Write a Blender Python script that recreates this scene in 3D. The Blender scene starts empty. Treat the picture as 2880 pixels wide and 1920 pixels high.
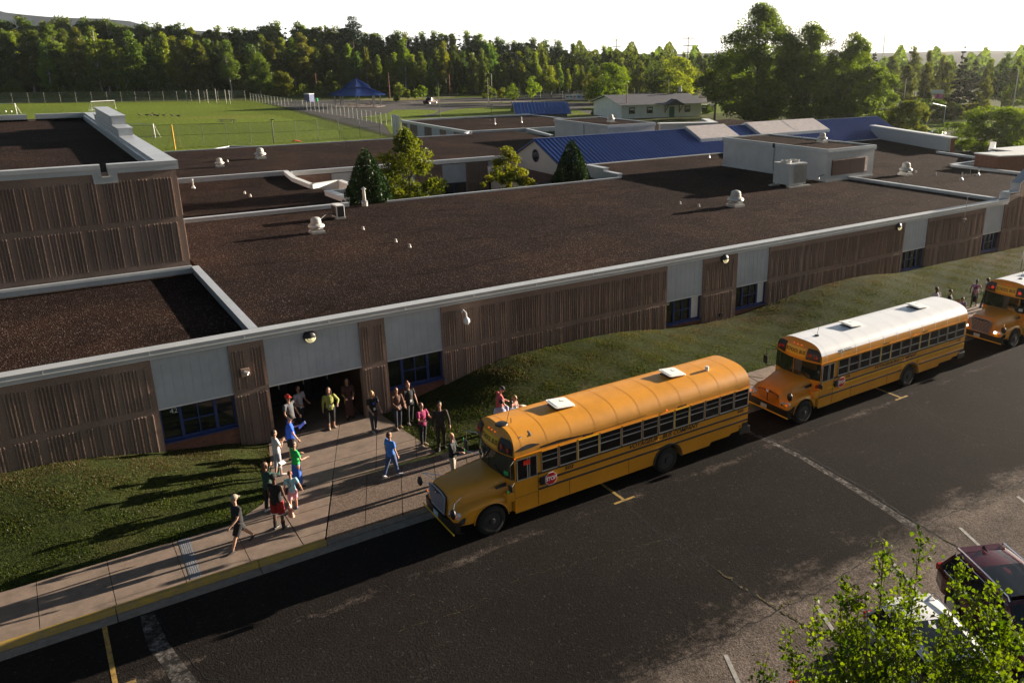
import bpy, bmesh, math, random
import numpy as np
from mathutils import Vector, Matrix
SC = bpy.context.scene
COL = SC.collection
# ---------------------------------------------------------------- camera
CAMH = 14.2
PITCH, ROLL, YAW = math.radians(17.9625), math.radians(0.0584), math.radians(34.9942)
FPX, PX, PY = 2312.73, 1684.85, 897.59          # focal length and principal point of the 2880 x 1920 frame
_f = np.array([math.sin(YAW)*math.cos(PITCH), math.cos(YAW)*math.cos(PITCH), -math.sin(PITCH)])
_r = np.array([math.cos(YAW), -math.sin(YAW), 0.0]); _u = np.cross(_r, _f)
_r, _u = _r*math.cos(ROLL)+_u*math.sin(ROLL), -_r*math.sin(ROLL)+_u*math.cos(ROLL)
cam = bpy.data.cameras.new('camera'); camo = bpy.data.objects.new('camera', cam); COL.objects.link(camo)
m = Matrix.Identity(4)
for i in range(3):
    m[i][0] = _r[i]; m[i][1] = _u[i]; m[i][2] = -_f[i]
m[2][3] = CAMH
camo.matrix_world = m
cam.sensor_width = 36.0; cam.lens = FPX/2880*36.0
cam.shift_x = -(PX-1440)/2880; cam.shift_y = (PY-960)/2880
cam.clip_start = 0.2; cam.clip_end = 9000
SC.camera = camo
# ---------------------------------------------------------------- sky, sun, exposure
SUN_EL, SUN_AZ = math.radians(11.4), math.radians(-0.9)      # azimuth measured from +X (along the facade)
w = bpy.data.worlds.new("World"); SC.world = w; w.use_nodes = True
nt = w.node_tree; bgn = nt.nodes['Background']
sky = nt.nodes.new('ShaderNodeTexSky'); sky.sky_type = 'NISHITA'; sky.sun_disc = False
sky.sun_elevation = SUN_EL; sky.sun_rotation = math.radians(90)-SUN_AZ
sky.altitude = 0; sky.air_density = 1.0; sky.dust_density = 1.0; sky.ozone_density = 1.0
# bright high haze lying along the horizon, added to the physical sky
def _n(t, **k):
    n = nt.nodes.new(t)
    for a, b in k.items(): setattr(n, a, b)
    return n
_tc = _n('ShaderNodeTexCoord'); _sx = _n('ShaderNodeSeparateXYZ'); nt.links.new(_tc.outputs['Generated'], _sx.inputs[0])
_rp = _n('ShaderNodeValToRGB'); _e = _rp.color_ramp.elements; _e[0].position = 0.0; _e[0].color = (1, 1, 1, 1); _e[1].position = 0.36; _e[1].color = (0, 0, 0, 1); _q = _e.new(0.13); _q.color = (0.8, 0.8, 0.8, 1)
nt.links.new(_sx.outputs[2], _rp.inputs[0])
_dt = _n('ShaderNodeVectorMath', operation='DOT_PRODUCT'); nt.links.new(_tc.outputs['Generated'], _dt.inputs[0]); _dt.inputs[1].default_value = (0.8, 0.6, 0.0)
_mr = _n('ShaderNodeMapRange'); _mr.inputs[1].default_value = -0.5; _mr.inputs[2].default_value = 0.7; _mr.inputs[3].default_value = 0.12; _mr.inputs[4].default_value = 1.0; nt.links.new(_dt.outputs['Value'], _mr.inputs[0])
_ml = _n('ShaderNodeMath', operation='MULTIPLY'); nt.links.new(_rp.outputs[0], _ml.inputs[0]); nt.links.new(_mr.outputs[0], _ml.inputs[1])
_vs = _n('ShaderNodeVectorMath', operation='SCALE'); _vs.inputs[0].default_value = (17.5, 17.8, 18.0); nt.links.new(_ml.outputs[0], _vs.inputs['Scale'])
_ad = _n('ShaderNodeVectorMath', operation='ADD'); nt.links.new(sky.outputs[0], _ad.inputs[0]); nt.links.new(_vs.outputs[0], _ad.inputs[1])
nt.links.new(_ad.outputs[0], bgn.inputs['Color']); bgn.inputs['Strength'].default_value = 0.023
sl = bpy.data.lights.new('sun', 'SUN'); sl.energy = 5.0; sl.angle = math.radians(0.5); sl.color = (1.0, 0.87, 0.71)
so = bpy.data.objects.new('sun', sl); COL.objects.link(so)
_s = Vector((math.cos(SUN_EL)*math.cos(SUN_AZ), math.cos(SUN_EL)*math.sin(SUN_AZ), math.sin(SUN_EL)))
so.rotation_euler = _s.to_track_quat('Z', 'Y').to_euler(); so.location = (60, 20, 60)
SC.view_settings.view_transform = 'Standard'; SC.view_settings.look = 'None'
SC.view_settings.gamma = 1.0; SC.view_settings.exposure = 1.62
SC.render.engine = 'CYCLES'
SC.cycles.max_bounces = 6; SC.cycles.transparent_max_bounces = 16; SC.cycles.diffuse_bounces = 3
SC.cycles.volume_bounces = 0
SC.cycles.use_denoising = True; SC.cycles.sample_clamp_indirect = 2.0; SC.cycles.caustics_reflective = False; SC.cycles.caustics_refractive = False

# ---------------------------------------------------------------- helpers
def ray(px, py):
    return _r*(px-PX)/FPX - _u*(py-PY)/FPX + _f
def G(px, py, z=0.0):
    "ground point (at height z) seen at a pixel of the 2880 x 1920 survey frame"
    d = ray(px, py); p = np.array([0, 0, CAMH]) + d*((z-CAMH)/d[2]); return (float(p[0]), float(p[1]))
def hgt(px, py, ytop):
    "height of an upright thing whose foot is at (px, py) and whose top is at row ytop"
    x, y = G(px, py); lo, hi = 0.0, 400.0
    for _ in range(40):
        mm = (lo+hi)/2; v = np.array([x, y, mm-CAMH]); yy = PY-FPX*(v@_u)/(v@_f)
        if yy > ytop: lo = mm
        else: hi = mm
    return lo
def row_z(x, y, ytop):
    "height at which an upright at (x, y) reaches row ytop of the survey frame"
    a = np.array([x, y, -CAMH])
    # PY-F*(v.u)/(v.f) = ytop  with v = (x, y, z-CAMH), linear in z
    kk = (PY-ytop)/FPX; b = (_u-kk*_f); return float(-(b[0]*x+b[1]*y)/b[2]+CAMH)
def tag(o, label=None, cat=None, group=None, kind=None):
    if label: o['label'] = label
    if cat: o['category'] = cat
    if group: o['group'] = group
    if kind: o['kind'] = kind
    return o
def empty(name, loc, label=None, cat=None, group=None, rz=0.0):
    o = bpy.data.objects.new(name, None); COL.objects.link(o); o.location = loc; o.rotation_euler = (0, 0, rz)
    o.empty_display_size = 0.3
    return tag(o, label, cat, group)
def copy_tree(o, parent=None):
    c = o.copy(); COL.objects.link(c); c.parent = parent
    for ch in list(o.children): copy_tree(ch, c)
    return c
class MB:
    def __init__(s): s.v = []; s.f = []; s.m = []
    def add(s, vs, fs, mi=0, T=None):
        b = len(s.v)
        if T is not None: vs = [tuple(T @ Vector(v)) for v in vs]
        s.v += [tuple(v) for v in vs]; s.f += [tuple(b+i for i in f) for f in fs]; s.m += [mi]*len(fs); return s
    def box(s, x0, x1, y0, y1, z0, z1, mi=0, T=None):
        vs = [(x, y, z) for z in (z0, z1) for y in (y0, y1) for x in (x0, x1)]
        return s.add(vs, [(0,2,3,1),(4,5,7,6),(0,1,5,4),(2,6,7,3),(0,4,6,2),(1,3,7,5)], mi, T)
    def cbox(s, c, sz, mi=0, rz=0.0, rx=0.0, ry=0.0):
        T = Matrix.Translation(c) @ Matrix.Rotation(rz, 4, 'Z') @ Matrix.Rotation(ry, 4, 'Y') @ Matrix.Rotation(rx, 4, 'X')
        a, b, c2 = sz[0]/2, sz[1]/2, sz[2]/2
        return s.box(-a, a, -b, b, -c2, c2, mi, T)
    def prism(s, poly, z0, z1, mi=0):
        n = len(poly); A = sum(poly[i][0]*poly[(i+1)%n][1]-poly[(i+1)%n][0]*poly[i][1] for i in range(n))
        if A < 0: poly = poly[::-1]
        vs = [(x, y, z0) for x, y in poly]+[(x, y, z1) for x, y in poly]
        fs = [tuple(range(n-1, -1, -1)), tuple(range(n, 2*n))]+[(i, (i+1)%n, n+(i+1)%n, n+i) for i in range(n)]
        return s.add(vs, fs, mi)
    def prismT(s, poly, d0, d1, T, mi=0):
        "polygon in local xy, extruded local z, transformed"
        n = len(poly)
        vs = [(x, y, d0) for x, y in poly]+[(x, y, d1) for x, y in poly]
        fs = [tuple(range(n-1, -1, -1)), tuple(range(n, 2*n))]+[(i, (i+1)%n, n+(i+1)%n, n+i) for i in range(n)]
        return s.add(vs, fs, mi, T)
    def tube(s, pts, rad, n=8, mi=0, caps=True):
        pts = [Vector(p) for p in pts]
        if not hasattr(rad, '__len__'): rad = [rad]*len(pts)
        vs = []; up = Vector((0, 0, 1))
        for i, p in enumerate(pts):
            a = pts[max(i-1, 0)]; b = pts[min(i+1, len(pts)-1)]; d = (b-a).normalized()
            e = d.cross(up)
            if e.length < 1e-3: e = d.cross(Vector((1, 0, 0)))
            e.normalize(); g = e.cross(d)
            r = rad[i]; ra, rb = (r if hasattr(r, '__len__') else (r, r))
            for k in range(n):
                t = 2*math.pi*k/n; vs.append(tuple(p+e*math.cos(t)*ra+g*math.sin(t)*rb))
        fs = []
        for i in range(len(pts)-1):
            for k in range(n):
                a = i*n+k; b = i*n+(k+1)%n; fs.append((a, b, b+n, a+n))
        if caps: fs += [tuple(range(n-1, -1, -1)), tuple(range(len(vs)-n, len(vs)))]
        return s.add(vs, fs, mi)
    def lathe(s, prof, c=(0, 0, 0), n=20, mi=0, T=None):
        vs = []; m0 = len(prof)
        for k in range(n):
            t = 2*math.pi*k/n
            vs += [(c[0]+r*math.cos(t), c[1]+r*math.sin(t), c[2]+z) for r, z in prof]
        fs = []
        for k in range(n):
            a = k*m0; b = ((k+1)%n)*m0
            fs += [(a+i, b+i, b+i+1, a+i+1) for i in range(m0-1)]
        fs += [tuple(k*m0 for k in range(n-1, -1, -1)), tuple(k*m0+m0-1 for k in range(n))]
        return s.add(vs, fs, mi, T)
    def sphere(s, c, r, mi=0, nu=12, nv=8, T=None):
        rx, ry, rz = r if hasattr(r, '__len__') else (r, r, r)
        vs = [(c[0], c[1], c[2]-rz)]
        for j in range(1, nv):
            ph = -math.pi/2+math.pi*j/nv
            for k in range(nu):
                t = 2*math.pi*k/nu; vs.append((c[0]+rx*math.cos(ph)*math.cos(t), c[1]+ry*math.cos(ph)*math.sin(t), c[2]+rz*math.sin(ph)))
        vs.append((c[0], c[1], c[2]+rz)); fs = []
        for k in range(nu): fs.append((0, 1+(k+1)%nu, 1+k))
        for j in range(nv-2):
            for k in range(nu):
                a = 1+j*nu+k; b = 1+j*nu+(k+1)%nu; fs.append((a, b, b+nu, a+nu))
        L = len(vs)-1
        for k in range(nu): fs.append((L, L-nu+k, L-nu+(k+1)%nu))
        return s.add(vs, fs, mi, T)
    def grid(s, P, mi=0, flip=False, closed=False):
        "P[i][j] points"
        nr, nc = len(P), len(P[0]); vs = [p for row in P for p in row]; fs = []
        for i in range(nr-1):
            for j in range(nc-1 if not closed else nc):
                a = i*nc+j; b = i*nc+(j+1)%nc; q = (a, b, b+nc, a+nc)
                fs.append(q[::-1] if flip else q)
        return s.add(vs, fs, mi)
    def build(s, name, mats, parent=None, smooth=False, world=True, bevel=0.0, loc=None, ang=35):
        me = bpy.data.meshes.new(name)
        vs = s.v; off = None
        if parent is not None and world:
            off = parent.location; vs = [(x-off[0], y-off[1], z-off[2]) for x, y, z in vs]
        elif parent is None and loc is not None:
            vs = [(x-loc[0], y-loc[1], z-loc[2]) for x, y, z in vs] if world else vs
        me.from_pydata(vs, [], s.f)
        if not isinstance(mats, (list, tuple)): mats = [mats]
        for mt in mats: me.materials.append(mt)
        if len(mats) > 1: me.polygons.foreach_set('material_index', s.m)
        if smooth:
            me.polygons.foreach_set('use_smooth', [True]*len(me.polygons))
            try: me.set_sharp_from_angle(angle=math.radians(ang))
            except Exception: pass
        me.update()
        o = bpy.data.objects.new(name, me); COL.objects.link(o)
        if parent is not None: o.parent = parent
        elif loc is not None: o.location = loc
        if bevel > 0:
            md = o.modifiers.new('bevel', 'BEVEL'); md.width = bevel; md.segments = 2; md.limit_method = 'ANGLE'; md.angle_limit = math.radians(40)
        return o
def struct(name, mb, mats, **k):
    return tag(mb.build(name, mats, **k), kind='structure')
def text_mb(s, size, T, extrude=0.004, shear=0.0, align='CENTER', bold=0.0, sx=1.0):
    cu = bpy.data.curves.new('t', 'FONT'); cu.body = s; cu.size = size; cu.extrude = extrude; cu.shear = shear
    cu.align_x = align; cu.align_y = 'CENTER'; cu.offset = bold; cu.resolution_u = 3
    o = bpy.data.objects.new('t', cu); COL.objects.link(o)
    bpy.context.view_layer.update()
    me = bpy.data.meshes.new_from_object(o.evaluated_get(bpy.context.evaluated_depsgraph_get()))
    mb = MB(); mb.add([(v.co[0]*sx, v.co[1], v.co[2]) for v in me.vertices], [tuple(p.vertices) for p in me.polygons], 0, T)
    bpy.data.objects.remove(o); bpy.data.curves.remove(cu); bpy.data.meshes.remove(me)
    return mb
def TM(o, ex, ey):
    "matrix with origin o, local x axis ex, local y axis ey"
    ex = Vector(ex).normalized(); ey = Vector(ey); ey = (ey-ex*ey.dot(ex)).normalized(); ez = ex.cross(ey)
    m = Matrix.Identity(4)
    for i in range(3): m[i][0] = ex[i]; m[i][1] = ey[i]; m[i][2] = ez[i]; m[i][3] = o[i]
    return m
def smooth01(t): t = min(1.0, max(0.0, t)); return t*t*(3-2*t)
def interp(x, tab):
    if x <= tab[0][0]: return tab[0][1]
    for (a, va), (b, vb) in zip(tab, tab[1:]):
        if x <= b: return va+(vb-va)*(x-a)/(b-a)
    return tab[-1][1]

# ---------------------------------------------------------------- materials
def mat(name, col, rough=0.6, metal=0.0, noise=None, bump=None, spec=0.5, emit=None, coat=0.0, detail=4, transl=0.0):
    "noise=(scale, amount, second colour or None); bump=(scale, strength, distance)"
    m = bpy.data.materials.new(name); m.use_nodes = True; N = m.node_tree.nodes; L = m.node_tree.links
    b = N['Principled BSDF']; b.inputs['Base Color'].default_value = (*col, 1); b.inputs['Roughness'].default_value = rough
    b.inputs['Metallic'].default_value = metal; b.inputs['Specular IOR Level'].default_value = spec
    if coat: b.inputs['Coat Weight'].default_value = coat; b.inputs['Coat Roughness'].default_value = 0.08
    if emit: b.inputs['Emission Color'].default_value = (*emit[0], 1); b.inputs['Emission Strength'].default_value = emit[1]
    tc = N.new('ShaderNodeTexCoord')
    if noise:
        n = N.new('ShaderNodeTexNoise'); n.inputs['Scale'].default_value = noise[0]; n.inputs['Detail'].default_value = detail
        n.inputs['Roughness'].default_value = 0.65; L.new(tc.outputs['Object'], n.inputs['Vector'])
        r = N.new('ShaderNodeValToRGB'); c2 = noise[2] if len(noise) > 2 and noise[2] else None
        r.color_ramp.elements[0].position = 0.3; r.color_ramp.elements[1].position = 0.7
        a = noise[1]
        if c2: r.color_ramp.elements[0].color = (*c2, 1); r.color_ramp.elements[1].color = (*col, 1)
        else:
            r.color_ramp.elements[0].color = (*[c*(1-a) for c in col], 1); r.color_ramp.elements[1].color = (*[min(1, c*(1+a)) for c in col], 1)
        L.new(n.outputs[0], r.inputs[0]); L.new(r.outputs[0], b.inputs['Base Color'])
    if bump:
        n2 = N.new('ShaderNodeTexNoise'); n2.inputs['Scale'].default_value = bump[0]; n2.inputs['Detail'].default_value = 3
        L.new(tc.outputs['Object'], n2.inputs['Vector'])
        bp = N.new('ShaderNodeBump'); bp.inputs['Strength'].default_value = bump[1]; bp.inputs['Distance'].default_value = bump[2]
        L.new(n2.outputs[0], bp.inputs['Height']); L.new(bp.outputs[0], b.inputs['Normal'])
    return m
class NT:
    "small node helper"
    def __init__(s, name, rough=0.8, spec=0.3):
        s.m = bpy.data.materials.new(name); s.m.use_nodes = True; s.N = s.m.node_tree.nodes; s.L = s.m.node_tree.links
        s.b = s.N['Principled BSDF']; s.b.inputs['Roughness'].default_value = rough; s.b.inputs['Specular IOR Level'].default_value = spec
        s.tc = s.N.new('ShaderNodeTexCoord').outputs['Object']
    def noise(s, scale, detail=3, rough=0.6, vec=None, sc3=None, dist=0.0):
        n = s.N.new('ShaderNodeTexNoise'); n.inputs['Scale'].default_value = scale; n.inputs['Detail'].default_value = detail
        n.inputs['Roughness'].default_value = rough; n.inputs['Distortion'].default_value = dist
        v = vec or s.tc
        if sc3:
            mp = s.N.new('ShaderNodeMapping'); mp.inputs['Scale'].default_value = sc3; s.L.new(v, mp.inputs[0]); v = mp.outputs[0]
        s.L.new(v, n.inputs['Vector']); return n.outputs[0]
    def vor(s, scale, out='Color', feature='F1', sc3=None):
        n = s.N.new('ShaderNodeTexVoronoi'); n.feature = feature; n.inputs['Scale'].default_value = scale
        v = s.tc
        if sc3:
            mp = s.N.new('ShaderNodeMapping'); mp.inputs['Scale'].default_value = sc3; s.L.new(v, mp.inputs[0]); v = mp.outputs[0]
        s.L.new(v, n.inputs['Vector']); return n.outputs[out]
    def ramp(s, x, els):
        r = s.N.new('ShaderNodeValToRGB'); e = r.color_ramp.elements
        while len(e) < len(els): e.new(0.5)
        for q, (p, c) in zip(e, els): q.position = p; q.color = (*c, 1) if hasattr(c, '__len__') else (c, c, c, 1)
        s.L.new(x, r.inputs[0]); return r.outputs[0]
    def mix(s, f, a, b, mode='MIX'):
        n = s.N.new('ShaderNodeMix'); n.data_type = 'RGBA'; n.blend_type = mode
        for k, v in ((0, f), (6, a), (7, b)):
            if hasattr(v, 'is_output') or hasattr(v, 'links'): s.L.new(v, n.inputs[k])
            else: n.inputs[k].default_value = v if not hasattr(v, '__len__') else (*v, 1)
        return n.outputs[2]
    def math(s, op, a, b=0.0, clamp=False):
        n = s.N.new('ShaderNodeMath'); n.operation = op; n.use_clamp = clamp
        for k, v in ((0, a), (1, b)):
            if hasattr(v, 'links'): s.L.new(v, n.inputs[k])
            else: n.inputs[k].default_value = v
        return n.outputs[0]
    def xyz(s):
        n = s.N.new('ShaderNodeSeparateXYZ'); s.L.new(s.tc, n.inputs[0]); return n.outputs
    def bump(s, h, strength, dist):
        n = s.N.new('ShaderNodeBump'); n.inputs['Strength'].default_value = strength; n.inputs['Distance'].default_value = dist
        s.L.new(h, n.inputs['Height']); s.L.new(n.outputs[0], s.b.inputs['Normal'])
    def col(s, c): s.L.new(c, s.b.inputs['Base Color']); return s
def gravel(name, base, speck, scale=14):
    t = NT(name, 1.0, 0.03)
    v = t.vor(scale); sx = t.N.new('ShaderNodeSeparateColor'); t.L.new(v, sx.inputs[0])
    c1 = t.ramp(sx.outputs[0], [(0.0, [b*0.5 for b in base]), (0.5, base), (0.92, [b*1.6 for b in base]), (0.985, speck), (1.0, speck)])
    big = t.ramp(t.noise(0.16, 6, 0.7), [(0.3, (0.60, 0.58, 0.62)), (0.5, (0.95, 0.93, 0.92)), (0.68, (1.45, 1.30, 1.10))])
    st = t.ramp(t.noise(0.5, 5, 0.7, sc3=(0.35, 1, 1), dist=0.8), [(0.56, (1, 1, 1)), (0.66, (0.62, 0.60, 0.60))])
    t.col(t.mix(1.0, t.mix(1.0, c1, big, 'MULTIPLY'), st, 'MULTIPLY')); t.bump(t.vor(scale, 'Distance'), 0.9, 0.03); return t.m
M = {}
M['gravel'] = gravel('roof_gravel', (0.026, 0.0165, 0.0145), (0.15, 0.12, 0.105), 24)
M['gravel2'] = gravel('roof_gravel_low', (0.024, 0.0145, 0.012), (0.12, 0.095, 0.08), 24)
M['fascia'] = mat('painted_fascia', (0.46, 0.48, 0.50), 0.45, noise=(1.2, 0.10), bump=(3, 0.1, 0.01))
M['drip'] = mat('white_drip_edge', (0.75, 0.74, 0.70), 0.4)
M['coping'] = mat('galvanised_coping', (0.50, 0.52, 0.55), 0.38, 0.25, noise=(0.8, 0.12), bump=(4, 0.12, 0.01))
M['panel'] = mat('grey_insulated_panel', (0.43, 0.46, 0.50), 0.6, noise=(0.9, 0.12), bump=(6, 0.08, 0.01))
M['penthouse'] = mat('penthouse_steel', (0.50, 0.50, 0.50), 0.5, noise=(0.7, 0.12))
t = NT('aggregate_concrete', 0.95, 0.1)
t.col(t.mix(1.0, t.ramp(t.noise(30, 3), [(0.3, (0.185, 0.130, 0.105)), (0.7, (0.38, 0.275, 0.225))]), t.ramp(t.noise(0.5, 5, sc3=(1, 1, 0.25)), [(0.3, 0.7), (0.75, 1.15)]), 'MULTIPLY'))
t.bump(t.noise(45, 2), 0.8, 0.015); M['agg'] = t.m
t = NT('brown_brick', 0.85, 0.2)
br = t.N.new('ShaderNodeTexBrick'); t.L.new(t.tc, br.inputs[0]); mp = t.N.new('ShaderNodeMapping'); mp.inputs['Rotation'].default_value = (math.radians(90), 0, 0)
t.L.new(t.tc, mp.inputs[0]); t.L.new(mp.outputs[0], br.inputs[0]); br.inputs['Scale'].default_value = 4.2
br.inputs['Color1'].default_value = (0.26, 0.10, 0.06, 1); br.inputs['Color2'].default_value = (0.18, 0.065, 0.04, 1); br.inputs['Mortar'].default_value = (0.24, 0.21, 0.19, 1); br.inputs['Mortar Size'].default_value = 0.012
t.col(br.outputs[0]); M['brick'] = t.m
M['graybrick'] = mat('painted_block', (0.40, 0.41, 0.42), 0.8, noise=(6, 0.08), bump=(9, 0.25, 0.02))
M['glass'] = mat('window_glass', (0.012, 0.015, 0.018), 0.06, spec=0.7)
M['blueframe'] = mat('blue_window_frame', (0.030, 0.052, 0.17), 0.4)
t = NT('blue_metal_roof', 0.42, 0.5); t.col(t.ramp(t.noise(0.3, 4), [(0.3, (0.018, 0.045, 0.175)), (0.7, (0.028, 0.065, 0.235))])); M['blueroof'] = t.m
M['bluerib'] = mat('blue_roof_rib', (0.032, 0.075, 0.27), 0.4)
M['blueroof_light_glint'] = mat('light_blue_roof_sun_glint', (0.060, 0.13, 0.40), 0.4, noise=(0.4, 0.1))  # lighter copy of the blue roof; the shed's sun glint is put into the colour
M['palepost'] = mat('pale_fence_post', (0.50, 0.49, 0.45), 0.5)
M['maroonroof'] = mat('maroon_metal_roof', (0.16, 0.07, 0.055), 0.5)
M['stucco'] = mat('pale_stucco', (0.50, 0.47, 0.44), 0.85, noise=(2, 0.06), bump=(20, 0.2, 0.01))
M['black'] = mat('black_plastic', (0.015, 0.015, 0.016), 0.45)
M['rubber'] = mat('tyre_rubber', (0.010, 0.010, 0.010), 0.9, noise=(14, 0.3))
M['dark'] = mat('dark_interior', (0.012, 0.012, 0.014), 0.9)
M['galv'] = mat('galvanised_steel', (0.55, 0.54, 0.52), 0.35, 0.6, noise=(3, 0.12))
M['ventwhite'] = mat('weathered_aluminium', (0.58, 0.55, 0.50), 0.5, 0.3, noise=(4, 0.15))
M['white'] = mat('white_paint', (0.80, 0.80, 0.78), 0.45, noise=(2, 0.05))
M['cream'] = mat('cream_siding', (0.86, 0.85, 0.80), 0.8, noise=(0.8, 0.06))
M['shingle'] = mat('grey_shingle', (0.10, 0.10, 0.12), 0.85, noise=(5, 0.35), bump=(8, 0.4, 0.02))
M['louver'] = mat('maroon_louvre', (0.14, 0.045, 0.035), 0.55)
M['lampglow'] = mat('lamp_lens', (0.75, 0.70, 0.45), 0.3, emit=((1.0, 0.85, 0.45), 0.15))
M['wood'] = mat('weathered_wood', (0.20, 0.13, 0.09), 0.85, noise=(4, 0.3))
M['orangepole'] = mat('reddish_pole', (0.24, 0.09, 0.05), 0.8, noise=(3, 0.2))
M['yellow'] = mat('yellow_paint', (0.62, 0.40, 0.05), 0.6)
M['bark'] = mat('bark', (0.10, 0.075, 0.055), 0.95, noise=(3, 0.3), bump=(6, 0.6, 0.03))
M['palebark'] = mat('pale_bark', (0.50, 0.46, 0.40), 0.9, noise=(3, 0.35))
M['green'] = mat('green_sticker', (0.03, 0.45, 0.15), 0.4)
M['red'] = mat('red_paint', (0.55, 0.02, 0.02), 0.4)
# ================================================================ ground, road, lawns
def grass_mat(name, c1, c2, c3, s1=0.35, s2=9.0, bstr=0.9, bdist=0.05):
    t = NT(name, 0.95, 0.1)
    a = t.ramp(t.noise(s1, 5), [(0.35, c1), (0.65, c2)])
    b = t.ramp(t.noise(s2, 3), [(0.35, 0.45), (0.7, 1.5)])
    c = t.mix(t.ramp(t.noise(s1*0.6, 4, dist=0.6), [(0.55, 0.0), (0.72, 0.75)]), a, c3)
    t.col(t.mix(1.0, c, b, 'MULTIPLY')); t.bump(t.noise(s2*2.2, 3), bstr, bdist); return t.m
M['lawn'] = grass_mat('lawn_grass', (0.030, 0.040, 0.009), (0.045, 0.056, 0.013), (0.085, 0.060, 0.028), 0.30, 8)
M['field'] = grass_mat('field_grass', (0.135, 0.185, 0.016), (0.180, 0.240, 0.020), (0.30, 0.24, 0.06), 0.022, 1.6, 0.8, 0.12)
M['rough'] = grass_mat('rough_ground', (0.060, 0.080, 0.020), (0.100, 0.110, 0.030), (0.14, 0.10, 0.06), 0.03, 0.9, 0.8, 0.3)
g = MB()
N = 24
xs = [-6000, -2500, -1000, -400, -150, -30, 60, 130, 220, 400, 1000, 2500, 6500]
g.grid([[(x, y, -0.06) for x in xs] for y in (-3000, -800, -200, -60, 22, 60, 130, 300, 700, 2000, 7000)])
struct('ground', g, M['rough'])

# asphalt
t = NT('asphalt', 0.95, 0.06)
X, Y, Z_ = t.xyz()
fine = t.noise(24, 3, 0.7)
spk = t.vor(28); sx = t.N.new('ShaderNodeSeparateColor'); t.L.new(spk, sx.inputs[0])
base = t.ramp(sx.outputs[0], [(0.0, (0.0145, 0.0118, 0.0104)), (0.55, (0.0195, 0.0160, 0.0143)), (0.94, (0.025, 0.021, 0.019)), (0.99, (0.032, 0.028, 0.026)), (1.0, (0.07, 0.062, 0.055))])
pale = t.ramp(sx.outputs[1], [(0.0, (0.10, 0.078, 0.065)), (0.5, (0.17, 0.135, 0.112)), (1.0, (0.26, 0.215, 0.185))])
n1 = t.noise(0.9, 6, 0.75, sc3=(0.45, 1.0, 1)); n2 = t.noise(5, 5, 0.8)
nm = t.math('ADD', t.math('MULTIPLY', n1, 0.75), t.math('MULTIPLY', n2, 0.45))
# worn band: rises below Y = 13.5 (parking side), patchy above
k = t.math('MULTIPLY', t.math('MULTIPLY', t.math('SUBTRACT', 13.9, Y), 0.28, True), 0.62)
streak = t.math('MULTIPLY', t.ramp(Y, [(0.0, 0), (1.0, 0)]), 0.0)
yy = t.math('ABSOLUTE', t.math('SUBTRACT', Y, 19.35)); band = t.math('MULTIPLY', t.math('SUBTRACT', 0.40, yy, True), 0.34)
msk = t.math('ADD', nm, t.math('ADD', t.math('MULTIPLY', k, 1.0), band))
fl = t.ramp(t.noise(5.0, 6, 0.8, sc3=(0.4, 1.5, 1)), [(0.60, 0.0), (0.72, 0.55)])
fl2 = t.ramp(t.noise(0.35, 3, 0.6), [(0.45, 0.0), (0.62, 1.0)])
mk = t.math('MAXIMUM', t.ramp(msk, [(0.71, 0.0), (0.92, 1.0)]), t.math('MULTIPLY', fl, fl2))
dk = t.ramp(t.noise(0.25, 4), [(0.35, 0.78), (0.7, 1.15)])
pal = t.mix(1.0, pale, t.ramp(t.noise(0.6, 5, 0.7), [(0.3, 0.55), (0.62, 1.1)]), 'MULTIPLY')
t.col(t.mix(1.0, t.mix(mk, base, pal), dk, 'MULTIPLY')); t.bump(t.vor(22, 'Distance'), 0.5, 0.012)
M['asphalt'] = t.m
struct('parking_road', MB().grid([[(x, y, 0.0) for x in (-70, -20, 0, 20, 40, 80, 260)] for y in (-50, -10, 8, 22.0)]), M['asphalt'])
# asphalt crack network: dark crevices, a few with dry weeds in them
M['crack'] = mat('crack_fill', (0.006, 0.006, 0.006), 1.0)
M['weed'] = mat('dry_weeds', (0.13, 0.095, 0.022), 0.95, noise=(12, 0.7, (0.04, 0.035, 0.015)), bump=(30, 1, 0.03))
M['paleagg'] = mat('worn_aggregate', (0.21, 0.19, 0.165), 0.95, noise=(16, 0.75), detail=6, bump=(30, 0.6, 0.02))
rnd = random.Random(4)
def crack(mb, pts, w, z=0.004, step=0.18, jit=0.035, gap=0.0):
    P = []
    for (a, b) in zip(pts, pts[1:]):
        n = max(2, int(math.hypot(b[0]-a[0], b[1]-a[1])/step))
        for i in range(n):
            t_ = i/n; P.append((a[0]+(b[0]-a[0])*t_+rnd.gauss(0, jit), a[1]+(b[1]-a[1])*t_+rnd.gauss(0, jit)))
    P.append(pts[-1])
    for a, b in zip(P, P[1:]):
        if rnd.random() < gap: continue
        d = Vector((b[0]-a[0], b[1]-a[1])); d.normalize(); nn = Vector((-d.y, d.x))*w*rnd.uniform(0.5, 1.3)
        e = d*0.012
        mb.add([(a[0]-nn.x-e.x, a[1]-nn.y-e.y, z), (b[0]-nn.x+e.x, b[1]-nn.y+e.y, z), (b[0]+nn.x+e.x, b[1]+nn.y+e.y, z), (a[0]+nn.x-e.x, a[1]+nn.y-e.y, z)], [(0, 1, 2, 3)])
ck = MB()
crack(ck, [(21.9, 22.0), (22.0, 20.9), (22.04, 17.9), (21.78, 15), (21.34, 12.68), (21.2, 11.3), (21.1, 9.2)], 0.035)
crack(ck, [(14.9, 22), (14.88, 20.35), (14.38, 18.47), (14.31, 16.8), (14.46, 15.2), (14.49, 13.8), (14.62, 12.44)], 0.022)
crack(ck, [(29.9, 19.8), (28.45, 17.36), (28.46, 15.6), (28.87, 13.5)], 0.02)
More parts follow.
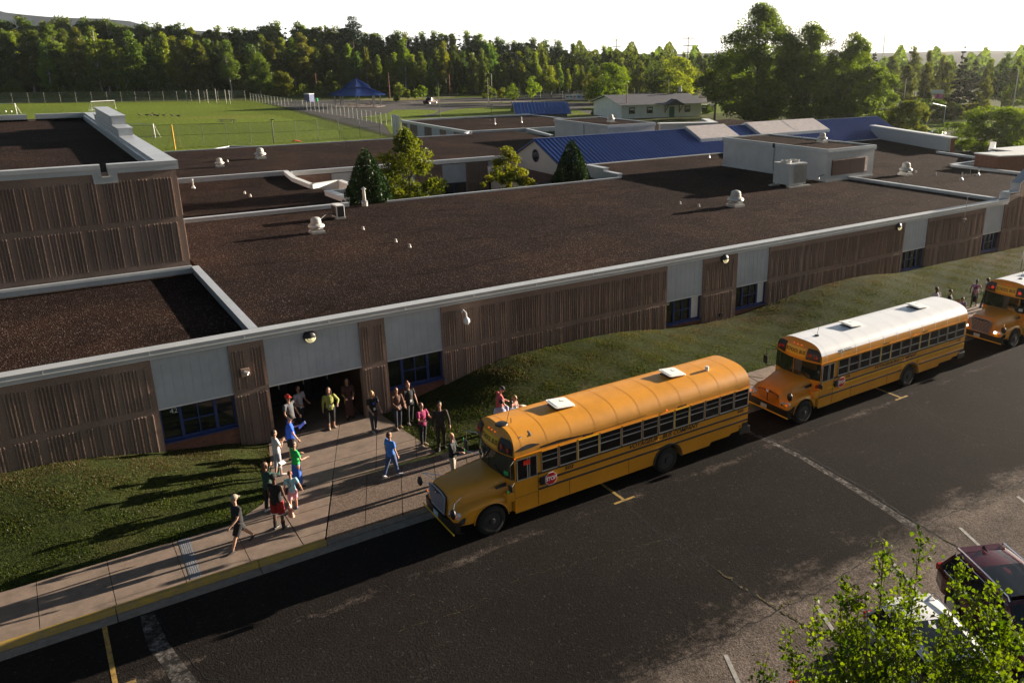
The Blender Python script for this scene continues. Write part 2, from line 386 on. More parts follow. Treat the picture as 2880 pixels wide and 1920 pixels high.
crack(ck, [(6.69, 19.24), (6.48, 19.03), (7.25, 18.14), (7.54, 17.26)], 0.012)
crack(ck, [(6.39, 18.97), (4.8, 18.03), (3.91, 17.67), (3.0, 17.0), (2.4, 16.4)], 0.010, gap=0.15)
crack(ck, [(3.9, 17.7), (4.9, 17.45), (5.77, 17.5), (6.29, 16.94), (6.1, 15.96), (5.89, 15.25), (5.7, 13.5)], 0.010)
crack(ck, [(7.4, 12.9), (9.3, 12.84), (11.68, 12.44), (14.62, 12.44), (16.49, 12.4), (20.46, 12.69), (21.3, 12.7), (26.9, 12.5), (40, 12.6)], 0.016, gap=0.1)
crack(ck, [(24.2, 18.8), (24.9, 17.2), (24.7, 16.2)], 0.010); crack(ck, [(26.0, 14.4), (28.5, 15.6), (36, 15.9)], 0.010, gap=0.3)
crack(ck, [(0.9, 21.9), (1.15, 20.2), (1.5, 18.5), (2.5, 17.5), (3.3, 17.1)], 0.012); crack(ck, [(30.2, 21.8), (29.0, 17.0), (31, 14), (33.5, 12.7)], 0.022)
struct('road_cracks', ck, M['crack'])
wd = MB()
crack(wd, [(14.46, 15.0), (14.49, 13.8), (14.62, 12.44), (14.75, 11.2), (14.9, 10.0)], 0.030, 0.009, 0.07, 0.03, 0.45)
crack(wd, [(21.3, 12.0), (21.2, 11.3), (21.1, 9.8)], 0.035, 0.009, 0.07, 0.03, 0.35)
crack(wd, [(6.48, 19.03), (7.25, 18.14), (7.54, 17.26), (9.69, 17.63), (12.13, 17.23), (14.42, 16.76)], 0.005, 0.009, 0.08, 0.03, 0.65)
crack(wd, [(5.8, 17.5), (7.54, 17.26)], 0.007, 0.009, 0.12, 0.03, 0.5)
crack(wd, [(14.6, 12.5), (15.3, 12.5)], 0.05, 0.009, 0.1, 0.04, 0.4)
tag(wd.build('crack_weeds', M['weed']), kind='stuff')
# pale patches of bare aggregate
def blob(mb, cx, cy, pts_n, rx, ry, z, sd):
    r2 = random.Random(sd); P = []
    for k in range(pts_n):
        a = 2*math.pi*k/pts_n; q = r2.uniform(0.75, 1.15); P.append((cx+rx*q*math.cos(a), cy+ry*q*math.sin(a), z))
    mb.add(P+[(cx, cy, z)], [(k, (k+1) % pts_n, pts_n) for k in range(pts_n)])
t = NT('bare_aggregate_patch', 0.95, 0.2)
X, Y, Z_ = t.xyz()
spk = t.vor(15); sx = t.N.new('ShaderNodeSeparateColor'); t.L.new(spk, sx.inputs[0])
t.col(t.mix(t.ramp(t.noise(3.5, 5, 0.75), [(0.44, 0.0), (0.62, 1.0)]), (0.016, 0.0142, 0.0135), t.ramp(sx.outputs[1], [(0.0, (0.05, 0.044, 0.04)), (0.5, (0.13, 0.115, 0.105)), (1.0, (0.24, 0.22, 0.20))])))
M['patch'] = t.m
pp = MB()
def strip(mb, L, R, z):
    mb.grid([[(a[0], a[1], z), (b[0], b[1], z)] for a, b in zip(L, R)])
strip(pp, [(0.55, 21.95), (0.52, 21.2), (0.55, 20.4), (0.72, 19.6), (0.80, 18.9), (0.95, 18.2), (1.05, 17.3)], [(0.85, 21.95), (0.92, 21.2), (0.98, 20.4), (1.12, 19.6), (1.25, 18.9), (1.42, 18.2), (1.55, 17.3)], 0.002)
strip(pp, [(21.45, 21.4), (21.68, 19.8), (21.66, 18), (21.45, 16), (21.15, 14), (20.9, 12.8)], [(21.75, 21.4), (21.90, 19.8), (21.92, 18), (21.72, 16), (21.45, 14), (21.25, 12.8)], 0.002)
struct('road_worn_strip', pp, M['patch'])
# painted marks
M['ymark'] = mat('road_yellow_paint', (0.55, 0.34, 0.06), 0.75, noise=(7, 0.6, (0.14, 0.10, 0.045)), detail=6)
M['wmark'] = mat('road_white_paint', (0.46, 0.44, 0.40), 0.75, noise=(7, 0.6, (0.18, 0.165, 0.145)), detail=6)
ym = MB()
def mark(mb, a, b, w, z=0.006):
    d = Vector((b[0]-a[0], b[1]-a[1])).normalized(); n = Vector((-d.y, d.x))*w/2
    mb.add([(a[0]-n.x, a[1]-n.y, z), (b[0]-n.x, b[1]-n.y, z), (b[0]+n.x, b[1]+n.y, z), (a[0]+n.x, a[1]+n.y, z)], [(0, 1, 2, 3)])
for x in (-0.28, 14.6, 29.55):
    mark(ym, (x, 22.0), (x, 19.42), 0.11); mark(ym, (x-0.42, 19.37), (x+0.42, 19.37), 0.10)
struct('road_yellow_marks', ym, M['ymark'])
wm = MB()
for k in range(-1, 9):
    x = 12.24+3.343*k; mark(wm, (x, 12.0), (x-2.35, 7.0), 0.11)
struct('road_parking_lines', wm, M['wmark'])
# gutter, curb, sidewalk
M['conc'] = mat('concrete', (0.20, 0.175, 0.15), 0.9, noise=(5, 0.25), detail=7, bump=(25, 0.2, 0.01))
M['walk'] = mat('sidewalk_concrete', (0.235, 0.172, 0.130), 0.9, noise=(2.5, 0.25), detail=8, bump=(25, 0.25, 0.01))
M['joint'] = mat('joint_dirt', (0.035, 0.03, 0.025), 1.0)
t = NT('exposed_aggregate', 0.95, 0.2); spk = t.vor(34); sx = t.N.new('ShaderNodeSeparateColor'); t.L.new(spk, sx.inputs[0])
t.col(t.ramp(sx.outputs[0], [(0.0, (0.10, 0.070, 0.052)), (0.5, (0.165, 0.118, 0.090)), (1.0, (0.25, 0.19, 0.15))])); t.bump(t.vor(34, 'Distance'), 0.3, 0.006); M['exagg'] = t.m
M['ycurb'] = mat('curb_yellow_paint', (0.46, 0.29, 0.035), 0.7, noise=(4, 0.5, (0.28, 0.20, 0.09)), detail=8)
gt = MB()
x = -40.0
while x < 110:
    gt.box(x+0.012, x+3.64-0.012, 22.0, 22.38, -0.03, 0.010); x += 3.64
struct('gutter', gt, M['conc'])
cb = MB(); cb2 = MB()
def curbseg(mb, x0, x1):
    prof = [(22.385, -0.03), (22.39, 0.02), (22.42, 0.115), (22.445, 0.145), (22.475, 0.156), (22.60, 0.156), (22.60, -0.03)]
    vs = [(x0, y, z) for y, z in prof]+[(x1, y, z) for y, z in prof]; n = len(prof)
    mb.add(vs, [(i, i+n, (i+1) % n+n, (i+1) % n) for i in range(n)]+[tuple(range(n)), tuple(range(2*n-1, n-1, -1))])
x = -40.0
while x < 110:
    a, b = x+0.008, x+3.64-0.008
    if b < 5.7 or a > 20: curbseg(cb, a, min(b, 5.66) if b < 6 else b)
    x += 3.64
curbseg(cb, 3.69, 5.63)
struct('curb', cb, M['ycurb'])
cb2.box(5.66, 21.8, 22.39, 22.60, -0.03, 0.06); struct('ramp_curb', cb2, M['conc'])
def inpoly(x, y, P):
    c = False; n = len(P)
    for i in range(n):
        x1, y1 = P[i]; x2, y2 = P[(i+1) % n]
        if (y1 > y) != (y2 > y) and x < (x2-x1)*(y-y1)/(y2-y1)+x1: c = not c
    return c
def clip_halfplane(P, a, b, c):
    "keep a*x+b*y<=c"
    out = []; n = len(P)
    for i in range(n):
        p, q = P[i], P[(i+1) % n]; dp = a*p[0]+b*p[1]-c; dq = a*q[0]+b*q[1]-c
        if dp <= 0: out.append(p)
        if (dp < 0 < dq) or (dq < 0 < dp):
            t_ = dp/(dp-dq); out.append((p[0]+(q[0]-p[0])*t_, p[1]+(q[1]-p[1])*t_))
    return out
def clip_convex(P, C):
    n = len(C); A = sum(C[i][0]*C[(i+1) % n][1]-C[(i+1) % n][0]*C[i][1] for i in range(n))
    if A < 0: C = C[::-1]
    for i in range(n):
        (x1, y1), (x2, y2) = C[i], C[(i+1) % n]; a, b = (y2-y1), -(x2-x1)
        P = clip_halfplane(P, a, b, a*x1+b*y1)
        if len(P) < 3: return []
    return P
sw = MB(); jt = MB()
xj = [-24.0+1.72*k for k in range(16)]
xj = [x for x in xj if x < 3.6]+[3.5, 5.0]
for a, b in zip(xj, xj[1:]):
    if 1.6 < a < 2.0: pass
    sw.box(a+0.009, b-0.009, 22.61, 25.02, 0.02, 0.151)
def cells(mb, region, u, v, su, sv, org, z, gap=0.012):
    "slabs of a skewed grid clipped to a convex region"
    u = np.array(u)/np.hypot(*u); v = np.array(v)/np.hypot(*v)
    for i in range(-14, 15):
        for j in range(-14, 15):
            o = np.array(org)+u*su*i+v*sv*j
            q = [tuple(o+u*(gap)+v*gap), tuple(o+u*(su-gap)+v*gap), tuple(o+u*(su-gap)+v*(sv-gap)), tuple(o+u*gap+v*(sv-gap))]
            q = clip_convex(q, region)
            if len(q) >= 3: mb.prism(q, 0.02, z)
ent = [(5.02, 25.9), (6.94, 25.9), (10.82, 25.62), (10.3, 30.6), (5.98, 30.6)]
cells(sw, ent, (0.36, 0.93), (1, 0), 1.55, 1.55, (6.94, 25.92), 0.151)
cells(sw, [(5.02, 22.61), (5.67, 22.61), (6.93, 25.9), (5.02, 25.9)], (0.36, 0.93), (1, 0), 1.55, 1.55, (6.94, 25.92), 0.151)
sw.prism([(3.5, 25.03), (5.01, 25.03), (5.01, 26.6), (4.6, 25.75)], 0.02, 0.151)
sw.prism([(5.01, 25.91), (5.01, 26.62), (5.55, 28.4), (5.96, 30.5)], 0.02, 0.150)
sw.prism([(10.82, 25.62), (10.82, 25.03), (13.2, 25.03), (12.0, 25.25), (11.3, 25.64)], 0.02, 0.149)
x = 12.4
while x < 80:
    sw.box(x+0.009, x+1.72-0.009, 22.61, 25.02+0.012*max(0, x-30), 0.02, 0.151); x += 1.72
struct('sidewalk', sw, M['walk'])
ea = MB()
cells(ea, [(5.70, 22.61), (10.80, 22.61), (10.80, 25.60), (6.97, 25.88)], (0.36, 0.93), (1, 0.02), 1.25, 1.25, (6.94, 25.92), 0.152)
cells(ea, [(10.81, 22.61), (12.38, 22.61), (12.38, 25.02), (10.81, 25.02)], (0.36, 0.93), (1, 0.02), 1.25, 1.25, (6.94, 25.92), 0.152)
struct('entrance_pavement', ea, M['exagg'])
tc_ = MB(); tc_.add([(1.90, 22.66, 0.157), (2.20, 22.66, 0.157), (2.27, 24.99, 0.157), (1.95, 24.99, 0.157)], [(0, 1, 2, 3)])
for i in range(5):
    for j in range(38):
        tc_.lathe([(0.016, 0), (0.010, 0.006)], (1.94+0.055*i+0.0016*j, 22.70+0.06*j, 0.157), 6)
M['tactile'] = mat('tactile_plate', (0.20, 0.20, 0.215), 0.6, noise=(6, 0.2))
struct('tactile_strip', tc_, M['tactile'])
struct('sidewalk_base', MB().grid([[(-40, 22.6, 0.06), (5.9, 22.6, 0.06), (110, 22.6, 0.06)], [(-40, 25.1, 0.06), (5.9, 25.1, 0.06), (110, 25.1, 0.06)]]).add([(3.2, 25.0, 0.06), (12.6, 25.0, 0.06), (11.3, 26.1, 0.06), (10.5, 31, 0.06), (5.6, 31, 0.06), (5.3, 28.0, 0.06)], [(0, 1, 2, 3, 4, 5)]), M['joint'])
# lawn bank that climbs to the wall
WB = [(-30, 1.45), (-2.2, 1.40), (0.8, 1.22), (2.4, 0.66), (5.0, 0.42), (5.7, 0.30), (6.1, 0.0), (10.2, 0.0), (10.5, 0.20), (10.8, 0.32), (13.2, 0.62), (14.63, 1.18), (16, 1.42), (20.5, 1.45), (22.9, 1.36), (25.3, 0.88), (27.7, 0.78), (30.5, 0.68), (32.4, 0.95), (35.6, 1.32), (40.6, 1.46), (44.5, 0.95), (47.2, 1.02), (52.2, 0.95), (56, 0.83), (120, 0.8)]
PAV = [(3.2, 24.9), (4.6, 25.75), (5.55, 28.4), (5.98, 31), (10.32, 31), (10.5, 28.4), (10.62, 26.7), (11.3, 25.66), (12.0, 25.25), (13.2, 24.9)]
def segd(x, y, P):
    best = 9e9
    for (x1, y1), (x2, y2) in zip(P, P[1:]):
        dx, dy = x2-x1, y2-y1; t_ = max(0, min(1, ((x-x1)*dx+(y-y1)*dy)/(dx*dx+dy*dy)))
        best = min(best, math.hypot(x-x1-t_*dx, y-y1-t_*dy))
    return best
def lawn_z(x, y):
    if inpoly(x, y, PAV+[(8, 24.0)]) : return 0.11
    e = 25.06+0.012*max(0, x-30)
    if y <= e: return 0.11
    zb = sum(interp(x+d_, WB) for d_ in (-1.4, -0.7, 0, 0.7, 1.4))/5; k = smooth01((y-e)/(30.3-e)*1.05)
    near = smooth01(segd(x, y, PAV)/1.2) if 2 < x < 14 else 1.0
    n = 0.005*math.sin(x*1.7+y)+0.008*math.sin(x*0.6-y*2.1)
    return 0.145+max(0.0, (zb-0.15))*k*near+n*k
ln = MB()
xs = list(np.arange(-30, 62, 0.3))+list(range(64, 120, 4)); ys = list(np.arange(25.0, 30.61, 0.2))
ln.grid([[(float(x), float(y), lawn_z(float(x), float(min(y, 30.6)))) for x in xs] for y in ys])
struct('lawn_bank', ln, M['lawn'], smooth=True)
# grass tufts on the bank
def leafmat(name, c1, c2, transl=0.5, rough=0.6, scale=0.5, obj_rand=0.0):
    m = bpy.data.materials.new(name); m.use_nodes = True; N = m.node_tree.nodes; L = m.node_tree.links
    N.remove(N['Principled BSDF']); out = N['Material Output']
    tc = N.new('ShaderNodeTexCoord'); n = N.new('ShaderNodeTexNoise'); n.inputs['Scale'].default_value = scale; n.inputs['Detail'].default_value = 4
    L.new(tc.outputs['Object'], n.inputs['Vector'])
    r = N.new('ShaderNodeValToRGB'); r.color_ramp.elements[0].position = 0.35; r.color_ramp.elements[1].position = 0.65
    r.color_ramp.elements[0].color = (*c1, 1); r.color_ramp.elements[1].color = (*c2, 1); L.new(n.outputs[0], r.inputs[0])
    col = r.outputs[0]
    if obj_rand:
        oi = N.new('ShaderNodeObjectInfo'); hs = N.new('ShaderNodeHueSaturation')
        mr = N.new('ShaderNodeMapRange'); mr.inputs[3].default_value = 1-obj_rand; mr.inputs[4].default_value = 1+obj_rand
        L.new(oi.outputs['Random'], mr.inputs[0]); L.new(mr.outputs[0], hs.inputs['Value'])
        m2 = N.new('ShaderNodeMapRange'); m2.inputs[3].default_value = 0.5-0.035*obj_rand/0.3; m2.inputs[4].default_value = 0.5+0.02
        mu = N.new('ShaderNodeMath'); mu.operation = 'FRACT'; m3 = N.new('ShaderNodeMath'); m3.operation = 'MULTIPLY'; m3.inputs[1].default_value = 17.3
        L.new(oi.outputs['Random'], m3.inputs[0]); L.new(m3.outputs[0], mu.inputs[0]); L.new(mu.outputs[0], m2.inputs[0]); L.new(m2.outputs[0], hs.inputs['Hue'])
        L.new(col, hs.inputs['Color']); col = hs.outputs[0]
    d = N.new('ShaderNodeBsdfDiffuse'); tr = N.new('ShaderNodeBsdfTranslucent'); gl = N.new('ShaderNodeBsdfGlossy'); gl.inputs['Roughness'].default_value = 0.45
    gl.inputs['Color'].default_value = (0.9, 0.95, 0.85, 1)
    hs2 = N.new('ShaderNodeHueSaturation'); hs2.inputs['Hue'].default_value = 0.485; hs2.inputs['Saturation'].default_value = 1.1; hs2.inputs['Value'].default_value = 1.5
    L.new(col, d.inputs[0]); L.new(col, hs2.inputs['Color']); L.new(hs2.outputs[0], tr.inputs[0])
    mx = N.new('ShaderNodeMixShader'); mx.inputs[0].default_value = transl; L.new(d.outputs[0], mx.inputs[1]); L.new(tr.outputs[0], mx.inputs[2])
    m2x = N.new('ShaderNodeMixShader'); m2x.inputs[0].default_value = 0.015; L.new(mx.outputs[0], m2x.inputs[1]); L.new(gl.outputs[0], m2x.inputs[2])
    L.new(m2x.outputs[0], out.inputs[0]); return m
def np_mesh(name, V, F, mats, mi=None, parent=None, loc=None):
    "V (n,3) float, F (m,k) int with constant k"
    me = bpy.data.meshes.new(name); k = F.shape[1]
    me.vertices.add(len(V)); me.vertices.foreach_set('co', V.astype(np.float32).ravel())
    me.loops.add(F.size); me.loops.foreach_set('vertex_index', F.astype(np.int32).ravel())
    me.polygons.add(len(F)); me.polygons.foreach_set('loop_start', np.arange(0, F.size, k, dtype=np.int32))
    try: me.polygons.foreach_set('loop_total', np.full(len(F), k, dtype=np.int32))
    except Exception: pass
    for m_ in (mats if isinstance(mats, (list, tuple)) else [mats]): me.materials.append(m_)
    if mi is not None: me.polygons.foreach_set('material_index', mi.astype(np.int32))
    me.update(calc_edges=True); me.validate()
    o = bpy.data.objects.new(name, me); COL.objects.link(o)
    if parent is not None: o.parent = parent
    if loc is not None: o.location = loc
    return o
M['blade'] = leafmat('grass_blades', (0.040, 0.066, 0.010), (0.080, 0.105, 0.018), 0.45, scale=0.7)
M['blade_dry'] = leafmat('dry_grass_blades', (0.095, 0.072, 0.030), (0.15, 0.11, 0.05), 0.4, scale=0.7)
rs = np.random.RandomState(3)
n = 170000
gx = rs.uniform(-6, 62, n); gx = np.where(rs.rand(n) < 0.35, rs.uniform(-6, 26, n), gx); gy = rs.uniform(25.03, 30.28, n)
keep = np.array([not inpoly(a, b, PAV+[(8, 24.0)]) for a, b in zip(gx, gy)]) & (gy > 25.08+0.012*np.maximum(0, gx-30)); gx = gx[keep]; gy = gy[keep]; n = len(gx)
gz = np.array([lawn_z(a, b) for a, b in zip(gx, gy)])
pn = 0.5+0.5*np.sin(gx*0.35+1.0)*np.sin(gy*0.9+gx*0.13); dryp = np.clip((gy-26.8)/2.6, 0, 1)*(0.25+0.75*pn)
dryp = np.where((gx > 33) & (gx < 43), dryp*1.3, dryp)
dry = rs.rand(n) < dryp
V = []; F = []; mi = []
ang = rs.uniform(0, 2*np.pi, n); hh = rs.uniform(0.025, 0.075, n)*(0.75+0.5*np.sin(gx*2.3)*np.sin(gy*3.1+gx)); ww = rs.uniform(0.008, 0.019, n); lean = rs.normal(0, 0.022, (n, 2))
base = np.stack([gx, gy, gz-0.01], 1); side = np.stack([np.cos(ang)*ww, np.sin(ang)*ww, 0*ww], 1)
tip = base+np.stack([lean[:, 0], lean[:, 1], hh], 1)
V = np.concatenate([base-side, base+side, tip], 0); F = np.stack([np.arange(n), np.arange(n)+n, np.arange(n)+2*n], 1)
tag(np_mesh('lawn_grass', V, F, [M['blade'], M['blade_dry']], dry.astype(int)), kind='stuff')
# sports field, park lawns, paths, far road
fld = MB(); fld.add([(-70, 100, -0.03), (54, 142, -0.03), (62.5, 271, -0.03), (61, 276, -0.03), (-2, 300, -0.03), (-90, 335, -0.03), (-160, 120, -0.03)], [(0, 1, 2, 3, 4, 5, 6)])
struct('soccer_field', fld, M['field'])
M['pathasph'] = mat('park_asphalt', (0.034, 0.028, 0.027), 0.9, noise=(0.3, 0.25))
M['paledirt'] = mat('pale_pavement', (0.16, 0.125, 0.11), 0.9, noise=(0.2, 0.2))
pk = MB(); pk.add([(56, 147, -0.035), (60, 150, -0.035), (200, 158, -0.035), (230, 235, -0.035), (150, 262, -0.035), (97, 262, -0.035), (70, 270, -0.035), (65, 271, -0.035)], [tuple(range(8))])
struct('park_road', pk, M['pathasph'])
pl = MB()
def poly_at(mb, pts, z): mb.add([(x, y, z) for x, y in pts], [tuple(range(len(pts)))])
poly_at(pl, [(66, 190), (76, 199), (82, 210), (88, 209), (91, 202), (86, 193), (79, 186), (70, 178), (64, 172)], -0.022)
poly_at(pl, [(57, 148), (66, 176), (76, 183), (82, 184), (88, 195), (96, 203), (103, 206), (112, 202), (122, 185), (112, 160), (100, 150)], -0.022)
poly_at(pl, [(100, 238), (112, 231), (128, 226), (140, 219), (148, 214), (150, 208), (132, 214), (116, 224), (101, 233)], -0.022)
poly_at(pl, [(90, 262), (98, 250), (126, 255), (140, 247), (150, 250), (138, 262), (110, 272), (90, 275)], -0.018)
poly_at(pl, [(120, 165), (150, 150), (185, 150), (195, 170), (160, 190), (126, 190)], -0.022)
poly_at(pl, [(112, 100), (150, 92), (185, 92), (198, 120), (170, 132), (128, 128)], -0.020)
poly_at(pl, [(120, 55), (155, 60), (200, 82), (190, 90), (140, 86), (118, 82)], -0.020)
struct('park_lawn', pl, M['field'])
pv = MB(); poly_at(pv, [(98, 236), (118, 226), (130, 222), (131, 226), (118, 233), (99, 243)], -0.012)
poly_at(pv, [(92, 258), (125, 262), (125, 265), (92, 262)], -0.012)
struct('park_path', pv, M['paledirt'])
far_lot = MB(); poly_at(far_lot, [(112, 70), (116, 96), (135, 93), (150, 88), (137, 60)], -0.012); struct('far_parking_lot', far_lot, M['pathasph'])
# hills on the horizon
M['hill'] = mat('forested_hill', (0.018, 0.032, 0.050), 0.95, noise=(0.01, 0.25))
def ridge(name, pts, depth, zb=-5):
    mb = MB(); rr = random.Random(9)
    fr = []; tp = []; bk = []
    for px, ytop in pts:
        d = ray(px, 148); d = d/np.hypot(d[0], d[1]); p = d*depth; h = row_z(p[0], p[1], ytop)+rr.uniform(-3, 3)
        fr.append((p[0]*0.86, p[1]*0.86, zb)); tp.append((p[0], p[1], h)); bk.append((p[0]*1.2, p[1]*1.2, zb))
    mid = [((a[0]+2*b[0])/3, (a[1]+2*b[1])/3, b[2]*0.72) for a, b in zip(fr, tp)]
    mb.grid([fr, mid, tp, bk], flip=True)
    return struct(name, mb, M['hill'], smooth=True, ang=80)
ridge('hill', [(-700, 20), (-300, 10), (-100, 18), (0, 27), (40, 33), (90, 42), (150, 50), (220, 49), (300, 53), (380, 61), (440, 75), (560, 86), (640, 92), (760, 110), (900, 128), (1100, 142), (1300, 150)], 3200)
ridge('low_hill', [(1200, 156), (1700, 152), (1900, 149), (2100, 149), (2400, 146), (2700, 144), (2900, 147), (3300, 140), (3800, 145), (4200, 148)], 1500)
# ================================================================ the school
SCH = empty('school_building', (30, 42, 0), 'long low school of ribbed brown concrete with dark gravel roofs and grey panels', 'school')
YF = 30.3; ZT = 4.56
rr = random.Random(7)
def ribs(mb, x0, x1, z0, z1, yf, T=None, pitch=0.105, depth=0.045, seed=1):
    r2 = random.Random(seed); x = x0+0.12
    while x < x1-0.12:
        n = r2.choice([1, 2, 3, 4, 5, 6])
        for i in range(n):
            if x > x1-0.10: break
            d = depth*r2.uniform(0.8, 1.1); zz = z0+r2.uniform(0, 0.015); zt = z1-r2.uniform(0, 0.02)
            # rib: narrow trapezoid with a chamfered head
            a, b = x-0.026, x+0.026
            vs = [(a, yf, zz), (b, yf, zz), (b-0.008, yf-d, zz+0.02), (a+0.008, yf-d, zz+0.02), (a, yf, zt), (b, yf, zt), (b-0.008, yf-d, zt-0.03), (a+0.008, yf-d, zt-0.03)]
            mb.add(vs, [(0, 3, 2, 1), (4, 5, 6, 7), (1, 2, 6, 5), (0, 4, 7, 3), (3, 7, 6, 2)], 0, T)
            x += pitch
        x += r2.choice([0.05, 0.07, 0.12, 0.20])
PAN = []
def concrete_panel(x0, x1, seed, name='wall_panel', zb=-0.3, yf=YF, zt=4.24, bands=((-0.2, 2.24), (2.44, 3.98)), th=0.35, T=None, step=1):
    mb = MB(); mb.box(x0, x1, yf, yf+th, zb, zt, 0, T)
    for a, b in bands: ribs(mb, x0, x1, a, b, yf, T, seed=seed)
    o = mb.build(name, M['agg'], SCH); PAN.append(o); return o
segs = [(-30, -9.2), (-9.2, 2.50), (4.98, 6.2), (9.76, 10.80), (13.23, 25.34), (27.72, 30.12), (32.5, 44.4), (46.82, 53.3)]
for i, (a, b) in enumerate(segs): concrete_panel(a, b, 20+i)
# grey panels over the window bays
def grey(x0, x1, z0=2.35, z1=4.24, y=YF+0.06):
    mb = MB(); mb.box(x0, x1, y, y+0.12, z0, z1)
    x = x0+0.3
    while x < x1-0.1: mb.box(x, x+0.012, y-0.006, y, z0+0.01, z1-0.01); x += 0.305
    mb.box(x0, x1, y-0.02, y+0.14, z0-0.04, z0, 1)
    return mb.build('grey_panel', [M['panel'], M['drip']], SCH)
def win(x0, x1, z0=1.05, z1=2.31, y=YF+0.24, blind=0):
    f = MB(); w = x1-x0; fr = 0.07
    f.box(x0, x1, y-0.05, y+0.1, z0, z0+fr); f.box(x0, x1, y-0.05, y+0.1, z1-fr, z1)
    f.box(x0, x0+fr, y-0.05, y+0.1, z0+fr, z1-fr); f.box(x1-fr, x1, y-0.05, y+0.1, z0+fr, z1-fr)
    a = x0+w*0.27; b = x1-w*0.27
    for xm in (a, b): f.box(xm-0.05, xm+0.05, y-0.06, y+0.1, z0+fr, z1-fr)
    c = (a+b)/2; f.box(c-0.02, c+0.02, y-0.045, y+0.08, z0+fr, z1-fr); zc = (z0+z1)/2
    f.box(a+0.05, c-0.02, y-0.045, y+0.08, zc-0.02, zc+0.02); f.box(c+0.02, b-0.05, y-0.045, y+0.08, zc-0.02, zc+0.02)
    f.box(x0-0.03, x1+0.03, YF+0.02, y-0.05, z0-0.05, z0+0.0)
    o = f.build('window', M['blueframe'], SCH)
    p = MB(); p.box(x0+fr, x1-fr, y+0.02, y+0.05, z0+fr, z1-fr); p.build('pane', M['glass'], SCH).parent = o
    o.children[0].location = (0, 0, 0)
    if blind:
        q = MB(); q.box(b+0.06, x1-fr-0.01, y+0.005, y+0.018, z0+fr, z1-fr); k = q.build('blind', M['cream'], SCH); k.parent = o
    return o
M['blind'] = mat('blue_curtain', (0.12, 0.20, 0.26), 0.9)
for i, (a, b) in enumerate([(2.50, 4.98), (10.80, 13.23), (25.34, 27.72), (30.12, 32.5), (44.4, 46.82), (53.3, 55.62)]):
    grey(a, b); win(a, b, blind=i in (2, 3))
    mb = MB(); mb.box(a, b, YF+0.12, YF+0.5, -0.3, 1.0); mb.build('brick_apron', M['brick'], SCH)
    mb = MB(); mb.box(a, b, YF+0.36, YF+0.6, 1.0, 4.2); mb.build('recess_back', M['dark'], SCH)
nm = text_mb('42', 0.26, TM((2.98, YF+0.255, 2.1), (1, 0, 0), (0, 0, 1))); nm.build('room_number', M['white'], SCH)
nm = text_mb('40', 0.20, TM((25.62, YF+0.255, 2.12), (1, 0, 0), (0, 0, 1))); nm.build('room_number', M['white'], SCH)
# entrance recess
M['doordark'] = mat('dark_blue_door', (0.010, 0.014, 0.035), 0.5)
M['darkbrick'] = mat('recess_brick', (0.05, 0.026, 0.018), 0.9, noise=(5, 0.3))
grey(6.2, 9.76, 2.35)
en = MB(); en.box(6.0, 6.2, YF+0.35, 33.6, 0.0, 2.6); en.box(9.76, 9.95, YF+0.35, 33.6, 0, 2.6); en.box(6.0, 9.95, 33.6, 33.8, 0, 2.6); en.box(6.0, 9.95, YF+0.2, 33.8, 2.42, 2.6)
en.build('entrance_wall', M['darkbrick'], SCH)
en = MB(); en.add([(6.2, 30.62, 0.10), (9.76, 30.62, 0.10), (9.76, 33.6, 0.10), (6.2, 33.6, 0.10)], [(0, 1, 2, 3)]); en.build('entrance_floor', M['walk'], SCH)
for k, x in enumerate((6.9, 7.9, 8.9)):
    d = MB(); d.box(x-0.48, x+0.48, 33.52, 33.59, 0.12, 2.25); o = d.build('door', M['doordark'], SCH)
    q = MB(); q.box(x-0.34, x+0.34, 33.50, 33.518, 0.35, 2.1); q.build('pane', M['glass'], SCH).parent = o
    q = MB(); q.box(x+0.30, x+0.34, 33.44, 33.50, 0.9, 1.2); q.build('handle', M['galv'], SCH).parent = o
pn_ = MB(); pn_.box(9.25, 9.5, 33.48, 33.50, 1.5, 1.85); pn_.build('door_notice', M['white'], SCH)
# fascia along the front
fa = MB(); fa.box(-30, 55.85, YF-0.10, YF+0.40, 4.40, ZT); fa.box(-30, 55.84, YF-0.055, YF+0.38, 4.235, 4.40)
fa.box(-30, 55.85, YF-0.115, YF-0.10, 4.385, 4.405, 1); fa.box(-30, 55.84, YF-0.07, YF-0.055, 4.235, 4.25, 1); fa.box(-30, 55.85, YF-0.115, YF-0.10, 4.545, 4.563, 1)
x = -28.0
while x < 56: fa.box(x, x+0.03, YF-0.112, YF-0.10, 4.41, 4.54, 1); x += 3.05
fa.build('fascia', [M['fascia'], M['drip']], SCH)
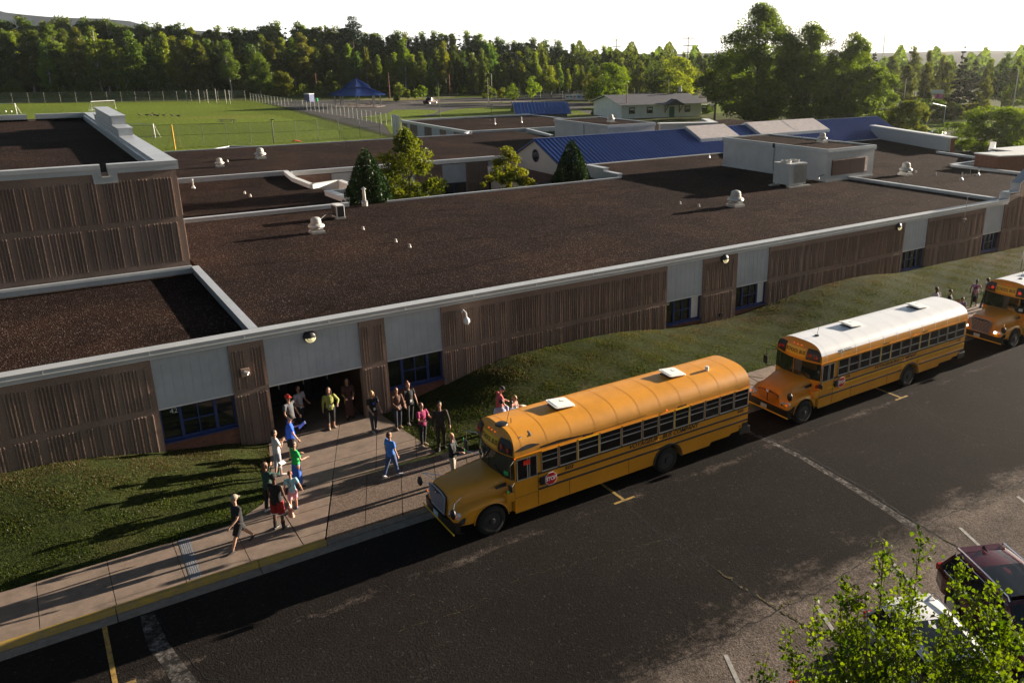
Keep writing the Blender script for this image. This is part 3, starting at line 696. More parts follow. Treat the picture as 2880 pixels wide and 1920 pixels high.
# roofs
def roof(name, poly, z, m='gravel', th=0.25):
    mb = MB(); mb.prism(poly, z-th, z); return mb.build(name, M[m], SCH)
roof('roof', [(6.15, 30.7), (55.0, 30.7), (55.0, 54.2), (6.15, 54.2)], 4.42)
roof('roof', [(-30, 30.7), (5.87, 30.7), (5.87, 42.0), (-30, 42.0)], 4.20)
roof('roof', [(40.4, 54.202), (55, 54.202), (55, 62.9), (40.4, 62.9)], 4.42)
def parapet(a, b, w, z0, z1, name='parapet', m='coping', lip=0.03):
    d = Vector((b[0]-a[0], b[1]-a[1])); d.normalize(); n = Vector((-d.y, d.x))*w/2; n2 = Vector((-d.y, d.x))*(w/2+lip)
    mb = MB(); mb.prism([(a[0]-n.x, a[1]-n.y), (b[0]-n.x, b[1]-n.y), (b[0]+n.x, b[1]+n.y), (a[0]+n.x, a[1]+n.y)], z0, z1-0.05)
    a2 = (a[0]-d.x*lip, a[1]-d.y*lip); b2 = (b[0]+d.x*lip, b[1]+d.y*lip)
    mb.prism([(a2[0]-n2.x, a2[1]-n2.y), (b2[0]-n2.x, b2[1]-n2.y), (b2[0]+n2.x, b2[1]+n2.y), (a2[0]+n2.x, a2[1]+n2.y)], z1-0.05, z1)
    return mb.build(name, M[m], SCH)
parapet((6.01, 30.75), (6.01, 42.0), 0.26, 4.0, ZT)
parapet((6.3, 54.35), (17.6, 54.35), 0.30, 4.0, 4.66)
parapet((20.3, 54.32), (40.2, 54.32), 0.16, 3.9, 4.52)
parapet((40.3, 54.6), (40.3, 62.6), 0.45, 4.0, 4.75); parapet((40.3, 56.6), (40.3, 59.2), 0.55, 4.76, 5.0)
parapet((55.18, 30.85), (55.18, 43.35), 0.34, 4.0, ZT+0.08)
parapet((57.0, 59.3), (60.0, 63.0), 0.22, 4.3, 4.62)
# gym block
gx0, gx1, gy0, gy1 = -30.0, 5.85, 42.1, 80.4
gw = MB(); gw.box(gx0, gx1, gy0, gy0+0.35, 0, 9.15)
for a, b in ((4.85, 6.72), (6.95, 8.78)): ribs(gw, gx0, gx1-0.12, a, b, gy0, seed=int(a*10), pitch=0.125, depth=0.05)
gw.build('gym_wall', M['agg'], SCH)
T = TM((gx1, gy0+0.35, 0), (0, 1, 0), (-1, 0, 0))
gw = MB(); gw.box(gx1-0.35, gx1, gy0+0.35, gy1, 0, 9.15)
Tm = Matrix(((0, -1, 0, gx1), (1, 0, 0, gy0), (0, 0, 1, 0), (0, 0, 0, 1)))
for a, b in ((4.85, 6.72), (6.95, 8.78)): ribs(gw, 0.1, 38.0, a, b, 0, Tm, seed=int(a*11), pitch=0.125, depth=0.05)
gw.build('gym_wall', M['agg'], SCH)
gw = MB(); gw.box(gx0, gx1-0.35, gy1-0.35, gy1, 0, 9.15); gw.build('gym_wall', M['agg'], SCH)
gf = MB()
def gseg(x0, x1):
    gf.box(x0, x1, gy0-0.10, gy0+0.36, 9.34, 9.52); gf.box(x0, x1, gy0-0.06, gy0+0.34, 9.12, 9.34); gf.box(x0, x1, gy0-0.07, gy0-0.06, 9.335, 9.35, 1)
gseg(gx0, 2.89); gseg(3.16, gx1+0.12)
gf.box(2.55, 2.89, gy0-0.05, gy0-0.01, 8.70, 9.12); gf.box(3.16, 3.50, gy0-0.05, gy0-0.01, 8.70, 9.12); gf.box(2.89, 3.16, gy0-0.05, gy0-0.01, 8.70, 8.98)
gf.box(2.89, 3.16, gy0-0.10, gy0+0.36, 8.98, 9.02, 1)
gf.build('fascia', [M['fascia'], M['drip']], SCH)
roof('roof', [(gx0, gy0+0.36), (gx1-0.9, gy0+0.36), (gx1-0.9, gy1-0.35), (gx0, gy1-0.35)], 9.0)
gc = MB(); gc.box(gx1-0.75, gx1+0.10, gy0+0.36, gy1+0.05, 9.40, 9.52); gc.box(gx1-0.74, gx1-0.02, gy0+0.36, gy1, 9.1, 9.40)
for k in range(3): gc.box(gx1-0.90, gx1-0.76+0.02*k, gy0+0.37, gy1-0.4, 9.0+0.13*k, 9.10+0.13*k)
gc.build('parapet', M['coping'], SCH)
gc = MB(); gc.box(gx0, 1.2, gy1-0.35, gy1+0.05, 9.0, 9.52); gc.box(1.75, gx1-0.8, gy1-0.35, gy1+0.05, 9.0, 9.52); gc.build('parapet', M['coping'], SCH)
gc = MB()
for (a, b, z) in ((56.4, 59.2, 9.96), (59.2, 69.6, 10.5), (69.6, 71.2, 9.96)):
    gc.box(gx1-0.72, gx1+0.02, a, b, 9.53, z-0.06); gc.box(gx1-0.78, gx1+0.08, a-0.04 if a < 60 and a > 57 else a, b, z-0.06, z)
    zz = 9.66
    while zz < z-0.1: gc.box(gx1-0.76, gx1-0.72, a+0.05, b-0.05, zz, zz+0.03); zz += 0.18
gc.build('stepped_parapet', M['coping'], SCH)
fl = MB(); fl.box(gx0, gx1+0.02, gy0-0.30, gy0-0.06, 4.30, 4.62); fl.box(gx0, gx1+0.02, gy0-0.33, gy0-0.30, 4.50, 4.56); fl.build('flashing', M['coping'], SCH)
# middle low roof with the two white light-well kerbs
roof('roof', [(5.86, 54.55), (18.6, 54.55), (18.6, 72.8), (5.86, 72.8)], 4.25, 'gravel2')
parapet((5.9, 73.05), (18.7, 73.05), 0.30, 3.9, 4.62)
for a, b in (((18.55, 73.0), (18.05, 68.9)), ((18.05, 68.9), (18.15, 64.2)), ((18.1, 64.3), (20.6, 65.3)), ((20.6, 65.3), (20.6, 62.0))): parapet(a, b, 0.34, 3.9, 4.60, m='white')
parapet((18.2, 60.6), (18.35, 56.4), 0.50, 3.9, 4.60, m='white'); parapet((18.6, 61.1), (20.6, 61.05), 0.30, 3.6, 4.50, m='coping')
cw = MB(); cw.box(18.62, 18.85, 54.7, 72.9, 0, 4.2); cw.box(18.86, 40.2, 54.0, 54.23, 0, 4.4); cw.build('courtyard_wall', M['agg'], SCH)
# north range
roof('roof', [(5.86, 73.25), (47.2, 73.25), (47.2, 95.3), (5.86, 95.3)], 4.40)
parapet((18.9, 72.6), (38.3, 72.6), 0.36, 4.2, 4.56); roof('roof', [(18.9, 72.45), (40.2, 72.45), (40.2, 73.25), (18.9, 73.25)], 4.38)
nf = MB(); nf.box(18.9, 40.2, 72.34, 72.44, 4.20, 4.56); nf.build('fascia', M['fascia'], SCH)
for i, (a, b) in enumerate([(18.9, 22.2), (24.7, 27.4), (29.9, 32.66), (35.12, 37.5)]):
    concrete_panel(a, b, 50+i, yf=72.45, zt=4.2, bands=((0.0, 2.24), (2.44, 3.98)), th=0.3)
for a, b in ((22.2, 24.7), (27.4, 29.9), (32.66, 35.12), (37.5, 40.2)):
    mb = MB(); mb.box(a, b, 72.50, 72.62, 2.35, 4.2); mb.build('grey_panel', M['panel'], SCH)
    mb = MB(); mb.box(a, b, 72.66, 72.72, 0.7, 2.35); mb.build('window', M['blueframe'], SCH)
    q = MB(); q.box(a+0.1, a+1.15, 72.63, 72.658, 0.8, 2.25); q.box(a+1.3, b-0.1, 72.63, 72.658, 0.8, 2.25); q.build('pane', M['glass'], SCH)
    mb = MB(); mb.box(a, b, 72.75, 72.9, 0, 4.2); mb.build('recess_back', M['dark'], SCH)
parapet((6, 95.5), (47.3, 95.5), 0.12, 4.0, 4.50); roof('roof', [(47.2, 73.3), (54.0, 73.3), (54.0, 97.0), (47.2, 97.0)], 4.40)
parapet((17.2, 95.6), (19.2, 97.6), 0.1, 4.0, 4.5); parapet((19.2, 97.6), (22.0, 95.6), 0.1, 4.0, 4.5); roof('roof', [(17.2, 95.3), (22.0, 95.3), (19.2, 97.5)], 4.41)
parapet((46.4, 95.5), (48.3, 98.3), 0.30, 4.2, 4.60); parapet((48.3, 97.6), (56.2, 97.4), 0.34, 4.0, 4.62); parapet((56.2, 97.3), (54.0, 87.2), 0.34, 4.2, 4.62)
# north-east wing
roof('roof', [(48.4, 97.8), (70.3, 97.8), (70.3, 120.2), (48.4, 120.2)], 4.38); parapet((56.2, 97.4), (70.4, 97.0), 0.3, 4.0, 4.6)
nw = MB(); nw.box(48.1, 48.4, 97.9, 120.3, 0, 4.2); nw.build('wall', M['agg'], SCH)
nw = MB(); nw.box(47.98, 48.42, 97.9, 120.4, 4.2, 4.56); nw.box(48.4, 70.4, 120.1, 120.45, 4.1, 4.56); nw.box(70.2, 70.5, 97.9, 120.1, 4.1, 4.52); nw.build('fascia', M['coping'], SCH)
for a, b in ((111.9, 114.3), (106.7, 109.3), (102.3, 104.6), (117, 118)):
    mb = MB(); mb.box(48.02, 48.10, a, b, 1.2, 4.2); mb.build('grey_panel', M['panel'], SCH)
mb = MB(); mb.box(52.0, 70.3, 120.3, 120.7, 4.2, 4.60); mb.build('parapet', M['coping'], SCH)
# blue gabled hall
bx0, bx1, by0, by1, yr, ze, zr = 39.95, 90.2, 62.75, 72.1, 67.45, 4.42, 6.50
br = MB(); br.add([(bx0-0.25, by0-0.25, ze-0.04), (bx1, by0-0.25, ze-0.04), (bx1, yr, zr), (bx0-0.25, yr, zr), (bx0-0.25, by1+0.25, ze-0.04), (bx1, by1+0.25, ze-0.04)], [(0, 1, 2, 3), (3, 2, 5, 4)])
br.add([(bx0-0.25, by0-0.25, ze-0.16), (bx1, by0-0.25, ze-0.16), (bx1, yr, zr-0.12), (bx0-0.25, yr, zr-0.12), (bx0-0.25, by1+0.25, ze-0.16), (bx1, by1+0.25, ze-0.16)], [(3, 2, 1, 0), (4, 5, 2, 3)])
br.add([(bx0-0.25, by0-0.25, ze-0.16), (bx0-0.25, by0-0.25, ze-0.04), (bx0-0.25, yr, zr), (bx0-0.25, yr, zr-0.12), (bx0-0.25, by1+0.25, ze-0.04), (bx0-0.25, by1+0.25, ze-0.16)], [(0, 3, 2, 1), (3, 5, 4, 2)])
def seam(x, mb, dz=0.055):
    mb.add([(x-0.016, by0-0.25, ze-0.04), (x+0.016, by0-0.25, ze-0.04), (x+0.016, yr, zr), (x-0.016, yr, zr), (x-0.016, by0-0.25, ze-0.04+dz), (x+0.016, by0-0.25, ze-0.04+dz), (x+0.016, yr, zr+dz), (x-0.016, yr, zr+dz)], [(4, 5, 6, 7), (0, 4, 7, 3), (1, 2, 6, 5), (0, 1, 5, 4)], 1)
x = bx0
while x < bx1: seam(x, br); x += 0.46
br.box(bx0-0.26, bx1+0.02, yr-0.09, yr+0.09, zr-0.0, zr+0.07, 1)
br.add([(bx1, by0-0.27, ze-0.1), (bx1+0.06, by0-0.27, ze-0.1), (bx1+0.06, yr, zr+0.03), (bx1, yr, zr+0.03)], [(0, 1, 2, 3)], 1)
br.build('blue_roof', [M['blueroof'], M['bluerib']], SCH)
mb = MB(); mb.box(40.5, 90.0, by0-0.30, by0-0.12, 4.30, 4.50); mb.build('gutter', M['drip'], SCH)
ga = MB()
ga.add([(bx0, by0, 2.2), (bx0, by1, 2.2), (bx0, by1, ze-0.1), (bx0, yr, zr-0.12), (bx0, by0, ze-0.1)], [(0, 4, 3, 2, 1)])
ga.add([(bx0+0.3, by0, 0), (bx0+0.3, by1, 0), (bx0+0.3, by1, 3), (bx0+0.3, by0, 3), (bx0, by0, 0), (bx0, by0, ze), (bx0+0.3, by0, ze)], [(0, 3, 2, 1), (4, 0, 3, 5)])
ga.box(bx0-2.6, bx0-0.1, by0+0.3, by0+0.5, 0, 3.1); ga.box(bx0-2.6, bx0-2.45, by0+0.5, by1-0.4, 0, 2.9)
ga.build('gable_wall', M['stucco'], SCH)
T = TM((bx0-0.02, 67.45, 4.98), (0, -1, 0), (0, 0, 1))
gm = MB(); gm.lathe([(0.0, 0), (0.62, 0.0), (0.62, 0.03), (0.0, 0.031)], n=28, T=T); o = gm.build('round_window', M['blueframe'], SCH)
gm = MB(); gm.lathe([(0.0, 0.032), (0.55, 0.032), (0.55, 0.04), (0.0, 0.041)], n=28, T=T); k = gm.build('pane', M['glass'], SCH); k.parent = o
cn = MB(); cn.add([(bx0-0.05, by0+0.25, 3.55), (bx0-0.05, by1-0.3, 3.55), (bx0-2.9, by1-0.3, 2.95), (bx0-2.9, by0+0.25, 2.95)], [(0, 1, 2, 3)])
y = by0+0.25
while y < by1-0.3:
    cn.add([(bx0-0.05, y-0.02, 3.60), (bx0-0.05, y+0.02, 3.60), (bx0-2.9, y+0.02, 3.00), (bx0-2.9, y-0.02, 3.00), (bx0-0.05, y-0.02, 3.55), (bx0-2.9, y-0.02, 2.95)], [(0, 1, 2, 3), (0, 3, 5, 4)]); y += 0.42
cn.build('canopy', M['maroonroof'], SCH)
# skylights on the ridge
t = NT('skylight_panel', 0.35, 0.5); t.col(t.ramp(t.noise(1.6, 5, 0.7, sc3=(1, 3, 1)), [(0.3, (0.42, 0.37, 0.36)), (0.7, (0.62, 0.56, 0.54))])); M['skylight'] = t.m
for x0, x1 in ((58.2, 63.8), (67.0, 78.2)):
    mb = MB(); h = 0.32
    P = lambda y: zr-(abs(y-yr))/(yr-by0+0.25)*(zr-ze+0.04)
    ya, yb = yr-2.6, yr+2.6
    pr = [(ya, P(ya)), (ya, P(ya)+h), (yr, zr+h), (yb, P(yb)+h), (yb, P(yb))]
    vs = [(x0, y, z) for y, z in pr]+[(x1, y, z) for y, z in pr]
    mb.add(vs, [(0, 1, 2, 3, 4), (9, 8, 7, 6, 5), (0, 5, 6, 1), (1, 6, 7, 2), (2, 7, 8, 3), (3, 8, 9, 4)], 0)
    o = mb.build('skylight', M['coping'], SCH)
    q = MB(); nn = 2 if x1-x0 > 8 else 1
    for k in range(nn):
        a = x0+0.08+(x1-x0)*k/nn; b = x0-0.08+(x1-x0)*(k+1)/nn
        q.add([(a, ya+0.08, P(ya+0.08)+h+0.012), (b, ya+0.08, P(ya+0.08)+h+0.012), (b, yr-0.05, zr+h+0.0), (a, yr-0.05, zr+h+0.0)], [(0, 1, 2, 3)])
        q.add([(a, yr+0.05, zr+h), (b, yr+0.05, zr+h), (b, yb-0.08, P(yb-0.08)+h+0.012), (a, yb-0.08, P(yb-0.08)+h+0.012)], [(0, 1, 2, 3)])
    k = q.build('pane', M['skylight'], SCH); k.parent = o
# penthouse on the main roof
px0, px1, py0, py1 = 52.4, 58.2, 43.45, 55.3
mb = MB(); mb.box(px0, px1, py0, py1, 4.3, 6.62)
mb.box(px0-0.07, px1+0.07, py0-0.07, py1+0.07, 4.42, 4.56)
y = py0+0.1
o = mb.build('penthouse_wall', M['penthouse'], SCH)
mb = MB(); mb.box(px0-0.10, px1+0.10, py0-0.10, py0+0.08, 6.60, 6.97); mb.box(px0-0.10, px1+0.10, py1-0.08, py1+0.10, 6.60, 6.97); mb.box(px0-0.10, px0+0.08, py0+0.08, py1-0.08, 6.60, 6.97); mb.box(px1-0.08, px1+0.10, py0+0.08, py1-0.08, 6.60, 6.97)
mb.box(px0-0.115, px1+0.115, py0-0.115, py0-0.10, 6.78, 6.80, 1); mb.box(px0-0.115, px0-0.10, py0-0.10, py1, 6.78, 6.80, 1)
mb.build('penthouse_fascia', [M['fascia'], M['drip']], SCH)
roof('roof', [(px0+0.08, py0+0.08), (px1-0.08, py0+0.08), (px1-0.08, py1-0.08), (px0+0.08, py1-0.08)], 6.86, 'gravel', 0.2)
lv = MB(); lv.box(52.98, 57.42, py0-0.03, py0+0.0, 4.85, 6.10)
z = 4.92
while z < 6.05:
    for a, b in ((53.03, 55.17), (55.23, 57.37)): lv.add([(a, py0-0.031, z+0.07), (b, py0-0.031, z+0.07), (b, py0-0.09, z), (a, py0-0.09, z)], [(0, 3, 2, 1), (0, 1, 2, 3)])
    z += 0.075
lv.build('louvre', M['louver'], SCH)
mb = MB(); mb.tube([(px0-0.05, 49.1, 6.6), (px0-0.05, 49.1, 4.75), (px0-0.2, 49.1, 4.62)], 0.05); mb.build('downspout', M['fascia'], SCH)
mb = MB(); mb.box(px0-0.13, px0-0.10, 49.0, 49.25, 6.6, 6.97); mb.build('scupper', M['dark'], SCH)
# second penthouse behind the blue roof
mb = MB(); mb.box(53.8, 60.4, 75.2, 86.2, 4.2, 6.3); mb.build('penthouse_wall', M['penthouse'], SCH)
mb = MB(); mb.box(53.7, 60.5, 75.1, 75.3, 6.3, 6.6); mb.box(53.7, 60.5, 86.1, 86.3, 6.3, 6.6); mb.box(53.7, 53.9, 75.3, 86.1, 6.3, 6.6); mb.box(60.3, 60.5, 75.3, 86.1, 6.3, 6.6); mb.build('penthouse_fascia', M['fascia'], SCH)
roof('roof', [(53.9, 75.3), (60.3, 75.3), (60.3, 86.1), (53.9, 86.1)], 6.5, 'gravel', 0.15)
mb = MB(); mb.tube([(53.72, 79.9, 6.3), (53.72, 79.9, 4.3)], 0.06); mb.build('downspout', M['fascia'], SCH)
mb = MB(); mb.prism([(67.5, 82.9), (74.5, 80.2), (77.5, 85.2), (76.9, 85.8), (74.3, 81.0), (67.8, 83.6)], 3.5, 5.55); mb.build('painted_wall', M['graybrick'], SCH)
mb = MB(); mb.prism([(67.4, 82.7), (74.6, 79.95), (77.8, 85.2), (77.2, 86.0), (74.2, 81.3), (67.8, 83.9)], 5.55, 5.68); mb.build('coping', M['drip'], SCH)
roof('roof', [(60.6, 73), (92, 73), (92, 96), (60.6, 96)], 4.35)
# east roofs, low walls turned 22 degrees
roof('roof', [(55.35, 30.87), (69.2, 30.87), (69.3, 36.7), (69.1, 43.1), (75.8, 43.9), (77.2, 50.0), (79.9, 50.4), (85.6, 64.2), (55.0, 64.2), (55.0, 54.2), (58.3, 54.2), (58.3, 43.3), (55.35, 43.3)], 4.42)
parapet((69.15, 43.1), (69.3, 31.4), 0.55, 3.9, 4.62)
prof = [(55.62, -0.2), (76, -0.2), (76, 6.9), (59.6, 6.9), (57.12, 5.50), (57.12, 4.93), (55.9, 4.93), (55.9, 4.38), (55.62, 4.38)]
Tm = Matrix(((1, 0, 0, 0), (0, 0, -1, YF+0.55), (0, 1, 0, 0), (0, 0, 0, 1)))
ea_ = MB(); ea_.prismT(prof, 0.0, 0.55, Tm)
for a, b, zt in ((55.7, 57.1, 4.0), (57.1, 66.0, 4.6)): ribs(ea_, a, b, -0.2, 2.24, YF, seed=int(a)); ribs(ea_, a, b, 2.44, zt, YF, seed=int(b))
ea_.build('wall', M['agg'], SCH)
mb = MB(); cp = [((55.86, 4.40), (55.86, 4.93)), ((55.86, 4.93), (57.08, 4.93)), ((57.08, 4.93), (57.08, 5.50)), ((57.08, 5.50), (59.56, 6.90)), ((59.56, 6.90), (76, 6.90))]
for (a, b) in cp:
    d = Vector((b[0]-a[0], b[1]-a[1])).normalized(); n = Vector((-d.y, d.x))*0.07
    mb.prismT([(a[0], a[1]), (b[0]+d.x*0.03, b[1]+d.y*0.03), (b[0]+n.x+d.x*0.03, b[1]+n.y+d.y*0.03), (a[0]+n.x, a[1]+n.y)], -0.08, 0.63, Tm)
for z_ in (4.80, 4.99): mb.box(55.9, 57.1, YF-0.10, YF-0.08, z_-0.01, z_+0.01)
mb.build('coping', M['coping'], SCH)
parapet((76.0, 43.9), (77.4, 50.1), 0.4, 4.1, 4.62); parapet((69.3, 43.3), (76.2, 43.45), 0.35, 4.1, 4.62); parapet((70.0, 43.0), (75.0, 42.7), 0.3, 4.1, 4.5)
mb = MB(); mb.prism([(79.6, 50.6), (85.2, 64.4), (85.6, 64.2), (80.0, 50.4)], 4.3, 5.75); mb.build('painted_wall', M['graybrick'], SCH)
mb = MB(); mb.prism([(79.95, 50.25), (85.7, 64.5), (86.0, 64.35), (80.3, 50.1)], 3.5, 5.75); mb.build('brick_wall', M['brick'], SCH)
mb = MB(); mb.prism([(79.45, 50.15), (85.1, 64.6), (86.1, 64.5), (80.45, 49.95)], 5.76, 5.88); mb.build('coping', M['drip'], SCH)
mb = MB(); mb.prism([(70.9, 39.9), (84, 35.6), (84.5, 42.5), (75.6, 43.3), (75.4, 41.2), (71.2, 42.3)], 3.6, 5.5); mb.build('brick_wall', M['brick'], SCH)
mb = MB(); mb.prism([(70.8, 39.75), (84, 35.4), (84.7, 42.7), (75.5, 43.5), (75.3, 41.0), (71.1, 42.4)], 5.5, 5.6); mb.build('coping', M['drip'], SCH)
mb = MB(); mb.prism([(75.3, 43.5), (83.0, 47.8), (83.2, 47.3), (75.6, 43.2)], 4.3, 5.45); mb.prism([(71.0, 40.2), (75.5, 43.5), (75.8, 43.2), (71.3, 39.9)], 4.0, 5.45); mb.build('painted_wall', M['graybrick'], SCH)
# ================================================================ things on the roofs and walls
def mushroom(x, y, z, s, label, base=(0.36, 0.36), grp='roof exhaust fans'):
    o = empty('roof_vent', (x, y, z), label, 'roof vent', grp)
    b = MB(); b.box(x-base[0]*s*1.25, x+base[0]*s*1.25, y-base[1]*s*1.25, y+base[1]*s*1.25, z-0.05, z+0.16*s); b.box(x-base[0]*s, x+base[0]*s, y-base[1]*s, y+base[1]*s, z+0.16*s, z+0.30*s); b.build('curb', M['galv'], o)
    b = MB(); b.lathe([(0.22*s, 0.28*s), (0.24*s, 0.36*s), (0.50*s, 0.38*s), (0.56*s, 0.46*s), (0.53*s, 0.56*s), (0.40*s, 0.64*s), (0.36*s, 0.66*s)], (x, y, z), 24); b.build('shroud', M['ventwhite'], o, smooth=True)
    b = MB(); b.lathe([(0.34*s, 0.655*s), (0.355*s, 0.70*s), (0.355*s, 0.82*s), (0.33*s, 0.84*s), (0.335*s, 0.87*s), (0.33*s, 0.97*s), (0.25*s, 1.06*s), (0.10*s, 1.10*s)], (x, y, z), 24); b.build('cap', M['ventwhite'], o, smooth=True)
    return o
mushroom(38.8, 39.55, 4.42, 0.98, 'large mushroom exhaust fan on the main roof in front of the air conditioner')
mushroom(13.25, 46.95, 4.42, 0.82, 'mushroom exhaust fan on the main roof nearest the tall ribbed wall, below the black box')
mushroom(60.95, 42.2, 4.42, 0.98, 'conical exhaust fan on the roof right of the grey penthouse')
mushroom(19.3, 84.6, 4.40, 0.95, 'larger of the two exhaust fans on the roof beside the sports field')
mushroom(14.8, 80.5, 4.40, 0.72, 'smaller exhaust fan on the roof beside the sports field')
mushroom(57.0, 48.0, 6.86, 0.75, 'exhaust fan standing on top of the grey penthouse')
mushroom(57.3, 79.5, 6.5, 0.8, 'squat fan on top of the far grey penthouse behind the blue roof')
# chimney flue
o = empty('flue_pipe', (18.5, 53.75, 4.42), 'slim galvanised flue pipe with a conical cap beside the courtyard evergreen', 'chimney')
b = MB(); b.lathe([(0.20, 0), (0.20, 0.28), (0.22, 0.30), (0.11, 0.42), (0.105, 1.0)], (18.5, 53.75, 4.42), 16); b.build('pipe', M['galv'], o, smooth=True)
b = MB(); b.lathe([(0.085, 1.0), (0.085, 1.14)], (18.5, 53.75, 4.42), 12); b.lathe([(0.17, 1.12), (0.17, 1.15), (0.02, 1.27)], (18.5, 53.75, 4.42), 16); b.build('cap', M['galv'], o)
# small condenser
o = empty('condenser_unit', (15.75, 50.6, 4.42), 'small white condenser with a black grille standing on the roof by the flue', 'condenser')
b = MB(); b.box(15.45, 15.95, 50.1, 51.1, 4.52, 5.28); b.build('casing', M['white'], o, bevel=0.02)
b = MB(); b.box(15.50, 15.90, 50.06, 50.10, 4.58, 5.22); b.box(15.43, 15.45, 50.2, 51.0, 4.6, 5.2); b.build('grille', M['black'], o)
b = MB(); b.box(15.4, 16.0, 50.15, 50.25, 4.42, 4.52); b.box(15.4, 16.0, 50.95, 51.05, 4.42, 4.52); b.build('foot', M['galv'], o)
b = MB(); b.tube([(15.45, 50.5, 4.7), (14.9, 50.2, 4.85), (14.2, 49.6, 4.6), (13.7, 48.6, 4.44)], 0.02, 6); b.build('hose', M['black'], o)
# air conditioner
o = empty('air_conditioner', (48.55, 43.75, 4.42), 'large grey rooftop air conditioner with finned coils and two fan rings before of the penthouse', 'air conditioner')
b = MB(); b.box(47.65, 49.5, 42.95, 44.6, 4.62, 6.15); b.box(47.62, 49.53, 42.92, 44.63, 6.15, 6.21); b.build('cabinet', M['penthouse'], o)
b = MB()
for k in range(2):
    xx = 48.1+0.95*k; b.lathe([(0.40, 0), (0.40, 0.16), (0.36, 0.16), (0.36, 0.02), (0.05, 0.02), (0.05, 0.10), (0, 0.10)], (xx, 43.8, 6.21), 24)
b.build('fan_ring', M['galv'], o)
b = MB(); x = 48.15
while x < 49.45:
    if not 48.76 < x < 48.84: b.box(x, x+0.015, 42.90, 42.948, 4.72, 6.08)
    x += 0.05
y = 43.0
while y < 44.5: b.box(47.61, 47.648, y, y+0.015, 4.95, 6.05) if False else None; y += 0.05
b.build('coil_fins', M['galv'], o)
b = MB(); b.box(47.2, 48.1, 44.3, 44.6, 4.42, 4.52); b.box(47.5, 49.9, 42.75, 43.05, 4.42, 4.52); b.box(47.7, 49.4, 43.1, 43.3, 4.52, 4.62); b.box(47.7, 49.4, 44.2, 44.4, 4.52, 4.62); b.build('skid', M['galv'], o)
b = MB(); b.tube([(49.5, 43.4, 5.1), (49.9, 43.4, 5.1), (50.0, 43.45, 4.75), (51.4, 43.3, 4.72), (51.7, 43.5, 4.95), (52.35, 43.6, 4.95)], 0.035, 6); b.build('hose', M['black'], o)
# plumbing stubs
stubs = [(63.0, 35.8, 0.85, 'galvanised vent pipe on the right roof, left one of two'), (67.1, 38.3, 0.85, 'galvanised vent pipe on the right roof, closest to the roof corner')]
Pj = lambda px, py, z: G(px, py, z)
for (px, py, z, h, r, lab) in [(2704, 507, 4.42, 0.62, 0.055, 'dark-topped vent pipe with silver boot on the right roof, nearer the front'), (2751, 494, 4.42, 0.62, 0.055, 'dark-topped vent pipe with silver boot on the right roof, nearer the brick wall'),
        (1392, 350, 4.38, 0.75, 0.07, 'white vent pipe on the far north wing roof, left one'), (1467, 345, 4.38, 0.75, 0.07, 'white vent pipe on the far north wing roof, right one'), (534, 530, 4.25, 0.62, 0.06, 'white vent pipe with silver boot beside the tall ribbed wall corner'),
        (1994, 444, 4.42, 0.30, 0.05, 'short white vent stub in front of the blue roof')]:
    x, y = Pj(px, py, z)
    if 'corner' in lab: x += 0.25
    o = empty('vent_pipe', (x, y, z), lab, 'vent pipe', 'plumbing vent pipes on the roofs')
    b = MB(); b.lathe([(0.14, 0), (0.12, 0.10), (r, 0.20)], (x, y, z), 12); b.build('boot', M['galv'], o, smooth=True)
    b = MB(); b.tube([(x, y, z+0.15), (x, y, z+h)], r, 10); b.build('pipe', M['galv'], o)
    b = MB(); b.tube([(x, y, z+h), (x, y, z+h+0.06)], r*1.25, 10); b.build('cap', M['black'] if 'dark' in lab else M['white'], o)
for (px, py, z, lab) in [(1021, 646, 4.42, 'small white drain cap on the main roof, farthest of three in a row'), (1113, 681, 4.42, 'small white drain cap on the main roof, middle of three in a row'), (1152, 696, 4.42, 'small white drain cap on the main roof, nearest of three in a row'), (688, 545, 4.25, 'small white roof drain on the low middle roof, left one'), (704, 553, 4.25, 'small white roof drain on the low middle roof, right one'),
        (1965, 582, 4.42, 'small pale drain cap on the main roof right of the large fan, near one'), (1912, 574, 4.42, 'small pale drain cap on the main roof right of the large fan, far one'), (2576, 486, 4.42, 'small pale drain cap on the right roof, left one'), (2631, 493, 4.42, 'small pale drain cap on the right roof, right one'), (640, 455, 4.4, 'small pale drain cap right of the smaller far fan')]:
    x, y = Pj(px, py, z); b = MB(); b.lathe([(0.10, 0), (0.10, 0.05), (0.07, 0.06), (0.075, 0.16), (0.03, 0.19)], (x, y, z), 10)
    tag(b.build('roof_drain', M['ventwhite'], loc=(x, y, z)), lab, 'roof drain', 'small roof drains')
# antenna mast on the front edge and whip on the right roof
o = empty('antenna_mast', (50.55, 30.22, 3.6), 'thin antenna mast clamped to the front fascia at the right', 'antenna')
b = MB(); b.tube([(50.55, 30.15, 3.55), (50.55, 30.15, 5.35)], 0.022, 6); b.build('pole', M['galv'], o)
b = MB(); b.box(50.3, 50.6, 30.13, 30.16, 3.78, 3.81); b.sphere((50.62, 30.1, 3.75), 0.05); b.box(50.5, 50.75, 30.13, 30.16, 5.2, 5.22); b.build('bracket', M['galv'], o)
x, y = Pj(2728, 495, 4.42); b = MB(); b.tube([(x, y, 4.42), (x, y, 6.0)], 0.02, 6); tag(b.build('whip_antenna', M['galv'], loc=(x, y, 4.42)), 'thin white whip antenna upright between the two vent pipes', 'antenna')
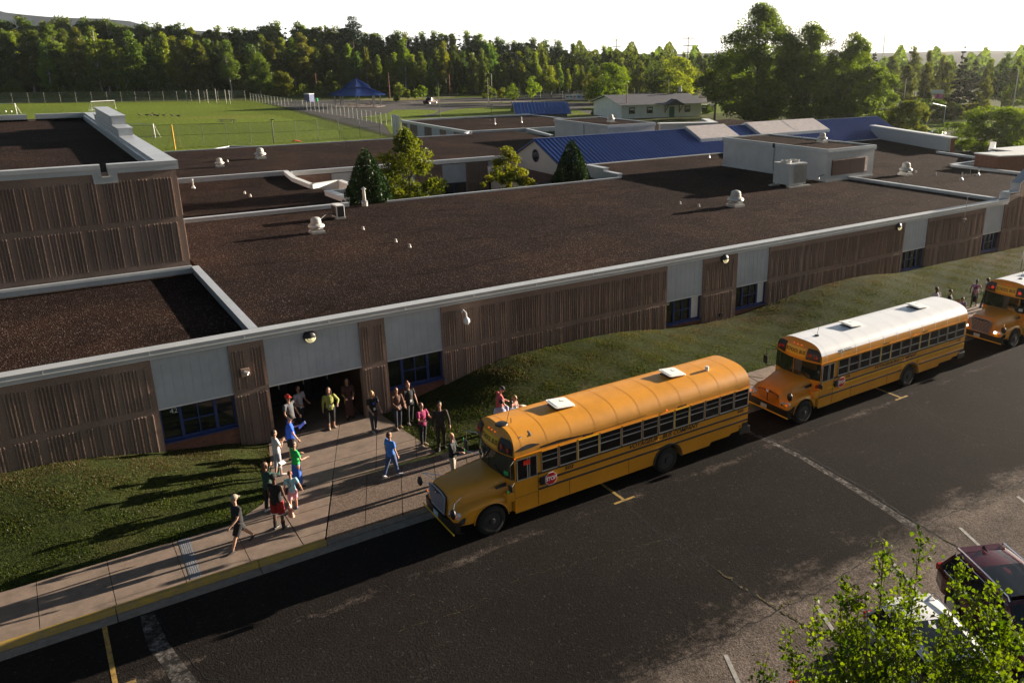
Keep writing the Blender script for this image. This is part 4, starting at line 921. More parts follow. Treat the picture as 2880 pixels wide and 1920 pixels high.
# round wall lights
for (x, z, lab, y) in ((7.87, 3.99, 'round black wall light with lit lower half above the entrance', YF+0.06), (29.1, 4.05, 'round black wall light with lit lower half on the rib panel between two windows', YF), (43.6, 4.05, 'round black wall light with lit lower half left of the grey bay at the right', YF)):
    o = empty('wall_light', (x, y, z), lab, 'wall light', 'round wall lights along the facade')
    T = TM((x, y-0.01, z), (1, 0, 0), (0, 0, 1))
    b = MB(); b.lathe([(0, 0.0), (0.24, 0.0), (0.245, 0.06), (0.22, 0.12), (0.14, 0.19), (0, 0.21)], n=24, T=T); b.build('housing', M['black'], o, smooth=True)
    P = [(0.205*math.cos(a), 0.205*math.sin(a)-0.01) for a in np.linspace(math.pi*1.03, math.pi*1.97, 12)]
    vs = [(px_, py_, 0.185-0.30*max(0, (math.hypot(px_, py_)-0.12))) for px_, py_ in P]+[(0, -0.02, 0.24)]
    b = MB(); b.add(vs, [(i, i+1, 12) for i in range(11)], 0, T); b.build('lens', M['lampglow'], o)
o = empty('security_camera', (14.25, 30.28, 3.8), 'white dome security camera hanging from a curved bracket on the long ribbed wall', 'security camera')
b = MB(); b.tube([(14.12, 30.25, 3.85), (14.12, 30.05, 3.98), (14.14, 29.85, 3.92), (14.15, 29.83, 3.72)], 0.035, 8); b.build('bracket', M['white'], o)
b = MB(); b.lathe([(0.04, 0.12), (0.13, 0.02), (0.14, -0.10), (0.11, -0.12), (0.08, -0.19), (0, -0.22)], (14.15, 29.83, 3.62), 16); b.build('dome', M['white'], o, smooth=True)
o = empty('wall_speaker', (5.42, 30.2, 3.1), 'square wall fitting with white horn on the narrow ribbed pier left of the entrance', 'speaker')
b = MB(); b.box(5.28, 5.58, 30.14, 30.26, 2.98, 3.28); b.build('box', M['agg'], o, bevel=0.01)
b = MB(); b.tube([(5.38, 30.12, 3.18), (5.50, 30.02, 3.12)], [0.03, 0.07], 10); b.build('horn', M['white'], o)
b = MB(); b.tube([(29.0, 30.18, 1.02), (29.0, 30.26, 1.02)], 0.12, 14); tag(b.build('pipe_inlet', M['black'], loc=(29.0, 30.2, 1.0)), 'round black pipe inlet low on the ribbed panel between two windows', 'pipe')
# sign post by the third bus
x, y = 50.9, 26.1
o = empty('parking_sign', (x, y, 0.1), 'small white sign with red lettering on a thin post on the right lawn', 'sign')
b = MB(); b.tube([(x, y, 0.1), (x, y, 2.35)], 0.028, 6); b.build('post', M['galv'], o)
b = MB(); b.box(x-0.15, x+0.15, y-0.045, y-0.03, 1.85, 2.30); k = b.build('sign_plate', M['white'], o)
for i, s_ in enumerate(('NO', 'PARKING', 'BUSES')):
    q = text_mb(s_, 0.11 if i == 0 else 0.065, TM((x, y-0.047, 2.20-0.12*i), (1, 0, 0), (0, 0, 1)), extrude=0.001); k2 = q.build('lettering', M['red'], o); 
# ================================================================ school buses
M['busyel'] = mat('bus_yellow_paint', (0.76, 0.310, 0.016), 0.36, noise=(1.1, 0.10), coat=0.35, spec=0.5)
M['busroofyel'] = mat('bus_yellow_roof_paint', (0.78, 0.325, 0.026), 0.45, noise=(0.9, 0.12), coat=0.15, bump=(1.3, 0.12, 0.02))
M['busroofwhite'] = mat('bus_white_roof_paint', (0.90, 0.91, 0.93), 0.35, noise=(1.2, 0.03))
M['signyel'] = mat('sign_yellow', (0.85, 0.50, 0.03), 0.4)
M['reflyel'] = mat('reflective_tape', (0.90, 0.55, 0.03), 0.3)
M['chrome'] = mat('chrome', (0.75, 0.75, 0.78), 0.15, 1.0)
M['grillegrey'] = mat('grille_grey', (0.34, 0.35, 0.42), 0.35, 0.1)
M['amberlens'] = mat('amber_lens', (0.9, 0.16, 0.02), 0.2, emit=((1.0, 0.18, 0.02), 0.25))
M['redlens'] = mat('red_lens', (0.35, 0.015, 0.01), 0.2)
M['redlit'] = mat('red_lens_bright', (0.6, 0.03, 0.015), 0.2, emit=((1.0, 0.06, 0.03), 0.10))
M['headglass'] = mat('headlight_glass', (0.75, 0.75, 0.78), 0.1, 0.3, spec=0.8)
M['headlit'] = mat('headlight_lit', (1, 1, 0.95), 0.2, emit=((1.0, 0.93, 0.8), 4.0))
M['busglass'] = mat('bus_window_glass', (0.008, 0.008, 0.009), 0.05, spec=0.8)
M['windglass'] = mat('windshield_glass', (0.010, 0.018, 0.014), 0.04, spec=0.9)
M['alum'] = mat('window_aluminium', (0.55, 0.55, 0.55), 0.35, 0.6)
M['plate'] = mat('licence_plate', (0.45, 0.60, 0.75), 0.4)
M['letter'] = mat('black_lettering', (0.012, 0.010, 0.010), 0.5)
M['hatchwhite'] = mat('hatch_white', (0.80, 0.79, 0.76), 0.4)
M['rim'] = mat('steel_rim', (0.028, 0.028, 0.030), 0.6, 0.0)
M['bowyel'] = mat('bus_seam_yellow', (0.66, 0.27, 0.022), 0.5)
M['bowwhite'] = mat('bus_seam_white', (0.78, 0.79, 0.82), 0.5)
def wheel(mb_t, mb_r, x, y, r=0.49, w=0.28, side=-1):
    T = TM((x, y, r), (1, 0, 0), (0, 0, 1))   # lathe axis = -Y
    if side > 0: T = TM((x, y, r), (-1, 0, 0), (0, 0, 1))
    prof = [(r*0.56, w/2), (r*0.62, w/2+0.012), (r*0.86, w/2+0.005), (r*0.95, w/2-0.02), (r, w/2-0.06), (r, -w/2+0.06), (r*0.93, -w/2), (r*0.5, -w/2)]
    mb_t.lathe(prof, n=36, T=T)
    mb_r.lathe([(r*0.57, w/2+0.004), (r*0.50, w/2-0.03), (r*0.46, w/2-0.10), (r*0.30, w/2-0.07), (r*0.22, w/2+0.0), (r*0.20, w/2+0.05), (0.0, w/2+0.055)], n=28, T=T)
    for k in range(10):
        a = 2*math.pi*k/10; mb_r.lathe([(0.018, w/2-0.06), (0.016, w/2-0.035), (0, w/2-0.033)], (r*0.38*math.cos(a), r*0.38*math.sin(a), 0), 6, T=T)
def bus(name, X0, Yc, label, style, num, windows, xw1, xw2, xp, L, white_roof, lit, grp='school buses parked along the kerb', dup_num=True):
    O = empty(name, (X0, Yc, 0), label, 'school bus', grp)
    H = 1.20                       # half width
    X = lambda x: X0+x
    ZB, ZW0, ZW1, ZD, ZR = 0.50, 1.68, 2.33, 2.42, 3.12
    # cross-section of the roof from drip rail (near side) over to the other side
    def rprof(n=20):
        P = []
        for i in range(n+1):
            a = math.pi*i/n; c, s_ = math.cos(a), math.sin(a)
            P.append((-H*math.copysign(abs(c)**0.72, c), ZD+(ZR-ZD)*abs(s_)**0.80))
        return P
    RP = rprof()
    def roofz(y):
        for (a, za), (b, zb_) in zip(RP, RP[1:]):
            if a <= y <= b: return za+(zb_-za)*(y-a)/(b-a+1e-9)
        return ZD
    bulge = lambda y: -0.26*(1-(y/H)**2)
    rake = lambda z: 0.02*(z-1.65)+0.30*max(0, (z-2.55)/0.57)**2
    xf = lambda y, z: xp+bulge(y)+rake(z)
    # --- body sides, rear
    b = MB()
    rb = L-0.02
    arch = lambda x: max(ZB, 0.5+math.sqrt(max(0, 0.63**2-(x-xw2)**2))) if abs(x-xw2) < 0.63 else ZB
    for sgn in (-1, 1):
        xs_ = [xp]+[xp+0.1*k for k in range(1, int((rb-xp)/0.1))]+[rb]
        xs_ = sorted(set(xs_+[xw2-0.629, xw2+0.629]))
        lo = []; hi = []; md = []
        for x in xs_:
            zb_ = arch(x)
            if x < xp+1.6 and zb_ == ZB: zb_ = ZB-0.02
            if x > L-1.9 and x <= L-0.9: zb_ = max(zb_, 0.62)
            if x > L-0.9: zb_ = max(zb_, 0.70)
            lo.append((X(x), Yc+sgn*(H-0.02), zb_)); md.append((X(x), Yc+sgn*H, max(0.95, zb_+0.01) if zb_ < 1.4 else zb_)); hi.append((X(x), Yc+sgn*H, ZD))
        b.grid([lo, md, hi], flip=(sgn > 0))
        if sgn < 0:   # return of the wheel arch
            ar = [(x, arch(x)) for x in np.linspace(xw2-0.63, xw2+0.63, 17)]
            b.grid([[(X(x), Yc-H+0.02, z) for x, z in ar], [(X(x), Yc-H+0.34, z) for x, z in ar]], 0)
            fl_ = [(X(xw2+0.66*math.cos(a)), Yc-H-0.028, 0.5+0.66*math.sin(a)) for a in np.linspace(0, math.pi, 17)]
            fi_ = [(X(xw2+0.60*math.cos(a)), Yc-H-0.028, 0.5+0.60*math.sin(a)) for a in np.linspace(0, math.pi, 17)]
            b.grid([fi_, fl_], 1); b.grid([fl_, [(p[0], p[1]+0.04, p[2]) for p in fl_]], 1)
    # rear wall with rounded corner
    rp = [(-H, 0.72)]+[(-H, 1.2)]+[(y, z) for y, z in RP]+[(H, 1.2), (H, 0.72)]
    b.add([(X(rb), Yc+y, z) for y, z in rp]+[(X(L), Yc+y*0.965, z if z < 2.4 else 2.4+(z-2.4)*0.93) for y, z in rp], [(i, i+1, i+1+len(rp), i+len(rp)) for i in range(len(rp)-1)]+[tuple(range(len(rp), 2*len(rp)))])
    # cowl below windscreen
    ny = 14; ysn = [(-H+2*H*i/ny) for i in range(ny+1)]
    b.grid([[(X(xp+bulge(y)), Yc+y, z) for y in ysn] for z in (0.55, 1.2, 1.66)], flip=False)
    b.build('body', [M['busyel'], M['black']], O, smooth=True)
    u = MB(); u.box(X(1.9), X(L-0.6), Yc-0.80, Yc+0.80, 0.42, 1.2); u.box(X(xp), X(xw2-0.75), Yc-1.1, Yc+1.1, 0.56, 0.9); u.build('chassis', M['dark'], O)
    # header over the windscreen
    h = MB(); rows = []
    for k in range(7):
        row = []
        for y in ysn:
            z1 = roofz(y); z0 = ZW1+0.05; z = z0+(max(z1, z0+0.005)-z0)*k/6.0
            row.append((X(xf(y, z)), Yc+y, z))
        rows.append(row)
    h.grid(rows); h.build('front_cap', M['busyel'], O, smooth=True, ang=60)
    # roof shell
    r_ = MB(); nx = int((rb-xp)/0.45); rows = []
    for j in range(nx+1):
        row = []
        for (y, z) in RP:
            a = xf(y, z); x = a+(rb-a)*j/nx; row.append((X(x), Yc+y, z))
        rows.append(row)
    r_.grid(rows, flip=True)
    rm = M['busroofwhite'] if white_roof else M['busroofyel']
    if white_roof:
        # yellow band up to the shoulder, white above
        r2 = MB(); cut = [i for i, (y, z) in enumerate(RP) if z > ZD+0.16]
        r2.grid([row[:cut[0]+1] for row in rows], flip=True); r2.grid([row[cut[-1]:] for row in rows], flip=True); r2.build('roof_side_band', M['busyel'], O, smooth=True, ang=60)
        r_ = MB(); r_.grid([row[cut[0]:cut[-1]+1] for row in rows], flip=True)
    ro = r_.build('roof', rm, O, smooth=True, ang=60)
    # roof bows
    bw = MB(); x = xp+0.30
    while x < L-0.2:
        P = RP; a = []; c = []
        for (y, z) in P:
            n = Vector((0, y/H**2, (z-ZD)/(ZR-ZD)**2+0.25)); n.normalize()
            a.append((X(x), Yc+y+n.y*0.004, z+n.z*0.004)); c.append((X(x+0.02), Yc+y+n.y*0.004, z+n.z*0.004))
        bw.grid([a, c], flip=True); x += 0.91
    k = bw.build('roof_bows', M['bowwhite'] if white_roof else M['bowyel'], O, smooth=True, ang=60)
    # drip rail
    d = MB()
    for sgn in (-1, 1): d.box(X(xp+0.04), X(rb), Yc+sgn*H-0.028, Yc+sgn*H+0.028, ZD-0.035, ZD-0.005)
    d.build('drip_rail', M['busyel'], O)
    # side windows
    for (a, c, ex) in windows:
        for sgn in (-1, 1):
            yo = Yc+sgn*(H+0.004)
            w_ = MB(); lo, hi = (yo-0.006, yo) if sgn < 0 else (yo, yo+0.006)
            w_.box(X(a+0.03), X(c-0.03), min(yo, yo+sgn*0.008), max(yo, yo+sgn*0.008), ZW0, ZW1)
            o = w_.build('window', M['busglass'], O)
            f = MB(); y1, y2 = sorted((yo+sgn*0.008, yo+sgn*0.026))
            zc = (ZW0+ZW1)/2
            f.box(X(a+0.03), X(c-0.03), y1, y2, ZW0-0.02, ZW0+0.012); 
            f.box(X(a+0.045), X(c-0.045), y1, y2, zc-0.012, zc+0.010)
            if style == 'A': f.box(X(a+0.045), X(c-0.045), y1, y2, zc+0.17, zc+0.185)
            f.box(X(a+0.03), X(a+0.045), y1, y2, ZW0, ZW1); f.box(X(c-0.045), X(c-0.03), y1, y2, ZW0, ZW1)
            k = f.build('frame', M['alum'], O); k.parent = o
            if ex:
                q = MB(); q.box(X(a), X(a+0.026), y1, y2, ZW0-0.03, ZW1+0.03); q.box(X(c-0.026), X(c), y1, y2, ZW0-0.03, ZW1+0.03); k = q.build('exit_trim', M['reflyel'], O); k.parent = o
            if style == 'A':
                q = MB(); q.tube([(X(a+0.03), Yc+sgn*(H+0.03), ZW1+0.045), (X(c-0.04), Yc+sgn*(H+0.03), ZW1+0.045)], 0.018, 6); k = q.build('window_rain_bar', M['reflyel'] if ex else M['busyel'], O); k.parent = o
    # driver window
    a, c = xp+0.07, xp+0.80
    for sgn in (-1,):
        w_ = MB(); w_.box(X(a), X(c), Yc+sgn*H-0.012, Yc+sgn*H-0.002, 1.62, 2.30); o = w_.build('driver_window', M['busglass'], O)
        f = MB()
        for (p, q_) in ((a, a+0.03), (c-0.03, c), ((a+c)/2, (a+c)/2+0.03), ((a+c)/2+0.08, (a+c)/2+0.10)): f.box(X(p), X(q_), Yc-H-0.026, Yc-H-0.012, 1.62, 2.30)
        f.box(X(a), X(c), Yc-H-0.026, Yc-H-0.012, 1.60, 1.62); f.box(X(a), X(c), Yc-H-0.026, Yc-H-0.012, 2.30, 2.32); k = f.build('frame', M['alum'], O); k.parent = o
    # windscreen
    w_ = MB(); m_ = 22; yy_ = [(-H+0.02+(2*H-0.04)*i/m_) for i in range(m_+1)]
    w_.grid([[(X(xf(y, z)-0.012), Yc+y, z) for y in yy_] for z in (1.66, 2.0, 2.39)]); w_.build('windscreen', M['windglass'], O, smooth=True)
    w_ = MB(); w_.grid([[(X(xf(y, z)-0.02), Yc+y, z) for y in yy_] for z in (2.375, 2.405)]); w_.grid([[(X(xf(y, z)-0.02), Yc+y, z) for y in yy_] for z in (1.645, 1.672)])
    for yc_ in (0.0,): w_.grid([[(X(xf(y, z)-0.018), Yc+y, z) for y in (yc_-0.012, yc_+0.012)] for z in (1.66, 2.39)])
    w_.build('windscreen_trim', M['busyel'] if style == 'B' else M['black'], O)
    w_ = MB()
    for y0 in (-0.75, 0.45): w_.tube([(X(xf(y0, 1.7)-0.03), Yc+y0, 1.68), (X(xf(y0+0.35, 1.95)-0.04), Yc+y0+0.38, 1.93)], 0.010, 5)
    w_.build('wiper', M['black'], O)
    # header sign and warning lamps
    xs0 = lambda y, z: X(xf(y, z))-0.02
    s_ = MB(); zz0, zz1, yw = 2.50, 2.86, 0.50
    s_.grid([[(xs0(y, z), Yc+y, z) for y in np.linspace(-yw, yw, 7)] for z in np.linspace(zz0, zz1, 5)])
    s_.build('header_sign', M['signyel'], O, smooth=True)
    za, zb2 = 2.52, 2.84
    p0 = Vector((xs0(0, za)-0.0, 0, za)); p1 = Vector((xs0(0, zb2), 0, zb2)); up_ = (p1-p0).normalized()
    T = TM(((p0.x+p1.x)/2-0.014, Yc, (za+zb2)/2), (0, -1, 0), (up_.x, 0, up_.z))
    tb = text_mb('SCHOOL BUS', 0.205, T, extrude=0.002, bold=0.004, sx=0.80)
    # bend the letters onto the curved cap
    tb.v = [(xs0(v[1]-Yc, v[2])-0.006, v[1], v[2]) for v in tb.v]
    tb.build('header_lettering', M['letter'], O)
    for sgn in (-1, 1):
        lb = MB(); ys_ = np.linspace(0.55, 1.14, 6)*sgn
        lb.grid([[(xs0(y, min(z, roofz(y)-0.03))+0.002, Yc+y, min(z, roofz(y)-0.03)) for y in ys_] for z in np.linspace(2.45, 2.90, 5)])
        lb.build('lamp_panel', M['black'], O, smooth=True)
    for sgn in (-1, 1):
        for yv, zv, mm in ((0.72, 2.66, 'redlit' if lit else 'redlens'), (0.98, 2.60, 'redlens')):
            T = TM((xs0(sgn*yv, zv)-0.004, Yc+sgn*yv, zv), (0, -1, 0), (up_.x*0.6, 0, up_.z))
            q = MB(); q.lathe([(0.085, 0), (0.08, 0.02), (0, 0.035)], n=16, T=T); q.build('warning_lamp', M[mm], O, smooth=True)
    for yv in (-0.2, 0.0, 0.2):
        q = MB(); q.sphere((xs0(yv, 2.95)-0.005, Yc+yv, 2.94), (0.02, 0.035, 0.02), nu=8, nv=6); q.build('marker_lamp', M['amberlens'], O, smooth=True)
    for (xv, zv, sg, mm) in ((xp+0.02, 2.38, -1, 'amberlens'), (L-0.12, 2.50, -1, 'redlit'), ((xp+L)/2+1.0, 2.47, -1, 'amberlens')):
        q = MB(); q.sphere((X(xv), Yc+sg*(H+0.01), zv), (0.035, 0.02, 0.02), nu=8, nv=6); q.build('marker_lamp', M[mm], O, smooth=True)
    # rub rails
    rails = (1.635, 1.355, 1.085) if style == 'A' else (1.625, 1.335, 0.955)
    for i, z in enumerate(rails):
        for sgn in (-1, 1):
            q = MB(); y1, y2 = sorted((Yc+sgn*H, Yc+sgn*(H+0.022)))
            xa = xp+0.85 if i else xp+0.05
            if style == 'B' and i == 2: xa = xp-0.0
            spans = [(xa, L-0.03)]
            if i == 2 and style == 'B': spans = [(xa, xw2-0.64), (xw2+0.64, L-0.03)]
            for p, q_ in spans: q.box(X(p), X(q_), y1, y2, z-0.032, z+0.032)
            q.build('rub_rail', M['black'], O)
    if style == 'B':
        q = MB(); x = xp+0.5
        while x < L-0.3: q.box(X(x), X(min(x+1.35, L-0.05)), Yc-H-0.008, Yc-H, 1.215, 1.265); x += 1.40
        q.box(X(xp+4.0), X(xp+5.3), Yc-H-0.008, Yc-H, 1.56, 1.585); q.box(X(xp+8.0), X(xp+8.8), Yc-H-0.008, Yc-H, 1.56, 1.585)
        q.build('reflective_tape', M['reflyel'], O)
    # lettering on the side
    def side_text(s, size, xa, z, width=None, shear=0.0, nm='side_lettering'):
        T = TM((X(xa), Yc-H-0.004, z), (1, 0, 0), (0, 0, 1)); tb = text_mb(s, size, T, extrude=0.0015, shear=shear, bold=0.006)
        if width:
            xs_ = [v[0] for v in tb.v]; a0, a1 = min(xs_), max(xs_); f = width/(a1-a0); tb.v = [(X(xa)+(v[0]-(a0+a1)/2)*f, v[1], v[2]) for v in tb.v]
        tb.build(nm, M['letter'], O)
    if style == 'A' and num == '502':
        side_text('VOYAGEUR - BUS COMPANY', 0.215, 16.82-X0, 1.50, 3.12, 0.30)
        side_text('502', 0.17, 12.82-X0, 1.50, 0.34, 0.2); side_text('502', 0.15, 20.42-X0, 1.50, 0.32, 0.2)
    elif style == 'B':
        side_text('VOYAGEUR BUS COMPANY', 0.20, 29.78-X0, 1.475, 2.95, 0.30)
        side_text('175', 0.16, 26.55-X0, 1.48, 0.26, 0.1); side_text('175', 0.15, 34.45-X0, 1.48, 0.26, 0.1)
    for (a, c, ex) in windows:
        if ex: side_text('EMERGENCY EXIT', 0.055, (a+c)/2, 2.445, 0.42, 0, 'exit_lettering')
    # stop arm
    xs1 = xp+1.27
    T = TM((X(xs1), Yc-H-0.055, 1.36), (1, 0, 0), (0, 0, 1)); oc = lambda r: [(r*math.cos(math.pi/8+k*math.pi/4), r*math.sin(math.pi/8+k*math.pi/4)) for k in range(8)]
    q = MB(); q.prismT(oc(0.235), 0, 0.012, T); so_ = q.build('stop_sign', M['white'], O)
    q = MB(); q.prismT(oc(0.212), 0.012, 0.016, T); k = q.build('stop_face', mat('stop_red', (0.50, 0.012, 0.02), 0.35), O); k.parent = so_
    T2 = TM((X(xs1), Yc-H-0.0735, 1.36), (1, 0, 0), (0, 0, 1)); q = text_mb('STOP', 0.185, T2, extrude=0.0015, bold=0.006, sx=0.85); k = q.build('stop_lettering', M['white'], O); k.parent = so_
    q = MB(); q.box(X(xs1-0.38), X(xs1-0.05), Yc-H-0.055, Yc-H, 1.22, 1.50); k = q.build('stop_arm', M['black'], O); k.parent = so_
    # black skirts, fuel and exhaust details, rear bumper
    q = MB(); q.box(X(L-0.42), X(L+0.12), Yc-H-0.015, Yc+H+0.015, 0.52, 0.80); q.build('rear_bumper', M['black'], O, bevel=0.02)
    q = MB(); q.box(X(L-0.3), X(L-0.02), Yc-H-0.006, Yc-H, 0.55, 0.98); q.box(X(xp+0.1), X(xp+0.78), Yc-H+0.03, Yc-H+0.25, 0.44, 0.50); q.build('mud_flap', M['black'], O)
    q = MB(); q.sphere((X(L-0.42), Yc-H-0.01, 0.90), (0.03, 0.015, 0.03), nu=8, nv=6); q.build('reflector', M['redlens'], O)
    for p in (1.0,):
        q = MB(); q.box(X(xp+0.82), X(xp+0.834), Yc-H-0.006, Yc-H, 0.55, 1.60); q.box(X(xp+0.0), X(xp+0.82), Yc-H-0.006, Yc-H, 1.02, 1.03); q.box(X(xp+2.0), X(xp+2.01), Yc-H-0.004, Yc-H, 0.5, 1.05); q.box(X(xp+4.4), X(xp+4.41), Yc-H-0.004, Yc-H, 0.5, 1.05); q.build('panel_seams', M['black'], O)
    q = MB(); q.box(X(xp-0.30), X(xp-0.02), Yc-H-0.005, Yc-H+0.25, 0.95, 1.25); q.build('cowl_box', M['busyel'], O, bevel=0.02)
    # --- front clip
    fw = 1.13; hw0, hw1 = 0.60, 0.82
    x0_, x1_ = 0.10, xp-0.10
    zt0, zt1 = (1.55, 1.72) if style == 'A' else (1.40, 1.72)
    xsn = [0.10, 0.16, 0.26]+[0.26+(x1_-0.26)*k/22 for k in range(1, 23)]
    c = MB(); rows = []
    for x in xsn:
        tt = (x-x0_)/(x1_-x0_); w = hw0+(hw1-hw0)*tt; zt = zt0+(zt1-zt0)*(1-(1-tt)**1.6)
        edge = 0.07 if x == 0.10 else (0.025 if x == 0.16 else 0.0)
        fo = fw-(0.16 if style == 'A' else 0.12)*max(0, 1-(x-0.1)/0.55)**2; fz = 1.12-0.16*max(0, 1-(x-0.1)/0.5)**1.5
        dd = abs(x-xw1); bump_ = 0.06*math.exp(-(dd/0.55)**2); fz += bump_
        if x > xw1+0.5: fz += 0.10*smooth01((x-xw1-0.5)/0.4)
        zb_ = 0.62 if x < xw1 else 0.58
        if dd < 0.60: zb_ = max(zb_, 0.48+math.sqrt(0.36-dd*dd)*1.02)
        zb_ = min(zb_, fz-0.05)
        half = [(0.0, zt), (w*0.35, zt-0.004), (w*0.7, zt-0.018), (w*0.9, zt-0.05), (w, zt-0.11), (w+0.04, zt-0.24-0.10*tt), (w+0.09, fz+0.06), (w+0.18 if w+0.18 < fo-0.1 else fo-0.12, fz+0.015), (fo-0.08, fz), (fo-0.02, fz-0.05), (fo, fz-0.11 if fz-0.11 > zb_+0.005 else zb_+0.005), (fo, (fz-0.11+zb_)/2 if fz-0.11 > zb_ else zb_+0.003), (fo-0.005, zb_)]
        half = [(max(0.0, y-edge if y > 0.01 else 0), z-edge*0.8 if z > 0.9 else z) for y, z in half]
        rows.append([(X(x), Yc-y, z) for y, z in half[::-1]]+[(X(x), Yc+y, z) for y, z in half[1:]])
    c.grid(rows, flip=True)
    c.add(rows[0], [tuple(range(len(rows[0])))[::-1]] if False else [tuple(range(len(rows[0])))])
    c.build('hood', M['busyel'], O, smooth=True, ang=50)
    # arch lip
    for sgn in (-1, 1):
        q = MB(); fi = [(X(xw1+0.60*math.cos(a)), Yc+sgn*(fw+0.012), 0.48+0.61*math.sin(a)) for a in np.linspace(0.1, math.pi-0.1, 17)]
        q.tube(fi, 0.018, 6); q.build('fender_lip', M['busyel'], O)
    q = MB(); q.box(X(xw1-0.62), X(xw1+0.62), Yc-0.86, Yc+0.86, 0.5, 1.02); q.build('wheel_well', M['dark'], O)
    q = MB()     # side vent
    for sgn in (-1, 1):
        q.add([(X(xp-0.55), Yc+sgn*(hw1+0.075), 1.46), (X(xp-0.16), Yc+sgn*(hw1+0.105), 1.53), (X(xp-0.16), Yc+sgn*(hw1+0.125), 1.40), (X(xp-0.52), Yc+sgn*(hw1+0.10), 1.38)], [(0, 1, 2, 3)])
    q.build('side_vent', M['black'], O)
    # bumper
    q = MB(); prof = [(-1.18, 0.20), (-1.08, 0.08), (-0.5, 0.0), (0.5, 0.0), (1.08, 0.08), (1.18, 0.20)]
    zb0, zb1 = 0.42, 0.72
    q.grid([[(X(x), Yc+y, zb0) for y, x in prof], [(X(x-0.01), Yc+y, zb1) for y, x in prof], [(X(x+0.14), Yc+y*0.99, zb1+0.01) for y, x in prof], [(X(x+0.22), Yc+y*0.96, zb1+0.16) for y, x in prof]])
    q.grid([[(X(x+0.14), Yc+y, zb0) for y, x in prof], [(X(x), Yc+y, zb0) for y, x in prof]])
    q.build('bumper', M['black'], O, smooth=True, ang=30)
    q = MB(); q.box(X(-0.045), X(-0.02), Yc-1.20, Yc+1.10, 0.46, 0.50); q.build('crossing_arm', M['reflyel'], O)
    q = MB(); q.box(X(-0.03), X(-0.012), Yc+0.12-0.16, Yc+0.12+0.16, 0.52, 0.68); q.build('licence_plate', M['plate'], O)
    # grille
    if style == 'A':
        q = MB(); zA, zB = 0.80, 1.42
        wb, wt = 0.44, 0.57; xg = 0.075
        out_ = [(-wb, zA), (wb, zA), (wt, zB), (wt*0.55, zB+0.07), (-wt*0.55, zB+0.07), (-wt, zB)]
        q.add([(X(xg), Yc+y, z) for y, z in out_]+[(X(xg-0.05), Yc+y*0.97, z) for y, z in out_], [(0, 1, 7, 6), (1, 2, 8, 7), (2, 3, 9, 8), (3, 4, 10, 9), (4, 5, 11, 10), (5, 0, 6, 11), (6, 7, 8, 9, 10, 11)])
        gr_ = q.build('grille', M['black'], O)
        q = MB()
        for k in range(9):
            z = zA+0.03+k*(zB-zA-0.02)/9; w = wb+(wt-wb)*(z-zA)/(zB-zA)-0.05; q.box(X(xg-0.075), X(xg-0.05), Yc-w, Yc+w, z, z+0.030)
        for sgn in (-1, 1): q.tube([(X(xg-0.06), Yc+sgn*(wb-0.01), zA), (X(xg-0.06), Yc+sgn*(wt-0.01), zB)], 0.025, 6)
        q.tube([(X(xg-0.06), Yc-wt+0.01, zB), (X(xg-0.06), Yc-wt*0.55, zB+0.07), (X(xg-0.06), Yc+wt*0.55, zB+0.07), (X(xg-0.06), Yc+wt-0.01, zB)], 0.028, 6); q.tube([(X(xg-0.06), Yc-wb, zA), (X(xg-0.06), Yc+wb, zA)], 0.022, 6)
        k = q.build('grille_bars', M['grillegrey'], O); k.parent = gr_
        q = MB(); T = TM((X(xg-0.09), Yc, zB-0.03), (0, -1, 0), (0, 0, 1)); q.prismT([(-0.09, -0.04), (0.09, -0.04), (0.11, 0.02), (0.05, 0.06), (-0.05, 0.06), (-0.11, 0.02)], 0, 0.012, T); k = q.build('badge', M['black'], O); k.parent = gr_
        q = MB(); q.lathe([(0.035, 0.012), (0.03, 0.02), (0, 0.021)], n=14, T=T); k = q.build('badge_disc', M['chrome'], O); k.parent = gr_
    else:
        q = MB(); zA, zB = 0.80, 1.25; xg = 0.075
        for sgn in (-1, 1):
            pts = [(0.02, zA), (0.40, zA+0.02), (0.58, zB-0.02), (0.10, zB+0.05), (0.02, zB-0.05)]
            q.add([(X(xg), Yc+sgn*y, z) for y, z in pts]+[(X(xg-0.03), Yc+sgn*y, z) for y, z in pts], [(0, 1, 6, 5), (1, 2, 7, 6), (2, 3, 8, 7), (3, 4, 9, 8), (4, 0, 5, 9), (5, 6, 7, 8, 9)])
        gr_ = q.build('grille', M['louver'], O)
        q = MB()
        for sgn in (-1, 1):
            for k in range(9):
                y = 0.06+k*0.056; q.box(X(xg-0.045), X(xg-0.03), Yc+sgn*y-0.014, Yc+sgn*y+0.014, zA+0.01, zB-0.01 if y < 0.42 else zB-0.04)
        k = q.build('grille_bars', M['busyel'], O); k.parent = gr_
        q = MB(); T = TM((X(xg-0.05), Yc, zB+0.02), (0, -1, 0), (0, 0, 1)); q.prismT([(0, -0.09), (0.09, 0.04), (0.05, 0.08), (0, 0.03), (-0.05, 0.08), (-0.09, 0.04)], 0, 0.014, T); k = q.build('badge', M['chrome'], O); k.parent = gr_
    # headlights
    for sgn in (-1, 1):
        q = MB(); y0, y1 = (0.66, 1.06)
        pts = [(y0, 0.86), (y0+0.02, 1.00), (y1-0.05, 1.03), (y1, 0.95), (y1-0.02, 0.84)]
        xo = lambda y: 0.055+0.16*max(0, (y-0.8)/0.26)**2
        q.add([(X(xo(y)), Yc+sgn*y, z) for y, z in pts]+[(X(xo(y)+0.15), Yc+sgn*y, z) for y, z in pts], [(0, 1, 2, 3, 4) if sgn > 0 else (4, 3, 2, 1, 0)]+[(i, (i+1) % 5, (i+1) % 5+5, i+5) for i in range(5)])
        hl = q.build('headlight', M['headglass'] if not lit else M['headglass'], O)
